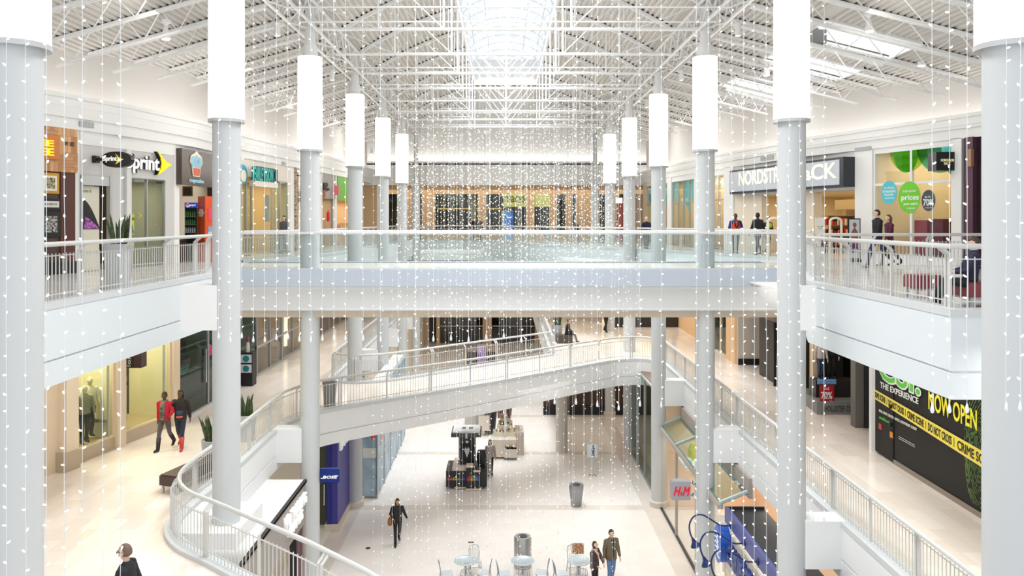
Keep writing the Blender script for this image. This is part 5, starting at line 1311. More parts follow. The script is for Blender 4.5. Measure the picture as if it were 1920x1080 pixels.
m = M(); m.box(X(1537, 26.6), X(1563, 26.6), 26.56, 26.6, Z(755, 26.6), Z(722, 26.6)); m.build('sheet', mat('poster_crimson', (170, 24, 38), 0.5), p)
pw = mat('poster_letters_white', (240, 236, 232), 0.5)
btext(p, 'SALE', pw, X(1549, 26.6), 26.56, Z(728, 26.6), 10/FOC*26.6, 5/FOC*26.6, 0.005); btext(p, '70%', pw, X(1549, 26.6), 26.56, Z(741, 26.6), 21/FOC*26.6, 14/FOC*26.6, 0.005, bold=0.02); btext(p, 'OFF', pw, X(1557, 26.6), 26.56, Z(752, 26.6), 6/FOC*26.6, 3/FOC*26.6, 0.005)
m = M(); m.box(X(1533, 26.7), X(1567, 26.7), 26.66, 26.72, Z(720, 26.7), Z(711, 26.7)); o = tag(m.build('window_card', mat('card_sky_blue', (110, 160, 210), 0.5)), 'light blue card standing above the red sale poster', 'poster')
t = tag((lambda m: (m.prism([(10.5, 29.5), (12.5, 29.5), (12.5, 33.5), (10.5, 33.5)], F2 + 2.75, F2 + 3.1), m)[1])(M()).build('awning', tex_mat('thatch_brown', 'noise', [(70, 56, 48), (128, 106, 92)], 0.8, 7)), 'dark brown thatched awning over the right middle floor shop', 'awning')
m = M(); m.box(11.1, 12.8, 29.0, 33.4, F2, F2 + 3.0); tag(m.build('storefront', mat('dark_front', (44, 38, 34), 0.5)), 'dark timber shop front under the thatched awning', 'shop front')
# grey beige wall that faces the camera, pier and dark doors beyond
m = M(); m.box(10.85, 13.5, 35.6, 35.9, F2, T2r); struct(m.build('wall_recess_right', mat('recess_greige', (206, 198, 186), 0.6)))
m = M(); m.box(10.85, 13.5, 35.55, 35.6, F2, F2 + 0.28); struct(m.build('baseboard_right', black))
m = M(); m.box(10.75, 11.0, 35.8, 37.2, F2, T2r); struct(m.build('trim_71', tan2))
f = W((10.95, 43), (10.95, 37.2)); f.n = Vector((-1, 0))
t = thing('storefront', 'dark glass doors of a shop on the right of the middle floor', 'shop front', (10.95, 40, F2))
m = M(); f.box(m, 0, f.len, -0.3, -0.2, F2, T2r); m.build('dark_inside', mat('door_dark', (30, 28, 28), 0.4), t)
glazing(f, 0, f.len, F2, T2r, 0, 4, 1, t, gglass, mat('beige_frame', (224, 204, 176), 0.5), 0.12)
m = M(); m.box(10.9, 14, 43, 43.3, F2, T2r); m.box(10.9, 11.2, 43, 48.5, F2, T2r); struct(m.build('wall_middle_right', tan2))
t = thing('storefront', 'dark counter front with a lit ceiling band at the back of the right middle floor', 'shop front', (9, 48, F2))
m = M(); m.box(6.4, 10.9, 48, 48.6, F2, F2 + 0.75); m.build('counter_front', mat('counter_black', (40, 38, 38), 0.3), t)
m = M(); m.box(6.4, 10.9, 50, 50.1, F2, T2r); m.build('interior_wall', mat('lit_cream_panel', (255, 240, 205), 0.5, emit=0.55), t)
m = M(); m.box(2.4, 20, 56, 56.3, F2, T2r); struct(m.build('wall_middle_far', mat('pale_end_wall', (226, 212, 196), 0.6)))

# ---------------------------------------------------------------- ground floor and far end
yy = 73.5
t = thing('storefront', 'dark glazed store with tan pillars at the far end of the ground floor', 'shop front', (-3, yy, 0))
m = M(); m.box(-21, 4, yy + 1.2, yy + 1.3, 0, F3 - 0.5); m.build('interior_wall', mat('slate_dim', (92, 88, 88), 0.4), t)
for a, b in ((775, 782), (792, 803), (818, 825), (905, 922), (1003, 1012)):
    m = M(); m.box(X(a, yy), X(b, yy), yy, yy + 0.6, 0, F3 - 0.5); m.build('tan_pillar', mat('tan_pillar_stone', (220, 186, 146), 0.5), t)
m = M(); m.box(X(825, yy), X(905, yy), yy + 0.5, yy + 0.55, 0, F3 - 0.5); m.build('glass_pane', glass('smoke_glass', (200, 200, 202), 0.2), t)
m = M(); m.box(X(922, yy), X(1003, yy), yy + 0.5, yy + 0.55, 0, F3 - 0.5); m.build('glass_pane', glass('smoke_glass', (200, 200, 202), 0.2), t)
m = M(); 
for z in (1.6, 4.4): m.box(X(825, yy), X(1003, yy), yy + 0.3, yy + 0.4, z, z + 0.1)
m.build('rail', alu, t)
for px0, px1, z0, z1, c, lab, e in ((764, 778, 0.2, 2.4, (200, 50, 56), 'red display panel of the far ground floor shop', 0.2), (803, 811, 4.2, 8, (70, 60, 56), 'dark goods panel between the far tan pillars', 0), (815, 825, 5.0, 8.6, (120, 110, 190), 'purple lit screen on the far shop front', 0.5), (815, 826, 2.6, 4.4, (240, 220, 160), 'cream lit panel below the purple screen', 0.6)):
    m = M(); m.box(X(px0, yy), X(px1, yy), yy - 0.3, yy - 0.2, z0, z1); o = m.build('display_panel', mat(f'panel{c[0]}_{c[1]}', c, 0.5, emit=e), t); o['label'] = lab
# freestanding purple screen beyond the slanted bridge
yk = 62.0
t = thing('advert_screen', 'glowing purple advertising screen standing on the far ground floor', 'screen', (X(903.5, yk), yk, 0))
m = M(); m.box(X(895, yk), X(912, yk), yk, yk + 0.3, 0, Z(646, yk)); m.build('housing', alu, t)
m = M(); m.box(X(896, yk), X(911, yk), yk - 0.02, yk, 0.3, Z(648, yk)); m.build('screen', tex_mat('purple_screen', 'noise', [(150, 110, 210), (214, 196, 240)], 0.4, 1.2, axes='XZ'), t)
for px in (887, 921):
    m = M(); x = X(px, yk + 1); m.rings([(x, yk + 1, 0.0, 0.45, 0.4), (x, yk + 1, 0.5, 0.5, 0.45), (x, yk + 1, 1.0, 0.45, 0.35)], 12)
    tag(m.build('armchair', mat('dark_plum_seat', (58, 40, 40), 0.6)), f'dark round armchair {"left" if px < 900 else "right"} of the purple advertising screen', 'chair')
# ground floor left: branded portal with white letters
f = W((-6.0, 15.0), (-6.0, 23.25)); f.n = Vector((1, 0))
t = thing('storefront', 'grey ground floor shop portal with bright white raised letters and a white roof', 'shop front', (-6.2, 20, 0))
pg = mat('portal_grey', (150, 142, 136), 0.4)
m = M(); f.box(m, 0, f.len, -0.25, 0, 2.75, 3.95); m.build('fascia_panel', pg, t)
m = M(); f.box(m, 0, f.len + 0.03, -1.3, 0.03, 3.95, 4.0); m.build('roof_panel', white, t)
m = M(); f.box(m, 0, f.len + 0.02, -0.06, 0.03, 3.93, 4.02); m.build('roof_edge', dark, t)
m = M(); f.box(m, f.len - 0.28, f.len, -0.25, 0.0, 0, 2.75); m.build('end_pier', pg, t)
m = M(); f.box(m, f.len - 0.9, f.len - 0.28, -0.2, -0.05, 0, 2.75); m.build('maroon_panel', mat('maroon_panel', (92, 20, 48), 0.4), t)
m = M(); f.box(m, 0, f.len, -2.6, -2.5, 0, 3.9); m.build('interior_wall', mat('boutique_yellow', (232, 224, 188), 0.6), t)
m = M(); f.box(m, f.len - 1.05, f.len - 0.9, -0.2, 0.0, 0, 2.75); m.build('black_jamb', black, t)
wtext(f, 'HB TRADING', mat('lit_white_letters2', (255, 255, 255), 0.4, emit=0.45), t, 532, 570, 946, 967, 0.0, 0.1, bold=0.012)
for o in list(t.children):
    pass
wtext(f, 'BRANDS', mat('lit_white_letters2', (255, 255, 255), 0.4, emit=0.45), t, 538, 563, 971, 990, 0.0, 0.1, bold=0.012)
b = thing('shop_banner', 'maroon diamond shaped patterned banner in the ground floor shop window', 'banner', (-6.05, 19.0, 0.4))
m = M(); m.plate([(-6.1, 18.0, 0.5), (-6.1, 19.4, 1.3), (-6.1, 19.9, 2.2), (-6.1, 18.9, 2.7), (-6.1, 18.1, 1.9)], (1, 0, 0), 0.03); m.build('cloth', tex_mat('maroon_pattern', 'noise', [(104, 16, 50), (150, 48, 84)], 0.6, 8, axes='YZ'), b)
# blue electronics shop
t = thing('storefront', 'ground floor shop with a tall deep blue side wall and white letters', 'shop front', (-6.4, 30, 0))
blue = mat('deep_blue_panel', (66, 62, 150), 0.4)
m = M(); m.box(-6.75, -6.36, 29.35, 31.6, 0.25, 4.7); m.build('blue_wall', blue, t)
m = M(); m.box(-6.76, -6.6, 29.3, 29.36, 0.25, 4.7); m.build('blue_edge', mat('royal_edge', (30, 40, 140), 0.4), t)
m = M(); m.box(-6.85, -6.3, 29.3, 31.65, 0, 0.25); m.build('stone_base', mat('base_beige', (214, 202, 186), 0.5), t)
m = M(); m.box(-7.1, -6.75, 29.33, 29.37, 0.1, 4.0); m.build('glass_door', gglass, t)
m = M(); m.tube((-6.85, 29.25, 1.0), (-6.85, 29.25, 1.8), 0.025, 6); m.build('door_handle', chrome, t)
m = M(); m.box(-7.6, -6.76, 29.9, 30.0, 0, 4.7); m.build('dark_inside', mat('olive_dark', (84, 80, 68), 0.5), t)
m = M(); m.box(-7.5, -6.4, 24.9, 29.3, 4.3, 4.7); m.build('recess_ceiling', white, t)
m = M(); m.box(-7.6, -7.5, 24.6, 29.4, 0, 4.5); m.build('recess_wall', cream, t)
m = M(); m.box(-6.75, -6.6, 26.0, 26.15, 0, 4.3); m.build('glass_edge_post', alu, t)
fb = W((-6.36, 29.35), (-6.36, 31.6)); fb.n = Vector((1, 0))
text('BOSE', mat('lit_white_letters2', (255, 255, 255), 0.4, emit=0.45), t, (-6.34, 30.35, 3.3), 1.7, 0.62, (0, 1, 0), (1, 0, 0), 0.1, bold=0.03)
by = 24.45
t = blade('dark blue hanging sign with white slanted letters on the left ground floor column', 'sign', X(600.5, by), X(637, by), by, Z(904, by), Z(879, by), mat('sign_royal', (14, 42, 128), 0.35), thick=0.12)
o = btext(t, 'BOSE', mat('lit_white_letters2', (255, 255, 255), 0.4, emit=0.45), X(619, by), by, Z(894.5, by), 26/FOC*by, 5.2/FOC*by, 0.015, bold=0.03)
off = WL[t]
for v in o.data.vertices: v.co.x += 0.35*(v.co.z + off.z - Z(894.5, by))
m = M(); m.box(X(601.5, by), X(610, by), by - 0.015, by, Z(897.3, by), Z(896.2, by)); m.box(X(627, by), X(634, by), by - 0.015, by, Z(892.6, by), Z(891.4, by)); m.build('underline', mat('lit_white_letters2', (255, 255, 255), 0.4, emit=0.45), t)
# picture wall beside the third column
t = thing('picture_wall', 'seaside mural wall with a red buoy facing the hall on the ground floor', 'mural', (-5.7, 33, 0))
sea = tex_mat('sea_mural', 'noise', [(120, 150, 172), (178, 196, 206)], 0.4, 0.7, axes='YZ')
m = M(); m.box(-6.05, -5.45, 32.7, 32.8, 0.1, 4.4); m.build('front_panel', tex_mat('sea_mural_front', 'noise', [(110, 142, 166), (170, 190, 202)], 0.4, 0.8, axes='XZ'), t)
m = M(); m.box(-5.5, -5.4, 32.8, 42.0, 0.1, 4.4); m.build('side_panel', sea, t)
m = M(); m.box(-6.05, -5.5, 32.8, 42.0, 0.1, 4.5); m.build('block', offwhite, t)
m = M(); m.box(-6.0, -5.44, 32.66, 32.7, 1.75, 2.15); m.build('pale_band', mat('mural_sand', (214, 214, 210), 0.5), t)
m = M(); m.rings([(-5.55, 32.62, 2.55, 0.05, 0.03), (-5.55, 32.62, 2.8, 0.17, 0.05), (-5.55, 32.62, 3.1, 0.2, 0.05), (-5.53, 32.62, 3.35, 0.1, 0.03)], 12); m.build('red_buoy', mat('buoy_red', (206, 70, 54), 0.4), t)
m = M()
m.plate([(-5.39, 33.6, 2.0), (-5.39, 35.2, 2.2), (-5.39, 35.6, 3.6), (-5.39, 34.0, 3.4)], (1, 0, 0), 0.01); m.plate([(-5.39, 36.4, 2.2), (-5.39, 38.0, 2.4), (-5.39, 38.0, 3.6), (-5.39, 36.6, 3.5)], (1, 0, 0), 0.01); m.build('pink_shapes', mat('mural_pink', (206, 160, 160), 0.5), t)
m = M()
for y in (32.75, 34.6, 36.5, 38.4, 40.3): m.box(-5.42, -5.37, y - 0.04, y + 0.04, 0, 4.4)
m.box(-5.42, -5.375, 32.75, 42, 1.5, 1.56); m.box(-5.42, -5.375, 32.75, 42, 2.9, 2.96); m.build('panel_frame', alu, t)
# ground floor right: clothing store glass box with sloping glass roof
hx = 6.45
t = thing('storefront', 'clothing store glass front with a sloping glass canopy on the ground floor right', 'shop front', (hx, 28, 0))
f = W((hx, 31.75), (hx, 22.9)); f.n = Vector((-1, 0))
m = M(); f.box(m, 0, f.len, -0.01, 0.01, 0.08, 3.25); m.build('glass_pane', clear, t)
m = M(); f.box(m, 0, f.len, -0.06, 0.03, 0, 0.08); m.build('bottom_rail', dark, t)
m = M(); f.box(m, 0, f.len, -0.08, 0.06, 3.25, 3.38)
for u in (0.05, 3.0, 6.0): f.box(m, u - 0.05, u + 0.05, -0.05, 0.045, 0.08, 3.25)
m.build('window_frame', mat('frame_greige', (176, 166, 158), 0.4), t)
m = M(); m.box(hx - 0.02, hx + 0.24, 31.7, 31.84, 0, 3.25); m.build('end_post', mat('pale_teal_post', (200, 214, 214), 0.4), t)
m = M(); m.plate([(hx, 31.75, 3.36), (hx, 22.9, 3.36), (7.3, 22.9, 3.7), (7.3, 31.75, 3.7)], (0, 0, 1), 0.02); m.build('glass_canopy', glass('canopy_glass', (226, 240, 240), 0.08), t)
m = M()
for y in (31.72, 28.9, 26.0, 23.0): m.tube((hx, y, 3.40), (7.3, y, 3.74), 0.06, 4)
m.build('canopy_rafter', mat('pale_teal_post', (200, 214, 214), 0.4), t)
m = M(); m.box(7.3, 7.42, 22.9, 31.75, 3.55, 4.15); m.build('wall_beam', mat('frame_greige', (176, 166, 158), 0.4), t)
m = M(); m.box(10.4, 10.5, 22.9, 31.8, 0, 4.2); m.build('interior_wall', mat('peach_store_wall', (238, 206, 174), 0.6), t)
m = M(); m.box(hx + 0.1, 10.4, 31.78, 31.88, 0, 4.2); m.build('side_wall', mat('peach_store_wall', (238, 206, 174), 0.6), t)
m = M(); m.box(7.2, 7.6, 27.4, 27.9, 0, 3.3); m.build('inside_post', cream, t)
area_light('shop_light', (8.6, 27.3, 4.5), 2.2, 7, 170, (1, 0.92, 0.82))
m = M(); m.box(7.0, 7.9, 29.6, 31.0, 2.2, 2.3); m.build('display_platform', white, t)
m = M(); m.box(7.05, 7.3, 29.8, 30.1, 2.3, 2.55); m.box(7.4, 7.6, 29.2, 29.4, 2.3, 2.45); m.build('folded_stock', mat('stock_white', (236, 236, 232), 0.5), t)
m = M(); m.rings([(7.55, 30.7, 2.3, 0.16, 0.12), (7.55, 30.7, 2.7, 0.2, 0.14), (7.55, 30.7, 2.95, 0.1, 0.1)], 10); m.build('yellow_garment', mat('garment_yellow', (222, 206, 60), 0.6), t)
for i, (y, h) in enumerate(((25.2, 1.75), (24.6, 1.75))):
    m = M(); m.box(7.0, 7.35, y - 0.02, y + 0.02, 0.6, 2.2); m.build('window_banner', mat('banner_white', (244, 242, 240), 0.5), t)
by = 24.45
t = blade('grey square hanging sign with red brush letters on the right ground floor column', 'sign', X(1260, by), X(1295, by), by, Z(938, by), Z(903, by), mat('sign_mid_grey', (164, 164, 170), 0.4), thick=0.3)
red = mat('lit_red_letters', (232, 16, 40), 0.4, emit=0.4)
for s_, a, b, h in (('H', 1264, 1275.5, 17), ('&', 1276, 1280.5, 7), ('M', 1281, 1293, 17)):
    o = btext(t, s_, red, X((a+b)/2, by), by, Z(921 if s_ != '&' else 925, by), (b-a-1.5)/FOC*by, h/FOC*by, 0.02, bold=0.02); off = WL[t]
    for v in o.data.vertices: v.co.x += 0.22*(v.co.z + off.z - Z(921, by))
for py in (907, 931):
    m = M(); m.tube((X(1295, by), by + 0.15, Z(py, by)), (X(1306, by), by + 0.1, Z(py, by)), 0.035, 8); m.ball((X(1304, by), by + 0.1, Z(py, by)), 0.09, 0.09, 0.09); m.build('bracket', chrome, t)
# dark shop with mannequins behind it
t = thing('storefront', 'dark glazed ground floor shop with black mannequins beyond the clothing store', 'shop front', (6.46, 36.5, 0))
f = W((6.46, 39.2), (6.46, 33.2)); f.n = Vector((-1, 0))
glazing(f, 0, f.len, 0.05, 4.6, 0, 3, 1, t, gglass, alu, 0.07)
room(f, 0, f.len, 0, 4.6, 1.8, mat('taupe_room', (122, 106, 92), 0.5), mat('dark_shop_floor', (90, 78, 66), 0.3), t, 14)
m = M(); f.box(m, 0.3, f.len - 0.2, -1.5, -0.5, 0, 0.5); m.build('plinth', mat('plinth_cream', (190, 170, 126), 0.5), t)
# coffee bar with blue fascia and gooseneck lamps
t = thing('storefront', 'coffee bar with a long blue fascia, black roof and cream boarded front', 'shop front', (6.45, 20, 0))
f = W((6.45, 22.4), (6.45, 13.0)); f.n = Vector((-1, 0))
navy = mat('periwinkle_fascia', (74, 80, 138), 0.4)
m = M(); f.box(m, 0, f.len, -0.1, 0, 3.05, 3.5); m.build('blue_fascia', navy, t)
m = M(); f.box(m, 0, f.len, -1.15, -0.1, 3.36, 3.42); m.build('black_roof', mat('roof_black', (38, 38, 42), 0.55), t)
m = M(); f.box(m, 0, f.len, -0.08, 0.03, 2.95, 3.06); m.build('cream_trim', cream, t)
m = M(); f.box(m, 0, f.len, -0.1, 0.0, 0, 2.95); m.build('boarded_front', tex_mat('cream_boards', 'brick', [(242, 232, 216), (236, 224, 206), (196, 180, 160)], 0.5, 1.0, 4.0, 0.2, 0.008, axes='YZ'), t)
m = M(); f.box(m, 0, f.len, 0.0, 0.05, 2.05, 2.18); m.build('grey_rail', mat('rail_slate', (90, 92, 104), 0.4), t)
m = M(); f.box(m, -0.04, 0.0, -1.15, 0.0, 0, 3.5); m.build('end_panel', dark, t)
def gz(px, py): return Z(py, 6.45*FOC/(px-VPX))
sg = thing('wall_sign', 'large dark blue raised letters on the cream coffee bar front', 'sign', (6.4, 20, 2.2))
lb = mat('letter_navy', (20, 46, 110), 0.35); lo = mat('letter_navy_side', (52, 62, 100), 0.4)
text('CARIBOU', lb, sg, (6.40, 20.5, 2.55), 2.3, 0.52, (0, -1, 0), (-1, 0, 0), 0.16, bold=0.05)
text('COFFEE', lb, sg, (6.40, 17.9, 2.55), 2.2, 0.52, (0, -1, 0), (-1, 0, 0), 0.16, bold=0.05)
sg = thing('wall_sign', 'round blue shield logo with white strokes at the end of the coffee bar', 'sign', (6.3, 22.0, 2.4))
by = 22.05
m = M(); m.plate([(6.42, by + 0.36*math.cos(a), 2.58 + 0.52*math.sin(a)) for a in [2*PI*i/24 for i in range(24)]], (-1, 0, 0), 0.3); m.build('shield', mat('shield_blue', (26, 84, 180), 0.35), sg)
m = M()
for k in range(5):
    z = 2.25 + 0.14*k; m.tubev([(6.11, by - 0.24 + 0.03*k, z), (6.11, by, z + 0.1), (6.11, by + 0.2, z + 0.06)], 0.022, 5)
m.build('deer_strokes', white, sg)
# gooseneck lamps
gx = mat('lamp_navy', (20, 40, 92), 0.35)
def goose(y, lab):
    t = thing('gooseneck_lamp', lab, 'lamp', (6.45, y, 3.2), 'gooseneck lamps of the coffee bar')
    m = M(); m.lathe([(0.11, 0), (0.11, 0.03)], (0, 0, 0), 12)
    m = M(); m.tubev([(6.45, y, 3.2), (6.43, y, 3.2), (6.42, y, 3.2)], 0.09, 10); m.build('wall_plate', gx, t)
    pts = spline([(6.44, y, 3.2), (6.1, y, 3.22), (5.75, y, 3.42), (5.45, y, 3.46), (5.28, y, 3.25), (5.30, y, 2.95), (5.36, y, 2.78)], 4) if False else None
    p2 = [(6.44, 3.2), (6.15, 3.2), (5.85, 3.38), (5.62, 3.5), (5.40, 3.46), (5.27, 3.25), (5.28, 3.0), (5.36, 2.8)]
    sp_ = spline(p2, 4)
    m = M(); m.tubev([(a, y, b) for a, b in sp_], 0.024, 6); m.build('neck', gx, t)
    m = M(); m.tubev([(5.35, y, 2.83), (5.39, y, 2.74), (5.44, y, 2.62)], [0.035, 0.06, 0.15], 12); m.build('shade', gx, t)
    m = M(); m.ball((5.435, y, 2.64), 0.05); m.build('bulb', mat('lit_lamp_bulb', (255, 240, 220), 0.4, emit=2.0), t)
for i, (y, n_) in enumerate(((21.8, 'farthest gooseneck lamp, above the round blue shield logo'), (20.6, 'second gooseneck lamp from the far end of the coffee bar'), (19.5, 'middle gooseneck lamp over the blue coffee bar letters'), (18.0, 'fourth gooseneck lamp from the far end of the coffee bar'), (16.6, 'nearest gooseneck lamp, cut by the bottom edge of the photo'))): goose(y, n_)
# dark storefront under the slanted bridge at the back
t = thing('storefront', 'dark brown store front under the slanted bridge at the back of the ground floor', 'shop front', (5, 46.9, 0))
m = M(); m.box(2.4, 7.6, 46.8, 47.0, 0, 4.6); m.build('dark_wall', mat('umber_wall', (62, 44, 34), 0.5), t)
m = M(); 
for i in range(9): m.box(2.6 + i*0.55, 2.68 + i*0.55, 46.74, 46.8, 0.3, 4.4)
m.build('slats', mat('slat_brown', (110, 80, 58), 0.5), t)
m = M(); m.box(2.4, 7.6, 46.72, 46.8, 0, 0.55); m.build('black_base', black, t)
m = M(); m.box(X(1146, 46.6), X(1163, 46.6), 46.6, 46.7, 4.0 - 2.2, 4.2); tag(m.build('hanging_banner', mat('banner_red_pink', (224, 60, 84), 0.5)), 'bright pink red banner under the end of the slanted bridge', 'banner')
m = M(); m.box(8.2, 8.4, 39.2, 47, 0, 4.7); struct(m.build('wall_ground_right', cream))
m = M(); m.box(-7.6, -7.5, 42, 74, 0, 4.8); struct(m.build('wall_ground_left', cream))
# ---------------------------------------------------------------- furniture
leafm = tex_mat('snake_plant_leaf', 'noise', [(36, 56, 28), (68, 86, 42)], 0.45, 12, axes='XZ')
potm = mat('planter_grey', (178, 180, 180), 0.4)
def planter(x, y, z, r, h, label, lh=0.62, n=13, seed=1, taper=0.75):
    t = thing('potted_plant', label, 'potted plant', (x, y, z), None)
    m = M(); m.lathe([(r*taper, 0), (r, h), (r*0.9, h), (r*0.88, h - 0.06)], (x, y, z), 20); smooth_by_angle(m.build('pot', potm, t))
    m = M(); m.lathe([(r*0.88, h - 0.07), (0.0, h - 0.05)], (x, y, z), 16); m.build('soil', mat('soil', (60, 46, 36), 0.9), t)
    rnd = random.Random(seed)
    for i in range(n):
        m = M(); a = rnd.uniform(0, 2*PI); q = r*0.6*math.sqrt(rnd.random()); l = lh*rnd.uniform(0.6, 1.15); ln = rnd.uniform(0.05, 0.3)
        bx, by_ = x + q*math.cos(a), y + q*math.sin(a); pts = []
        for k in range(6):
            s = k/5; pts.append((bx + ln*l*math.cos(a)*s**1.6, by_ + ln*l*math.sin(a)*s**1.6, z + h - 0.06 + l*s))
        m.tubev(pts, [0.03, 0.042, 0.045, 0.038, 0.024, 0.003], 6, flat=0.35); m.build('leaf', leafm, t)
    return t
planter(-8.86, 17.65, F3, 0.33, 1.02, 'tall grey planter with a snake plant behind the left top floor railing', 0.68, 15, 1)
planter(-7.85, 23.4, F2, 0.30, 0.80, 'grey planter with a snake plant on the middle floor between the two left columns', 0.72, 13, 2)
planter(-7.85, 20.75, F2, 0.32, 0.80, 'planter with spiky leaves half hidden behind the second left column beside the bench', 0.75, 13, 3)
planter(2.95, 42.6, F2, 0.32, 0.9, 'grey planter with a leafy plant beside the seated person in black', 0.9, 13, 4)
planter(X(1027, 57), 57, F3, 0.3, 0.75, 'left of two small plants at the far top floor railing', 0.6, 9, 5)
planter(X(1080, 57), 57, F3, 0.3, 0.75, 'right of two small plants at the far top floor railing', 0.6, 9, 6)
def bench(cx, cy_, z, L, Wd, rot, label, m1, h=0.46):
    t = thing('upholstered_bench', label, 'bench', (0, 0, 0))
    m = M(); m.box(-L/2, L/2, -Wd/2, Wd/2, 0.2, h - 0.03); m.box(-L/2 + 0.02, L/2 - 0.02, -Wd/2 + 0.02, Wd/2 - 0.02, h - 0.03, h); m.build('seat', m1, t)
    m = M(); m.box(-L/2 + 0.05, L/2 - 0.05, -Wd/2 + 0.05, Wd/2 - 0.05, 0.16, 0.2); m.build('frame', alu, t)
    for sx in (-1, 1):
        for sy in (-1, 1):
            m = M(); m.box(sx*(L/2 - 0.06) - 0.025, sx*(L/2 - 0.06) + 0.025, sy*(Wd/2 - 0.06) - 0.025, sy*(Wd/2 - 0.06) + 0.025, 0, 0.17); m.build('leg', chrome, t)
    return place(t, (cx, cy_, z), rot)
bench(-7.95, 19.62, F2, 1.75, 0.55, math.radians(73), 'dark brown leather bench on the middle floor beside the curved railing', mat('brown_leather', (74, 58, 52), 0.4))
bench(9.15, 13.9, F3, 1.9, 0.75, 0, 'maroon leather bench behind the right corner railing with a seated person', mat('maroon_leather', (128, 52, 60), 0.4))
bench(8.45, 15.5, F3, 0.55, 0.5, 0, 'second maroon bench seen between the railing bars behind the seated person', mat('maroon_leather', (128, 52, 60), 0.4))
# litter bins
def bin_(x, y, z, prof, hole, m1, label, top=None, bars=0):
    t = thing('litter_bin', label, 'litter bin', (x, y, z))
    m = M(); m.lathe(prof, (x, y, z), 24); smooth_by_angle(m.build('body', m1, t))
    m = M(); h = prof[-1][1]; m.lathe([(hole, h - 0.03), (hole*0.95, h + 0.012), (0.0, h + 0.005)], (x, y, z), 20); m.build('opening', mat('bin_dark', (40, 44, 52), 0.4), t)
    if bars:
        m = M()
        for i in range(bars): a = -PI/2 + (i - (bars-1)/2)*0.16; R_ = prof[0][0] + 0.012; m.tubev([(x + R_*math.cos(a), y + R_*math.sin(a), z + 0.1), (x + R_*math.cos(a), y + R_*math.sin(a), z + 0.45)], 0.008, 4)
        m.build('vent_bars', chrome, t)
    return t
bin_(3.0, 31.9, 0, [(0.20, 0), (0.21, 0.02), (0.30, 0.72), (0.31, 0.86), (0.29, 0.90), (0.2, 0.87)], 0.19, mat('bin_grey_steel', (150, 152, 156), 0.35, 0.5), 'tapered grey litter bin standing alone on the ground floor')
bin_(X(980, 26.3), 26.3, 0, [(0.30, 0), (0.30, 1.0), (0.28, 1.04), (0.16, 1.04)], 0.165, mat('bin_satin_steel', (176, 176, 174), 0.32, 0.7), 'round steel litter bin behind the middle cafe table')
bin_(-6.3, 27.75, F2, [(0.20, 0), (0.26, 0.85), (0.25, 0.9), (0.18, 0.88)], 0.17, mat('bin_mid_grey', (140, 142, 144), 0.4, 0.4), 'grey litter bin behind the front railing of the slanted bridge')
# cafe tables and chairs
steel = mat('satin_aluminium', (158, 164, 168), 0.35, 0.5); topm = mat('pale_blue_grey_top', (196, 208, 214), 0.25, 0.3)
def table():
    t = thing('cafe_table', 'x', 'table', (0, 0, 0), 'round cafe tables')
    m = M(); m.lathe([(0.0, 0.715), (0.37, 0.72), (0.385, 0.735), (0.375, 0.75), (0.3, 0.752), (0.29, 0.748), (0.0, 0.748)], (0, 0, 0), 32); smooth_by_angle(m.build('table_top', topm, t))
    m = M(); m.lathe([(0.04, 0.03), (0.035, 0.715)], (0, 0, 0), 12); smooth_by_angle(m.build('pedestal', steel, t))
    for k in range(4):
        a = PI/4 + k*PI/2; m = M(); m.tubev([(0, 0, 0.06), (0.18*math.cos(a), 0.18*math.sin(a), 0.045), (0.30*math.cos(a), 0.30*math.sin(a), 0.015)], [0.03, 0.025, 0.015], 6); m.build('foot', steel, t)
    return t
def chair():
    """faces +y: the back is at -y"""
    t = thing('cafe_chair', 'x', 'chair', (0, 0, 0), 'aluminium cafe chairs')
    m = M(); m.prism([(-0.17, -0.18), (0.17, -0.18), (0.2, 0.18), (0.14, 0.22), (-0.14, 0.22), (-0.2, 0.18)], 0.435, 0.46); m.build('seat', mat('seat_pale_metal', (214, 222, 226), 0.3, 0.4), t)
    for s in (-1, 1):
        m = M(); m.tubev([(s*0.17, 0.17, 0.44), (s*0.19, 0.2, 0)], 0.013, 6); m.build('leg', steel, t)
        m = M(); m.tubev([(s*0.16, -0.17, 0.44), (s*0.18, -0.23, 0)], 0.013, 6); m.build('leg', steel, t)
    m = M(); m.tubev([(-0.165, -0.17, 0.45), (-0.175, -0.2, 0.72), (-0.14, -0.235, 0.84), (0, -0.25, 0.875), (0.14, -0.235, 0.84), (0.175, -0.2, 0.72), (0.165, -0.17, 0.45)], 0.013, 6); m.build('back_frame', steel, t)
    for x in (-0.105, -0.035, 0.035, 0.105):
        m = M(); m.tubev([(x, -0.175, 0.45), (x, -0.205, 0.68), (x, -0.245, 0.865)], 0.0085, 5); m.build('back_slat', steel, t)
    m = M(); m.tube((-0.175, 0.185, 0.2), (-0.17, -0.2, 0.2), 0.008, 5); m.tube((0.175, 0.185, 0.2), (0.17, -0.2, 0.2), 0.008, 5); m.tube((-0.175, 0, 0.2), (0.175, 0, 0.2), 0.008, 5); m.build('stretcher', steel, t)
    return t
T0, C0 = table(), chair(); usedT = usedC = False
def put_t(x, y, lab):
    global usedT
    if not usedT: usedT = True; place(T0, (x, y, 0)); T0['label'] = lab; return T0
    return dup(T0, (x, y, 0), 0, lab)
def put_c(x, y, rz, lab):
    global usedC
    if not usedC: usedC = True; place(C0, (x, y, 0), rz); C0['label'] = lab; return C0
    return dup(C0, (x, y, 0), rz, lab)
ty = 25.1; TN = ('left', 'middle', 'right'); cb = None
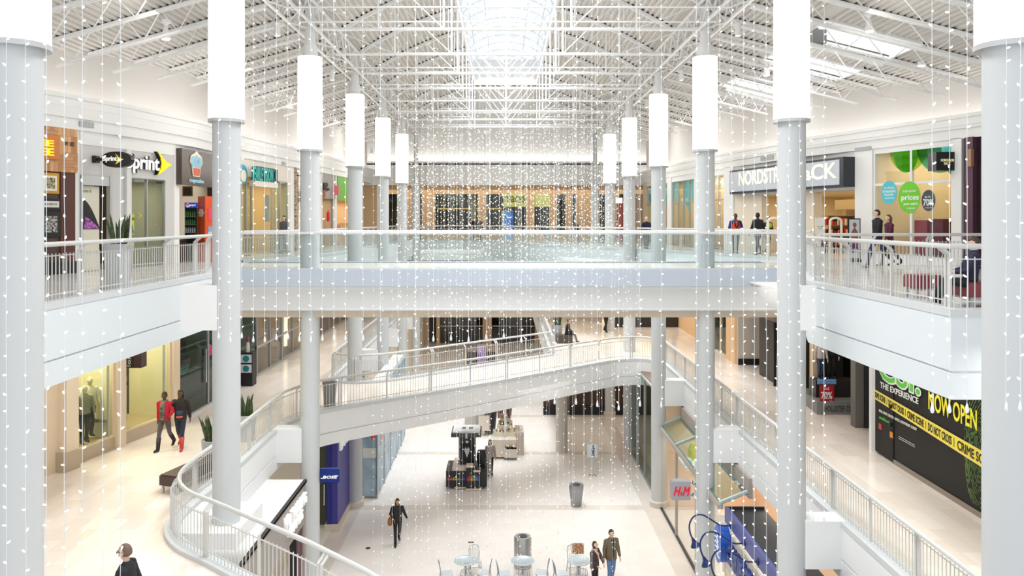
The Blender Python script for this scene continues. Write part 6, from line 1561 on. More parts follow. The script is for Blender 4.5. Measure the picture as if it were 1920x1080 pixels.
for i, px in enumerate((873, 980, 1085)):
    x = X(px, ty); n_ = TN[i]
    put_t(x, ty, f'round pale cafe table, {n_} of the three in the front row')
    put_c(x - 0.62, ty - 0.28, -PI/2 + 0.15, f'slatted aluminium chair on the left side of the {n_} front cafe table')
    if i != 2: put_c(x + 0.62, ty - 0.18, PI/2 - 0.1, f'slatted aluminium chair on the right side of the {n_} front cafe table')
    if i != 1:
        c = put_c(x + (0.28 if i == 0 else -0.1), ty + 0.68, PI + 0.2, 'slatted chair pushed in behind the left front cafe table' if i == 0 else 'slatted chair behind the right front cafe table with a patterned cloth on its back')
        if i == 2: cb = c
    put_c(x + 0.02, ty - 0.62, 0.0 if i else 0.2, f'slatted chair with its back to the camera in front of the {n_} cafe table')
    put_t(X(px - 4, 23.55), 23.55, f'round cafe table cut by the bottom edge, {n_} of the second row')
x = X(1085, ty) + 0.06
m = M(); m.box(x - 0.2, x + 0.2, ty + 0.86, ty + 0.90, 0.58, 0.93)
tag(m.build('draped_cloth', tex_mat('red_patterned_cloth', 'noise', [(150, 60, 40), (210, 180, 140)], 0.7, 22, axes='XZ')), 'red and cream patterned cloth hung over a cafe chair back', 'cloth')
for px, py, r, lab, sq in ((690, 1028, 0.09, 'small round dark floor grille on the ground floor', 0), (883, 1017, 0.1, 'small rectangular dark floor slot behind the left cafe table', 1)):
    d = 11.875*FOC/(py - VPY); m = M()
    if sq: m.box(X(px, d) - 0.1, X(px, d) + 0.1, d - 0.05, d + 0.05, 0.003, 0.008)
    else: m.lathe([(0.0, 0.003), (0.09, 0.003), (0.09, 0.008), (0.0, 0.009)], (X(px, d), d, 0), 16)
    tag(m.build('floor_vent', mat('vent_dark', (50, 44, 42), 0.6)), lab, 'floor vent')
# phone accessory kiosk
kx, ky = -1.68, 34.6
t = thing('kiosk', 'black sales kiosk with a white roof panel, shirt picture and rainbow stripes', 'kiosk', (kx, ky, 0))
kb = mat('kiosk_black', (40, 37, 38), 0.4)
m = M(); m.box(kx - 0.88, kx + 0.92, ky - 0.75, ky + 0.75, 0.1, 0.8); m.build('counter', kb, t)
m = M(); m.box(kx - 0.6, kx + 0.2, ky - 0.72, ky + 0.72, 0.8, 0.95); m.box(kx - 0.5, kx + 0.7, ky - 0.8, ky + 0.8, 0.04, 0.1); m.build('cream_ledge', mat('ledge_cream', (226, 212, 196), 0.4), t)
m = M(); m.box(kx + 0.02, kx + 0.62, ky - 0.95, ky - 0.7, 0.1, 1.02); m.build('front_cabinet', kb, t)
m = M(); m.box(kx + 0.02, kx + 0.34, ky - 0.97, ky - 0.6, 1.02, 1.1); m.box(kx + 0.34, kx + 0.64, ky - 0.97, ky - 0.5, 0.82, 0.9); m.box(kx + 0.0, kx + 0.64, ky - 0.99, ky - 0.7, 0.02, 0.1); m.build('cabinet_trim', mat('ledge_cream', (226, 212, 196), 0.4), t)
m = M(); m.box(kx - 0.34, kx + 0.4, ky - 0.35, ky + 0.35, 0.9, 2.25); m.build('tower', mat('kiosk_tower', (34, 30, 32), 0.35), t)
m = M(); m.box(kx - 0.66, kx + 0.66, ky - 0.62, ky + 0.62, 2.25, 2.42); m.build('canopy', mat('canopy_dark', (72, 66, 64), 0.4), t)
m = M(); m.box(kx - 0.60, kx + 0.60, ky - 0.58, ky + 0.62, 2.42, 2.47); m.box(kx - 0.36, kx + 0.38, ky - 0.5, ky - 0.42, 2.47, 2.49); m.build('roof_panel', mat('kiosk_roof_white', (226, 232, 236), 0.4), t)
m = M(); m.box(kx - 0.22, kx - 0.04, ky - 0.1, ky + 0.25, 2.47, 2.475); m.box(kx + 0.1, kx + 0.28, ky - 0.1, ky + 0.25, 2.47, 2.475); m.build('roof_openings', mat('opening_grey', (110, 108, 104), 0.5), t)
m = M(); m.box(kx - 0.03, kx + 0.06, ky - 0.64, ky - 0.6, 2.2, 2.45); m.build('lock_plate', alu, t)
ry = ky - 0.36
m = M(); m.plate([(kx + 0.03 + a, ry, 1.15 + b) for a, b in ((-0.24, 0.0), (0.24, 0.0), (0.24, 0.45), (0.34, 0.42), (0.36, 0.55), (0.12, 0.78), (-0.12, 0.78), (-0.36, 0.55), (-0.34, 0.42), (-0.24, 0.45))], (0, -1, 0), 0.02); m.build('shirt_picture', mat('shirt_black', (14, 13, 15), 0.6), t)
m = M(); m.plate([(kx + 0.03 + a, ry - 0.022, 1.15 + b) for a, b in ((0, 0.12), (0.13, 0.48), (0.06, 0.6), (0, 0.5), (-0.06, 0.6), (-0.13, 0.48))], (0, -1, 0), 0.01); m.ball((kx + 0.03, ry - 0.03, 1.98), 0.07, 0.02, 0.06); m.build('collar_picture', mat('collar_silver', (196, 200, 206), 0.4), t)
rb = [(220, 60, 130), (226, 120, 50), (230, 200, 50), (110, 200, 70), (50, 150, 210), (130, 80, 200)]
for j, (a0, a1, yf, zb_) in enumerate(((-0.82, -0.02, ky - 0.76, 0.4), (0.06, 0.6, ky - 0.965, 0.45))):
    for c in range(6):
        m = M(); w = (a1-a0)/6; rnd = random.Random(c + j*7)
        for q in range(5): m.box(kx + a0 + w*c + w*q/5, kx + a0 + w*c + w*(q+0.7)/5, yf - 0.004, yf, zb_, zb_ + rnd.uniform(0.05, 0.12 + 0.16*j))
        m.build('rainbow_bars', mat(f'rainbow{c}', rb[c], 0.4), t)
m = M(); m.box(kx + 0.75, kx + 1.1, ky + 0.9, ky + 1.3, 0.1, 1.0); m.build('side_drawer', mat('drawer_grey', (176, 172, 166), 0.4), t)
c = thing('office_chair', 'dark high backed chair beside the black kiosk', 'chair', (kx + 0.62, ky - 0.05, 0))
m = M(); m.rings([(kx + 0.66, ky + 0.0, 0.8, 0.16, 0.08), (kx + 0.66, ky + 0.02, 1.2, 0.22, 0.09), (kx + 0.66, ky + 0.04, 1.5, 0.16, 0.06)], 10); m.build('backrest', mat('chair_navy_black', (26, 26, 34), 0.5), c)
m = M(); m.rings([(kx + 0.66, ky - 0.2, 0.72, 0.2, 0.2), (kx + 0.66, ky - 0.2, 0.82, 0.22, 0.22)], 10); m.tube((kx + 0.66, ky - 0.2, 0.8), (kx + 0.66, ky - 0.2, 0.85), 0.03); m.build('seat', mat('chair_navy_black', (26, 26, 34), 0.5), c)
# second kiosk with cosmetics
kx, ky = 0.05, 38.9
t = thing('kiosk', 'pale cosmetics kiosk with shelves of small goods and a white mast and roof', 'kiosk', (kx, ky, 0))
kw = mat('kiosk_ivory', (226, 216, 202), 0.4)
m = M(); m.box(kx - 0.62, kx + 0.55, ky - 0.8, ky + 1.2, 0.1, 0.95); m.build('counter', kw, t)
m = M(); m.box(kx - 0.05, kx + 0.6, ky - 1.0, ky - 0.6, 0.12, 0.55); m.build('front_display', kw, t)
m = M(); m.box(kx + 0.5, kx + 0.95, ky - 0.2, ky + 1.2, 0.0, 1.15); m.build('side_cabinet', mat('kiosk_sand', (206, 196, 182), 0.4), t)
m = M(); m.box(kx - 0.05, kx + 0.05, ky - 0.4, ky - 0.3, 0.95, 2.5); m.build('mast', white, t)
m = M(); m.box(kx - 0.75, kx + 0.8, ky - 0.2, ky + 1.4, 2.62, 2.72); m.build('roof_panel', mat('roof_pale_grey', (206, 206, 206), 0.4), t)
m = M()
for a in (-0.35, -0.05, 0.3): m.box(kx + a, kx + a + 0.2, ky + 0.5, ky + 0.85, 2.72, 2.73)
m.build('roof_openings', mat('opening_grey', (110, 108, 104), 0.5), t)
m = M()
for k in range(3): m.box(kx - 0.5 + 0.1*k, kx + 0.5 - 0.1*k, ky - 0.2 + 0.3*k, ky + 0.1 + 0.3*k, 0.95, 1.15 + 0.28*k)
m.build('tiered_shelf', mat('tier_cream', (236, 226, 200), 0.4, emit=0.05), t)
rnd = random.Random(9)
for c, nm in (((240, 224, 150), 'cream'), ((196, 150, 140), 'rose'), ((120, 90, 84), 'brown'), ((250, 246, 236), 'white'), ((60, 50, 50), 'dark')):
    m = M()
    for i in range(22):
        k = rnd.randrange(3); bx = kx + rnd.uniform(-0.45 + 0.1*k, 0.42 - 0.1*k); yb_ = ky - 0.18 + 0.3*k + rnd.uniform(0, 0.12); z0 = 1.15 + 0.28*k
        m.box(bx, bx + rnd.uniform(0.03, 0.09), yb_, yb_ + 0.05, z0, z0 + rnd.uniform(0.06, 0.22))
    for i in range(6): bx = kx + rnd.uniform(-0.02, 0.5); m.box(bx, bx + 0.08, ky - 0.98, ky - 0.8, 0.55, 0.55 + rnd.uniform(0.05, 0.15))
    o = m.build('goods', mat('kiosk_goods_' + nm, c, 0.4), t); o['kind'] = 'stuff'
m = M()
for a in (-0.25, 0.2): m.rings([(kx + a, ky + 0.9, 1.6, 0.12, 0.1), (kx + a, ky + 0.9, 2.1, 0.16, 0.1), (kx + a, ky + 0.9, 2.4, 0.08, 0.08)], 8)
m.build('hanging_goods', mat('hang_plum', (130, 80, 84), 0.5), t)
# third kiosk behind it
kx2, ky2 = -1.5, 43.0
t = thing('kiosk', 'grey cabinet and dark clothes rack of a kiosk behind the cosmetics stand', 'kiosk', (kx2, ky2, 0))
m = M(); m.box(kx2 - 0.7, kx2 + 0.3, ky2, ky2 + 0.8, 0, 2.3); m.build('cabinet', mat('drawer_grey2', (190, 184, 178), 0.4), t)
m = M(); m.rings([(kx2 + 0.7, ky2 - 0.3, 0.1, 0.3, 0.3), (kx2 + 0.75, ky2 - 0.3, 1.2, 0.36, 0.3), (kx2 + 0.8, ky2 - 0.3, 2.5, 0.3, 0.3)], 9); m.build('dark_rack', mat('rack_black', (34, 30, 32), 0.6), t)
m = M(); m.box(kx2 + 0.1, kx2 + 0.7, ky2 - 0.9, ky2 - 0.5, 0.3, 1.1); m.box(kx2 + 0.0, kx2 + 0.9, ky2 - 1.0, ky2 - 0.4, 1.55, 1.7); m.build('pale_tray', mat('tray_cream', (222, 210, 196), 0.4), t)
# sign stand
d = 35.6; x = 4.1
t = thing('sign_stand', 'chrome pole sign stand with a poster of a standing figure on the ground floor', 'sign stand', (x, d, 0))
m = M(); m.lathe([(0.2, 0), (0.2, 0.015), (0.03, 0.04)], (x, d, 0), 18); m.build('base', chrome, t)
m = M(); m.tube((x, d, 0.02), (x, d, 0.9), 0.022, 8); m.build('pole', chrome, t)
m = M(); m.box(x - 0.25, x + 0.25, d - 0.02, d + 0.02, 0.85, 1.48); m.build('board', mat('stand_silver', (190, 196, 200), 0.3, 0.4), t)
m = M(); m.box(x - 0.21, x + 0.21, d - 0.026, d - 0.02, 0.89, 1.44); m.build('poster', mat('stand_poster', (206, 212, 218), 0.4), t)
m = M(); m.plate([(x + a*0.12 + 0.02, d - 0.027, 0.9 + b*0.5) for a, b in ((-0.5, 0), (-0.1, 0), (0, 0.4), (0.2, 0), (0.6, 0), (0.5, 0.5), (0.7, 0.75), (0.2, 0.88), (-0.3, 0.85), (-0.6, 0.6), (-0.4, 0.5))], (0, -1, 0), 0.004); m.ball((x + 0.03, d - 0.03, 1.39), 0.035, 0.005, 0.045); m.build('figure_picture', mat('figure_slate', (70, 78, 96), 0.5), t)

# ---------------------------------------------------------------- ceiling lamps
def pendant(x, y, z, lab, grp):
    t = thing('pendant_lamp', lab, 'ceiling lamp', (x, y, z), grp)
    m = M(); m.lathe([(0.15, 0.55), (0.15, 0.48), (0.07, 0.44), (0.05, 0.4)], (x, y, z), 14); m.build('canopy', steel_white, t)
    m = M(); m.lathe([(0.05, 0.41), (0.07, 0.3), (0.12, 0.16), (0.135, 0.04), (0.125, 0.02)], (x, y, z), 14); smooth_by_angle(m.build('reflector', steel_white, t))
    m = M(); m.lathe([(0.123, 0.03), (0.11, -0.01), (0.0, -0.03)], (x, y, z), 14); m.build('lit_lens', mat('lit_lens', (255, 252, 244), 0.4, emit=3.0), t)
    m = M(); m.tube((x, y, z + 0.5), (x, y, z + 1.1), 0.012, 5); m.build('stem', steel_white, t)
for side, sn, lst in ((-1, 'left', ((311, 62, 22), (488, 160, 31), (545, 190, 36), (622, 243, 44), (697, 277, 54))), (1, 'right', ((1630, 48, 22), (1728, 112, 25), (1437, 130, 29), (1392, 182, 37), (1340, 238, 44), (1267, 226, 46)))):
    for i, (px, py, d) in enumerate(lst):
        pendant(X(px, d), d, Z(py + 12, d), f'{["nearest", "second", "third", "fourth", "fifth", "sixth"][i]} small white ceiling lamp under the {sn} sloping roof', 'ceiling lamps under the aisles')
for side in (-1, 1):
    sn = 'left' if side < 0 else 'right'
    for i in range(9):
        y = 19.5 + i*3.688; x = XC + side*6.95
        t = thing('spotlight', f'{["nearest", "second", "third", "fourth", "fifth", "sixth", "seventh", "eighth", "farthest"][i]} white cylinder spotlight along the {sn} girder', 'spotlight', (x, y, EYE + 5.7), 'cylinder spotlights on the girders')
        m = M(); m.lathe([(0.085, 5.55), (0.09, 5.56), (0.09, 5.95), (0.04, 5.99), (0.02, 6.0), (0.02, 6.1)], (x, y, EYE), 14); smooth_by_angle(m.build('housing', steel_white, t))
        m = M(); m.lathe([(0.0, 5.545), (0.083, 5.548)], (x, y, EYE), 14); m.build('lit_lens', mat('lit_lens', (255, 252, 244), 0.4, emit=3.0), t)
m = M(); m.box(X(1520, 25), X(1550, 25), 25, 25.6, Z(80, 25), Z(55, 25)); m.box(X(1530, 25), X(1540, 25), 25.2, 25.4, Z(55, 25), EYE + 6.3)
tag(m.build('air_duct_box', mat('duct_grey', (84, 82, 80), 0.5)), 'dark grey duct box hung under the right roof slope', 'duct')

# ---------------------------------------------------------------- light strings
def ico():
    g = (1 + 5**0.5)/2
    v = [(-1, g, 0), (1, g, 0), (-1, -g, 0), (1, -g, 0), (0, -1, g), (0, 1, g), (0, -1, -g), (0, 1, -g), (g, 0, -1), (g, 0, 1), (-g, 0, -1), (-g, 0, 1)]
    f = [(0, 11, 5), (0, 5, 1), (0, 1, 7), (0, 7, 10), (0, 10, 11), (1, 5, 9), (5, 11, 4), (11, 10, 2), (10, 7, 6), (7, 1, 8), (3, 9, 4), (3, 4, 2), (3, 2, 6), (3, 6, 8), (3, 8, 9), (4, 9, 5), (2, 4, 11), (6, 2, 10), (8, 6, 7), (9, 8, 1)]
    l = (1 + g*g)**0.5
    return [tuple(a/l for a in q) for q in v], f
IV, IF = ico()
bm_ = M(); bm_.ball((0, 0, 0), 0.0105, 0.0105, 0.024, 8, 6)
bulb_me = bpy.data.meshes.new('bulb'); bulb_me.from_pydata(bm_.v, [], bm_.f); bulb_me.materials.append(bulbm); bulb_me.shade_smooth()
def string_near(x, y, z0, z1, lab, grp, seed, step=0.23, drop=True, scale=1.0, r=0.0036):
    rnd = random.Random(seed)
    t = thing('light_string', lab, 'light string', (x, y, z0), grp)
    m = M(); n = int((z1-z0)/0.5); m.tubev([(x + rnd.uniform(-0.006, 0.006), y, z0 + (z1-z0)*i/n) for i in range(n+1)], r, 5); m.build('cord', cordm, t)
    z = z0 + 0.12; k = 0
    while z < z1 and k < 100:
        o = bpy.data.objects.new('bulb', bulb_me); COL.objects.link(o); o.parent = t
        a = rnd.uniform(0, 2*PI); tl = rnd.uniform(0.5, 1.5)
        o.location = (0.022*math.cos(a)*scale, 0.022*math.sin(a)*scale, z - z0 + rnd.uniform(-0.05, 0.05)); o.scale = (scale,)*3
        o.rotation_euler = (0, tl, a); z += step; k += 1
    if drop:
        m = M(); m.lathe([(0.003, 0.05), (0.016, 0.0), (0.024, -0.04), (0.018, -0.07), (0.0, -0.082)], (x, y, z0), 10); o = m.build('drop_weight', dropm, t); o.data.shade_smooth()
def string_far(x, y, z0, z1, lab, grp, seed, step=0.34, br=0.02, r=0.0024, drop=True):
    rnd = random.Random(seed); m = M()
    m.tube((x, y, z0), (x, y, z1), r, 4); m.cur = 1
    z = z0 + 0.1
    while z < z1:
        if z > EYE + 3.0 and rnd.random() < 0.5: z += step; continue
        a = rnd.uniform(0, 2*PI); q = br*rnd.uniform(0.6, 1.0)*(1.35 if rnd.random() < 0.07 else 1)
        cx, cy_, cz = x + 0.02*math.cos(a), y + 0.02*math.sin(a), z + rnd.uniform(-0.12, 0.12)
        m.add([(cx + v[0]*q, cy_ + v[1]*q, cz + v[2]*q) for v in IV], IF); z += step
    if drop: m.cur = 0; m.ball((x, y, z0 - 0.02), 0.013, 0.013, 0.032, 6, 5)
    tag(m.build('light_string', [cordm, bulbm]), lab, 'light string', grp)
ZT = EYE + 6.0
RZ = ZT - 0.02
def carrier(x0, x1, y, lab):
    m = M(); m.tube((x0, y, RZ), (x1, y, RZ), 0.025, 6); tag(m.build('carrier_rod', steel_white), lab, 'rod', 'rods the light strings hang from')
# nearest row, left and right
NL = ['first', 'second', 'third', 'fourth', 'fifth', 'sixth', 'seventh']
y = 9.1
for i, px in enumerate((12, 48, 87, 121, 154, 192, 226)):
    string_near(X(px, y), y, 6.5, ZT, f'{NL[i]} long light string counted from the left edge of the photo', 'light strings at the left edge', 100 + i, drop=False)
for i, px in enumerate((1748, 1780, 1813, 1887, 1913)):
    string_near(X(px, y), y, 9.66 if i < 3 else 9.68, ZT, f'{NL[i]} light string ending in a drop near the right edge column', 'light strings at the right edge', 120 + i)
carrier(-6.3, XC + 6.3, y, 'thin white rod carrying the nearest light strings')
# second row
y = 14.4; px = 410.0; i = 0
while px < 1010:
    string_near(X(px, y), y, 9.68 + random.Random(i).uniform(-0.05, 0.05), ZT, 'light string with a drop end hanging before the second left column' if px < 455 else ('light string with a drop end just below the left half of the bridge' if px < 700 else 'light string with a drop end in the middle of the bridge'), 'drop ended strings before the bridge' + (' column' if px < 455 else ' left' if px < 700 else ' middle'), 200 + i, scale=0.95)
    px += 21.6 if px < 640 else 33; i += 1
px = 1040
while px < 1280:
    string_near(X(px, y), y, 8.4 + random.Random(i).uniform(-0.1, 0.1), ZT, 'light string with a drop end hanging low right of the middle', 'drop ended strings right of the middle', 200 + i); px += 40; i += 1
for j, px in enumerate((1306, 1328, 1350, 1372, 1394, 1414, 1437, 1457, 1479, 1500, 1523, 1545)):
    z0 = 4.9 if px < 1470 else (6.6 if px < 1510 else 6.3)
    string_near(X(px, y), y, z0, ZT, 'long light string hanging before the right columns and walkway' if px < 1510 else 'long light string right of the second right column', 'long strings before the right columns' if px < 1510 else 'long strings right of the second right column', 240 + j, drop=px > 1470)
carrier(X(395, y), X(1560, y), y, 'thin white rod carrying the second row of light strings')
# rows in the middle of the hall
rows = [(19.6, 862, 1190, 33, 1.6, 5.0, 0.013), (21.6, 700, 1205, 12.6, 0.6, 2.6, 0.012), (23.2, 780, 1200, 22, 0.8, 3.4, 0.014),
        (30.2, 745, 1172, 12.4, 9.2, 11.2, 0.02), (34.0, 750, 1168, 11.6, 9.0, 11.0, 0.022), (38.6, 760, 1160, 10.8, 8.0, 10.8, 0.025), (43.0, 770, 1148, 10.2, 7.5, 10.6, 0.028), (48.5, 790, 1128, 9.8, 7.0, 10.4, 0.03)]
ws = ['nearest', 'second', 'third', 'fourth', 'fifth', 'sixth', 'seventh', 'farthest']
for ri_, (y, p0, p1, st, za_, zb_, br) in enumerate(rows):
    px = p0; k = 0; rnd = random.Random(500 + ri_)
    while px < p1:
        string_far(X(px, y), y, rnd.uniform(za_, zb_), ZT, f'thin dotted light string in the {ws[ri_]} row of the dense central light curtain', f'light curtain row {ri_ + 1}', 900 + ri_*97 + k, br=br)
        px += st*1.25*rnd.uniform(0.7, 1.3); k += 1
    carrier(XL, XR, y, f'thin white rod carrying the {ws[ri_]} row of the central light curtain')
# ---------------------------------------------------------------- people
def skin_mesh(chains, sub=1):
    """one continuous surface grown over joined chains of (point, radius); shared points join"""
    vs, rs, es, idx = [], [], [], {}
    def vid(p, r):
        k = tuple(round(c, 4) for c in p)
        if k not in idx: idx[k] = len(vs); vs.append(p); rs.append(r)
        return idx[k]
    for ch in chains:
        ids = [vid(p, r) for p, r in ch]
        es += [(a, b) for a, b in zip(ids[:-1], ids[1:]) if a != b and (a, b) not in es]
    me = bpy.data.meshes.new('skin'); me.from_pydata(vs, es, [])
    o = bpy.data.objects.new('skin', me); COL.objects.link(o)
    md = o.modifiers.new('s', 'SKIN'); sv = me.skin_vertices[0].data
    for i, r in enumerate(rs): sv[i].radius = r if hasattr(r, '__len__') else (r, r)
    sv[0].use_root = True
    md.use_smooth_shade = True
    if sub: ss = o.modifiers.new('ss', 'SUBSURF'); ss.levels = sub; ss.render_levels = sub
    dg = bpy.context.evaluated_depsgraph_get(); dg.update()
    out = bpy.data.meshes.new_from_object(o.evaluated_get(dg))
    bpy.data.objects.remove(o); bpy.data.meshes.remove(me)
    return out
def vadd(a, b, s=1.0): return (a[0]+b[0]*s, a[1]+b[1]*s, a[2]+b[2]*s)
def rotx(v, a): c, s = math.cos(a), math.sin(a); return (v[0], v[1]*c - v[2]*s, v[1]*s + v[2]*c)
SKIN = {'light': (226, 184, 160), 'tan': (196, 146, 114), 'dark': (92, 62, 48)}
def person(label, loc, heading, H=1.75, top=(30, 30, 34), legs=(34, 36, 48), shoes=(24, 22, 22), hair=(40, 28, 22), skin='light', hairlen=0.0,
           stride=0.0, sw=None, elbow=(0.25, 0.25), lean=0.0, headturn=0.0, headtilt=0.0, sit=False, coat=0.0, boots=None, arms=None, bulk=1.0, bald=False, skip_hands=False):
    """local frame: facing +y, feet on z = 0"""
    k = H/1.75
    t = thing('person', label, 'person', (0, 0, 0))
    sm = mat('skin_' + skin, SKIN[skin], 0.5)
    S_ = lambda x, y, z: (x*k, y*k, z*k)
    hipz = 0.93 if not sit else 0.50
    def Lp(x, y, z): return S_(*vadd((0, 0, hipz), rotx((x, y, z - 0.93), -lean)))
    pel = Lp(0, 0, 0.95); wai = Lp(0, 0.0, 1.08); che = Lp(0, 0.01, 1.27); nb = Lp(0, -0.005, 1.45); nk = Lp(0, 0.005, 1.52)
    hd0 = Lp(0, 0.02, 1.58); hd1 = Lp(0, 0.015, 1.66); hd2 = Lp(0, 0.0, 1.72)
    chains = [[(pel, (0.115*k, 0.09*k)), (wai, (0.11*k, 0.085*k)), (che, (0.125*k, 0.09*k)), (nb, 0.062*k), (nk, 0.052*k)]]
    limbs_leg, limbs_arm = [], []
    sl = stride if sw is None else sw
    for s in (-1, 1):
        hip = Lp(s*0.085, 0, 0.90)
        if sit:
            knee = vadd(hip, S_(s*0.05, 0.43, 0.02)); ank = vadd(knee, S_(0, 0.06, -(0.44))); ank = (ank[0], ank[1] + 0.04*k, 0.075*k)
        else:
            a = stride*s; th = 0.42; shl = 0.41
            knee = vadd(hip, S_(s*0.01, th*math.sin(a) + 0.02, -th*math.cos(a)))
            b = a - (0.15 + 0.9*max(0, -a)); ank = vadd(knee, S_(0, shl*math.sin(b), -shl*math.cos(b)))
            if a >= 0 and ank[2] > 0.08*k: ank = (ank[0], ank[1], max(0.075*k, ank[2] - 0.05*k))
        lift = ank[2] - 0.075*k
        toe = (ank[0] + s*0.02*k, ank[1] + 0.15*k, 0.035*k + max(0, lift*0.45))
        heel = (ank[0], ank[1] - 0.03*k, 0.045*k + max(0, lift*1.05))
        limbs_leg.append((hip, knee, ank, toe, heel))
        chains.append([(pel, (0.115*k, 0.09*k)), (hip, 0.078*k), (knee, 0.048*k), (ank, 0.034*k), (toe, 0.026*k)])
        sh = Lp(s*0.175, 0, 1.40)
        if arms and arms.get(s):
            el_, wr_ = arms[s]; el, wr = Lp(*el_), Lp(*wr_)
        else:
            aa = -sl*s*0.9; e = elbow[0 if s < 0 else 1]
            el = vadd(sh, S_(s*0.06, 0.28*math.sin(aa), -0.28*math.cos(aa))); b = aa + e
            wr = vadd(el, S_(s*0.015, 0.25*math.sin(b), -0.25*math.cos(b)))
        limbs_arm.append((sh, el, wr))
        chains.append([(che, (0.125*k, 0.09*k)), (sh, 0.05*k), (el, 0.036*k), (wr, 0.024*k)])
        d = Vector(wr) - Vector(el); d.normalize(); side = d.cross(Vector((0, 0, 1)) if abs(d.z) < 0.8 else Vector((s, 0, 0))); side.normalize(); fr = side.cross(d)
        palm = tuple(Vector(wr) + d*0.055*k)
        chains.append([(wr, 0.024*k), (palm, (0.032*k, 0.02*k))])
        if not skip_hands:
            for q, (o_, ln) in enumerate(((-0.028, 0.065), (-0.01, 0.078), (0.01, 0.072), (0.028, 0.058))):
                b0 = Vector(palm) + side*o_*k + d*0.035*k; b1 = b0 + (d*0.9 + fr*0.35*s).normalized()*ln*0.55*k; b2 = b1 + (d*0.55 + fr*0.8*s).normalized()*ln*0.45*k
                chains.append([(palm, (0.032*k, 0.02*k)), (tuple(b0), 0.0095*k), (tuple(b1), 0.009*k), (tuple(b2), 0.0075*k)])
            b0 = Vector(wr) + d*0.03*k - side*0.032*k; b1 = b0 + (d*0.7 - side*0.7).normalized()*0.045*k
            chains.append([(palm, (0.032*k, 0.02*k)), (tuple(b0), 0.011*k), (tuple(b1), 0.009*k)])
    me = skin_mesh(chains, 1)
    # head sculpted from a ball, then joined into the body surface
    hc = Lp(0, 0.02, 1.635); R = Matrix.Rotation(headturn, 3, 'Z') @ Matrix.Rotation(headtilt, 3, 'X')
    hm = M(); n = 14; kk = 11; vsx = []
    hm.ball((0, 0, 0), 1, 1, 1, n, kk)
    hv = []
    for x, y, z in hm.v:
        w = 0.074*(1 - 0.22*max(0, -z) ** 1.3); dpt = 0.094*(1 - 0.12*max(0, -z)); h = 0.118
        X_, Y_, Z_ = x*w, y*dpt, z*h
        if y > 0.3:
            ax = abs(x)
            if ax < 0.3 and -0.35 < z < 0.1: Y_ += 0.022*(1 - ax/0.3)*(1 - abs(z + 0.12)/0.25 if abs(z + 0.12) < 0.25 else 0)
            if 0.15 < ax < 0.55 and -0.02 < z < 0.3: Y_ -= 0.008
            if ax < 0.4 and z < -0.75: Y_ += 0.012
        if abs(x) > 0.93 and abs(z) < 0.25: X_ *= 1.16; Y_ -= 0.004
        v = R @ Vector((X_, Y_, Z_)); hv.append((hc[0] + v.x*k, hc[1] + v.y*k, hc[2] + v.z*k))
    bv = [tuple(v.co) for v in me.vertices]; bf = [tuple(p.vertices) for p in me.polygons]
    bpy.data.meshes.remove(me)
    m = M(); m.v = bv + hv; m.f = bf + [tuple(i + len(bv) for i in f) for f in hm.f]; m.mi = [0]*len(m.f)
    nk2 = M(); nk2.tubev([nb, nk, (hc[0], hc[1] - 0.02*k, hc[2] - 0.06*k)], [0.06*k, 0.05*k, 0.046*k], 8); m.add(nk2.v, nk2.f)
    body = m.build('body', sm, t, True)
    m = M()
    for s in (-1, 1):
        v = R @ Vector((s*0.03, 0.085, 0.012)); m.ball((hc[0] + v.x*k, hc[1] + v.y*k, hc[2] + v.z*k), 0.011*k, 0.008*k, 0.008*k, 6, 4)
    m.build('eyes', mat('eye_dark', (36, 26, 24), 0.3), t, True)
    m = M(); v = R @ Vector((0, 0.088, -0.058)); m.ball((hc[0] + v.x*k, hc[1] + v.y*k, hc[2] + v.z*k), 0.022*k, 0.008*k, 0.006*k, 6, 4); m.build('mouth', mat('lip_tone', (150, 86, 80), 0.5), t, True)
    # hair
    hmat = mat('hair_%d_%d_%d' % hair, hair, 0.6); m = M()
    cap = M(); cap.ball((0, 0, 0), 1, 1, 1, 14, 10); keep = []
    for x, y, z in cap.v:
        fy = 0.0 if bald else 0
        w = 0.084; dp = 0.104; h = 0.126
        zz = z
        if y > 0.15 and z < 0.42: sc = 0.80          # leaves the face free
        elif z < (-0.35 if not bald else 0.0): sc = 0.82 if not hairlen else 1.0
        else: sc = 1.0 if not bald else (0.99 if z < 0.3 else 0.86)
        v = R @ Vector((x*w*sc, y*dp*sc - 0.006, zz*h*sc)); keep.append((hc[0] + v.x*k, hc[1] + v.y*k, hc[2] + v.z*k))
    m.add(keep, cap.f)
    if hairlen > 0:
        rr = []
        for q in range(5):
            f_ = q/4; v = R @ Vector((0, -0.055 - 0.01*f_, 0.03 - (0.10 + hairlen)*f_)); rr.append((hc[0] + v.x*k, hc[1] + v.y*k, hc[2] + v.z*k, (0.088 + 0.01*math.sin(PI*f_) - 0.03*f_*f_)*k, (0.06 - 0.025*f_)*k))
        m.rings(list(reversed(rr)), 12)
    m.build('hair', hmat, t, True)
    # jacket with sleeves
    tm = mat('cloth_%d_%d_%d' % top, top, 0.8); m = M()
    hem = (0.90 - coat) if not sit else 0.95
    def ring(z, rx, ry, dy=0.0): c = Lp(0, dy, z); return (c[0], c[1], c[2], rx*k*bulk, ry*k*bulk)
    rs = [ring(hem, 0.175, 0.13), ring(0.98, 0.172, 0.128), ring(1.10, 0.165, 0.122), ring(1.25, 0.185, 0.130), ring(1.36, 0.195, 0.118), ring(1.42, 0.165, 0.095), ring(1.475, 0.085, 0.072), ring(1.50, 0.068, 0.062)]
    m.rings(rs, 16)
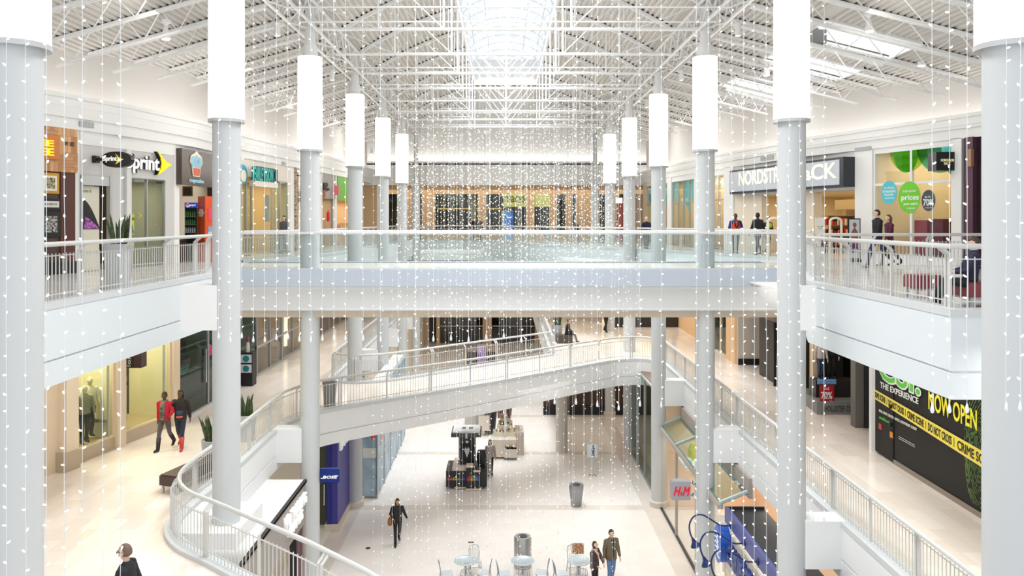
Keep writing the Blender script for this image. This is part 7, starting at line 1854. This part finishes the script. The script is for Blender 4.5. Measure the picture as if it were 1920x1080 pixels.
    for (sh, el, wr) in limbs_arm:
        a, b = Vector(sh), Vector(el); c = Vector(wr)
        m.tubev([tuple(a + Vector((-0.2*a.x, 0, 0.005))), tuple(a), tuple(a.lerp(b, 0.5)), tuple(b), tuple(b.lerp(c, 0.5)), tuple(c.lerp(b, 0.06))], [0.07*k*bulk, 0.078*k*bulk, 0.064*k*bulk, 0.056*k*bulk, 0.048*k*bulk, 0.04*k*bulk], 10)
    m.build('jacket', tm, t, True)
    # trousers
    lm = mat('cloth_%d_%d_%d' % legs, legs, 0.8); m = M()
    if not sit: m.rings([ring(0.84, 0.155, 0.115), ring(0.94, 0.165, 0.12), ring(1.03, 0.15, 0.11)], 14)
    else: m.rings([ring(0.86, 0.17, 0.14), ring(0.95, 0.165, 0.125), ring(1.03, 0.15, 0.11)], 14)
    for hip, knee, ank, toe, heel in limbs_leg:
        a, b, c = Vector(hip), Vector(knee), Vector(ank)
        m.tubev([tuple(a + Vector((0, 0, 0.06*k)) if not sit else a + Vector((0, -0.06*k, 0))), tuple(a), tuple(a.lerp(b, 0.5)), tuple(b), tuple(b.lerp(c, 0.45)), tuple(c + Vector((0, 0, -0.01*k)))], [0.082*k, 0.09*k, 0.076*k, 0.06*k, 0.056*k, 0.05*k], 10)
    m.build('trousers', lm, t, True)
    shm = mat('shoe_%d_%d_%d' % (boots or shoes), boots or shoes, 0.5)
    for hip, knee, ank, toe, heel in limbs_leg:
        m = M(); m.tubev([heel, vadd(ank, (0, 0.03*k, -0.03*k)), vadd(toe, (0, -0.04*k, 0.008*k)), vadd(toe, (0, 0.03*k, -0.004*k))], [0.042*k, 0.048*k, 0.040*k, 0.022*k], 8)
        if boots: m.tubev([vadd(ank, (0, 0, -0.03*k)), ank, tuple(Vector(ank).lerp(Vector(knee), 0.75))], [0.05*k, 0.056*k, 0.068*k], 10)
        m.build('shoe', shm, t, True)
    t['_k'] = k
    z_low = 0
    place(t, loc, heading)
    del t['_k']
    return t, dict(hc=hc, R=R, k=k, arms=limbs_arm, legs=limbs_leg, L=Lp)
def child(t, m, name, mm, smooth=True):
    """a further part given in the person's own frame"""
    me = bpy.data.meshes.new(name); me.from_pydata(m.v, [], m.f); me.materials.append(mm)
    if smooth: me.shade_smooth()
    o = bpy.data.objects.new(name, me); COL.objects.link(o); o.parent = t; WL[o] = WL[t]
    return o
TOWARD = PI            # facing the camera
def at2(px, d): return X(px, d)
# middle floor
t, q = person('short haired man with dark glasses in a black coat walking left at the bottom left', (-5.78, 11.75, F2), PI/2 + 0.1, 1.76, (26, 27, 34), (30, 30, 34), hair=(112, 88, 78), skin='light', stride=0.35, coat=0.28, bulk=1.08)
m = M(); hc, R, k = q['hc'], q['R'], q['k']
for s in (-1, 1):
    m.tubev([(hc[0] + s*0.034*k + 0.024*k*math.cos(a), hc[1] + 0.1*k, hc[2] + 0.012*k + 0.018*k*math.sin(a)) for a in [2*PI*i/10 for i in range(10)]], 0.004*k, 4, closed=True)
    m.tube((hc[0] + s*0.06*k, hc[1] + 0.098*k, hc[2] + 0.016*k), (hc[0] + s*0.084*k, hc[1] - 0.0*k, hc[2] + 0.016*k), 0.004*k, 4)
m.tube((hc[0] - 0.012*k, hc[1] + 0.1*k, hc[2] + 0.014*k), (hc[0] + 0.012*k, hc[1] + 0.1*k, hc[2] + 0.014*k), 0.004*k, 4); child(t, m, 'glasses', black)
t, q = person('woman in a crimson jacket, striped scarf and black boots walking on the left middle floor', (-9.92, 22.45, F2), TOWARD - 0.1, 1.70, (190, 22, 48), (84, 78, 78), hair=(34, 24, 22), skin='dark', stride=0.3, boots=(20, 18, 18), arms={-1: ((-0.26, -0.02, 1.16), (-0.16, 0.10, 1.0))})
m = M(); L_ = q['L']; k = q['k']; c = [L_(0, 0.10, z) for z in (0.92, 1.1, 1.3, 1.45)]; m.tubev([(p[0], p[1] + (0.035 if i < 3 else -0.01), p[2]) for i, p in enumerate(c)], [0.07*k, 0.08*k, 0.085*k, 0.06*k], 8, flat=0.5); m.tubev([(0.075*math.cos(a)*k, 0.075*math.sin(a)*k, 1.47*k) for a in [2*PI*i/10 for i in range(10)]], 0.035*k, 6, closed=True)
child(t, m, 'scarf', tex_mat('striped_scarf', 'brick', [(60, 54, 52), (150, 138, 124), (92, 84, 78)], 0.8, 1.0, 0.6, 0.06, 0.01, axes='XZ'))
t, q = person('woman in a black jacket and red boots walking beside the woman in crimson', (-9.5, 22.55, F2), TOWARD + 0.1, 1.74, (36, 28, 26), (38, 42, 58), hair=(30, 20, 20), skin='dark', stride=-0.3, boots=(176, 52, 46), hairlen=0.14, arms={1: ((0.26, 0.0, 1.18), (0.17, 0.16, 1.38))})
m = M(); L_ = q['L']; m.rings([tuple(list(L_(0, 0.09, 0.99)) + [0.09, 0.06]), tuple(list(L_(0, 0.09, 1.15)) + [0.1, 0.065])], 10); child(t, m, 'shirt', mat('teal_shirt', (38, 62, 84), 0.8))
m = M(); L_ = q['L']; m.rings([tuple(list(L_(0, 0.09, 0.94)) + [0.1, 0.062]), tuple(list(L_(0, 0.09, 0.99)) + [0.1, 0.065])], 10); child(t, m, 'shirt_hem', mat('coral_hem', (214, 90, 84), 0.8))
t, q = person('person in a black suit sitting sideways beside the far grey planter on the middle floor', (3.45, 42.0, F2), -PI/2 - 0.1, 1.74, (24, 22, 24), (24, 22, 24), hair=(96, 58, 42), skin='light', sit=True, lean=0.12, arms={1: ((0.24, 0.12, 1.12), (0.12, 0.32, 1.05)), -1: ((-0.24, 0.12, 1.12), (-0.12, 0.32, 1.05))}, skip_hands=False)
m = M(); m.box(2.85, 3.75, 41.7, 42.3, F2, F2 + 0.44); tag(m.build('seat_cube', mat('seat_dark', (70, 62, 58), 0.6)), 'dark low seat under the seated person in black', 'seat')
person('dark clothed person standing far back on the right middle floor', (6.1, 46.0, F2), TOWARD + 0.6, 1.74, (34, 34, 40), (30, 30, 36), skin='light', stride=0.2, skip_hands=False)
# top floor
t, q = person('heavy woman in a dark grey sweater and pale jeans by the optician', (X(533, 35.6), 35.6, F3), TOWARD - 0.5, 1.76, (80, 82, 94), (160, 180, 200), shoes=(120, 120, 124), hair=(44, 30, 28), skin='light', hairlen=0.1, bulk=1.25, headturn=0.4, stride=0.12)
t, q = person('man in an orange red vest with dark blue sleeves pushing along the right top floor', (X(1379, 34.2), 34.2, F3), TOWARD, 1.84, (26, 40, 104), (40, 44, 60), hair=(22, 18, 18), skin='dark', stride=0.12, bulk=1.1, arms={1: ((0.27, 0.05, 1.15), (0.22, 0.24, 0.98)), -1: ((-0.27, 0.05, 1.15), (-0.22, 0.24, 0.98))})
m = M(); L_ = q['L']; m.rings([tuple(list(L_(0, 0.01, z)) + [a, b]) for z, a, b in ((0.92, 0.205, 0.16), (1.1, 0.2, 0.155), (1.28, 0.205, 0.16), (1.4, 0.185, 0.125), (1.46, 0.1, 0.09))], 14); child(t, m, 'vest', mat('orange_vest', (214, 74, 46), 0.7))
m = M(); m.tubev([L_(-0.08, 0.13, 1.45), L_(-0.06, 0.18, 1.25), L_(0, 0.185, 1.15), L_(0.06, 0.18, 1.25), L_(0.08, 0.13, 1.45)], 0.035, 6, flat=0.5); child(t, m, 'strap', black)
person('man in a black coat seen from behind walking into the store entrance', (X(1421, 33.8), 33.8, F3), 0.35, 1.88, (32, 33, 40), (84, 92, 112), hair=(24, 20, 20), skin='dark', stride=0.3, bulk=1.1, coat=0.12)
t, q = person('person in a lime and black top half hidden behind the black coated man', (X(1440, 35.0), 35.0, F3), TOWARD + 0.5, 1.74, (30, 32, 30), (40, 40, 44), hair=(30, 22, 20), skin='tan', stride=0.15)
m = M(); L_ = q['L']; m.rings([tuple(list(L_(0, 0.01, z)) + [a, b]) for z, a, b in ((1.22, 0.196, 0.142), (1.34, 0.205, 0.135), (1.42, 0.178, 0.11))], 14); child(t, m, 'lime_yoke', mat('lime_yoke', (180, 210, 60), 0.7))
person('white haired woman in a navy jacket beside the third right column', (X(1212, 40.0), 40.0, F3), TOWARD + 0.2, 1.72, (28, 32, 62), (80, 92, 116), hair=(232, 228, 222), skin='light', stride=0.1)
person('man in a black short coat walking past the big right window', (X(1645, 25.0), 25.0, F3), PI/2, 1.9, (22, 22, 26), (48, 56, 84), hair=(60, 46, 40), skin='light', stride=0.35, bulk=1.05)
person('woman in a plum jacket walking behind the man in the black short coat', (X(1667, 25.6), 25.6, F3), PI/2, 1.74, (84, 30, 56), (60, 40, 52), hair=(96, 66, 50), skin='light', hairlen=0.15, stride=0.3)
t, q = person('curly haired person in navy sitting on the maroon bench with crossed legs', (8.32, 13.72, F3 - 0.02), PI/2 - 0.35, 1.72, (34, 32, 62), (24, 24, 30), shoes=(90, 110, 130), hair=(72, 52, 44), skin='light', sit=True, lean=-0.12, headtilt=-0.5, arms={1: ((0.25, 0.10, 1.12), (0.08, 0.26, 1.08)), -1: ((-0.25, 0.10, 1.12), (-0.06, 0.28, 1.06))})
o = thing('plush_toy', 'soft pink toy held beside the person on the maroon bench', 'toy', (8.72, 13.62, F3 + 0.46))
m = M(); m.ball((8.72, 13.62, F3 + 0.60), 0.13, 0.1, 0.14); m.build('body', mat('toy_pink', (236, 176, 204), 0.8), o, True)
m = M(); m.ball((8.7, 13.58, F3 + 0.80), 0.09, 0.08, 0.09); m.build('head', mat('toy_pink', (236, 176, 204), 0.8), o, True)
for s in (-1, 1):
    m = M(); m.tubev([(8.72 + s*0.05, 13.6, F3 + 0.86), (8.72 + s*0.09, 13.6, F3 + 1.0)], [0.03, 0.02], 6); m.build('ear', mat('toy_pink', (236, 176, 204), 0.8), o, True)
for px, lab, top_ in ((885.5, 'person in black beside another by the far top floor railing', (26, 26, 30)), (899, 'person in a grey black coat by the far top floor railing', (60, 60, 64))):
    person(lab, (X(px, 58.2), 58.2, F3), TOWARD + 0.3, 1.72, top_, (60, 64, 80), hair=(70, 50, 44), skin='light', skip_hands=False)
# ground floor
t, q = person('long haired woman in black with a tan shoulder bag walking alone on the ground floor', (-3.9, 28.1, 0), TOWARD + 0.25, 1.68, (34, 31, 34), (24, 23, 26), hair=(26, 20, 22), skin='tan', hairlen=0.2, stride=0.25, arms={1: ((0.26, -0.04, 1.16), (0.16, 0.04, 0.98)), -1: ((-0.28, -0.06, 1.14), (-0.38, -0.1, 0.92))})
m = M(); m.rings([(0.27, -0.03, 0.74, 0.08, 0.14), (0.27, -0.03, 0.86, 0.085, 0.15), (0.27, -0.03, 0.95, 0.06, 0.12)], 12); child(t, m, 'shoulder_bag', mat('tan_bag', (150, 104, 50), 0.5))
m = M(); m.tubev([(0.27, 0.08, 0.94), (0.2, 0.06, 1.25), (0.13, 0.0, 1.42), (0.2, -0.08, 1.2), (0.27, -0.13, 0.94)], 0.012, 5); child(t, m, 'bag_strap', mat('tan_bag', (150, 104, 50), 0.5))
t, q = person('tall man in an olive jacket and jeans standing at the bottom of the photo', (X(1146, 25.0), 25.0, 0), TOWARD + 0.35, 1.80, (108, 94, 74), (92, 122, 166), hair=(64, 42, 36), skin='light', coat=0.08, bulk=1.08, headturn=0.3, stride=0.1)
m = M(); L_ = q['L']; m.rings([tuple(list(L_(0, 0.085, z)) + [a, 0.065]) for z, a in ((0.93, 0.055), (1.15, 0.055), (1.32, 0.06), (1.46, 0.05))], 10); child(t, m, 'shirt', mat('charcoal_shirt', (40, 42, 48), 0.8))
t, q = person('woman in a dark brown jacket and pale scarf looking up to the right', (X(1115, 24.5), 24.5, 0), TOWARD + 0.95, 1.62, (66, 52, 48), (34, 32, 34), hair=(60, 38, 32), skin='light', hairlen=0.04, headtilt=0.3, coat=0.05, bulk=1.1, arms={-1: ((-0.24, 0.12, 1.16), (-0.1, 0.28, 1.02)), 1: ((0.25, 0.04, 1.15), (0.16, 0.2, 1.0))})
m = M(); L_ = q['L']; m.tubev([L_(0.07, 0.05, 1.47), L_(0.03, 0.15, 1.36), L_(0.0, 0.16, 1.18)], [0.05, 0.06, 0.04], 8, flat=0.6); m.tubev([L_(0.08*math.cos(a), 0.08*math.sin(a), 1.47) for a in [2*PI*i/10 for i in range(10)]], 0.032, 6, closed=True); child(t, m, 'scarf', mat('dusty_pink_scarf', (196, 166, 158), 0.8))
m = M(); hc, k = q['hc'], q['k']; m.tubev([(hc[0] + s_*0.034*k, hc[1] + 0.1*k, hc[2] + 0.03*k) for s_ in (-1.8, -0.6, 0.6, 1.8)], 0.006*k, 4); child(t, m, 'glasses', mat('red_glasses', (150, 50, 44), 0.4))
t, q = person('long haired woman in a grey top and black leggings standing between the two kiosks', (X(919, 35.7), 35.7, 0), TOWARD + 0.2, 1.66, (170, 156, 152), (24, 22, 24), hair=(26, 20, 20), skin='light', hairlen=0.24, stride=0.06)
# ---------------------------------------------------------------- shop mannequins
def mannequin(label, loc, heading, H, body_, top, legs, headless=False, plinth=0.0):
    t, q = person(label, loc, heading, H, top, legs, shoes=legs, hair=body_, skin='light', stride=0.08)
    t.name = 'mannequin'; t['category'] = 'mannequin'; bm2 = mat('mannequin_%d_%d_%d' % body_, body_, 0.35)
    for o in list(t.children):
        if o.name.split('.')[0] in ('eyes', 'mouth', 'hair'): bpy.data.objects.remove(o)
        elif o.name.startswith('body'):
            o.data.materials.clear(); o.data.materials.append(bm2)
            if headless:
                b = bmesh.new(); b.from_mesh(o.data); zc = q['hc'][2] - 0.09
                bmesh.ops.delete(b, geom=[v for v in b.verts if v.co.z > zc], context='VERTS'); b.to_mesh(o.data); b.free()
    return t
mannequin('cream mannequin in a black skirt and pale blouse in the boutique window', (X(152, 21.9), 22.35, F2 + 0.38), 0.9 + PI, 1.78, (226, 214, 186), (222, 212, 186), (26, 24, 26))
mannequin('mannequin in a patterned tunic at the left of the boutique window', (X(138, 21.2), 21.75, F2 + 0.38), 0.9 + PI, 1.66, (226, 214, 186), (150, 140, 116), (30, 28, 30))
t = thing('display_table', 'low metal framed table beside the boutique mannequins', 'table', (-11.9, 22.6, F2 + 0.38))
m = M(); m.box(-12.1, -11.6, 22.5, 22.9, F2 + 0.78, F2 + 0.85); m.build('table_top', tex_mat('marbled_top', 'noise', [(60, 56, 52), (150, 146, 136)], 0.4, 9), t)
for sx in (-12.08, -11.64):
    for sy in (22.52, 22.86):
        m = M(); m.box(sx, sx + 0.03, sy, sy + 0.03, F2 + 0.38, F2 + 0.78); m.build('leg', alu, t)
mannequin('headless mannequin in a pale speckled shirt in the dark corner shop', (X(1541, 27.2), 27.3, F2 + 1.05), PI, 1.45, (230, 214, 190), (196, 186, 180), (60, 74, 104), True)
mannequin('headless mannequin in a black shirt with grey sleeves in the dark corner shop', (X(1562, 27.3), 27.4, F2 + 1.05), PI - 0.4, 1.6, (230, 214, 190), (24, 22, 24), (22, 22, 26), True)
mannequin('black mannequin in a dark coat nearest in the glazed ground floor shop', (7.4, 36.6, 0.5), PI/2 + 0.5, 1.85, (30, 28, 28), (32, 28, 26), (24, 22, 22))
mannequin('second black mannequin behind the first in the glazed ground floor shop', (7.5, 37.8, 0.5), PI/2 + 0.7, 1.85, (30, 28, 28), (26, 24, 26), (24, 22, 22))
mannequin('black mannequin glimpsed in the dark glass doors on the right middle floor', (11.08, 39.6, F2 + 0.02), PI/2, 1.75, (30, 28, 28), (30, 26, 28), (24, 22, 22))
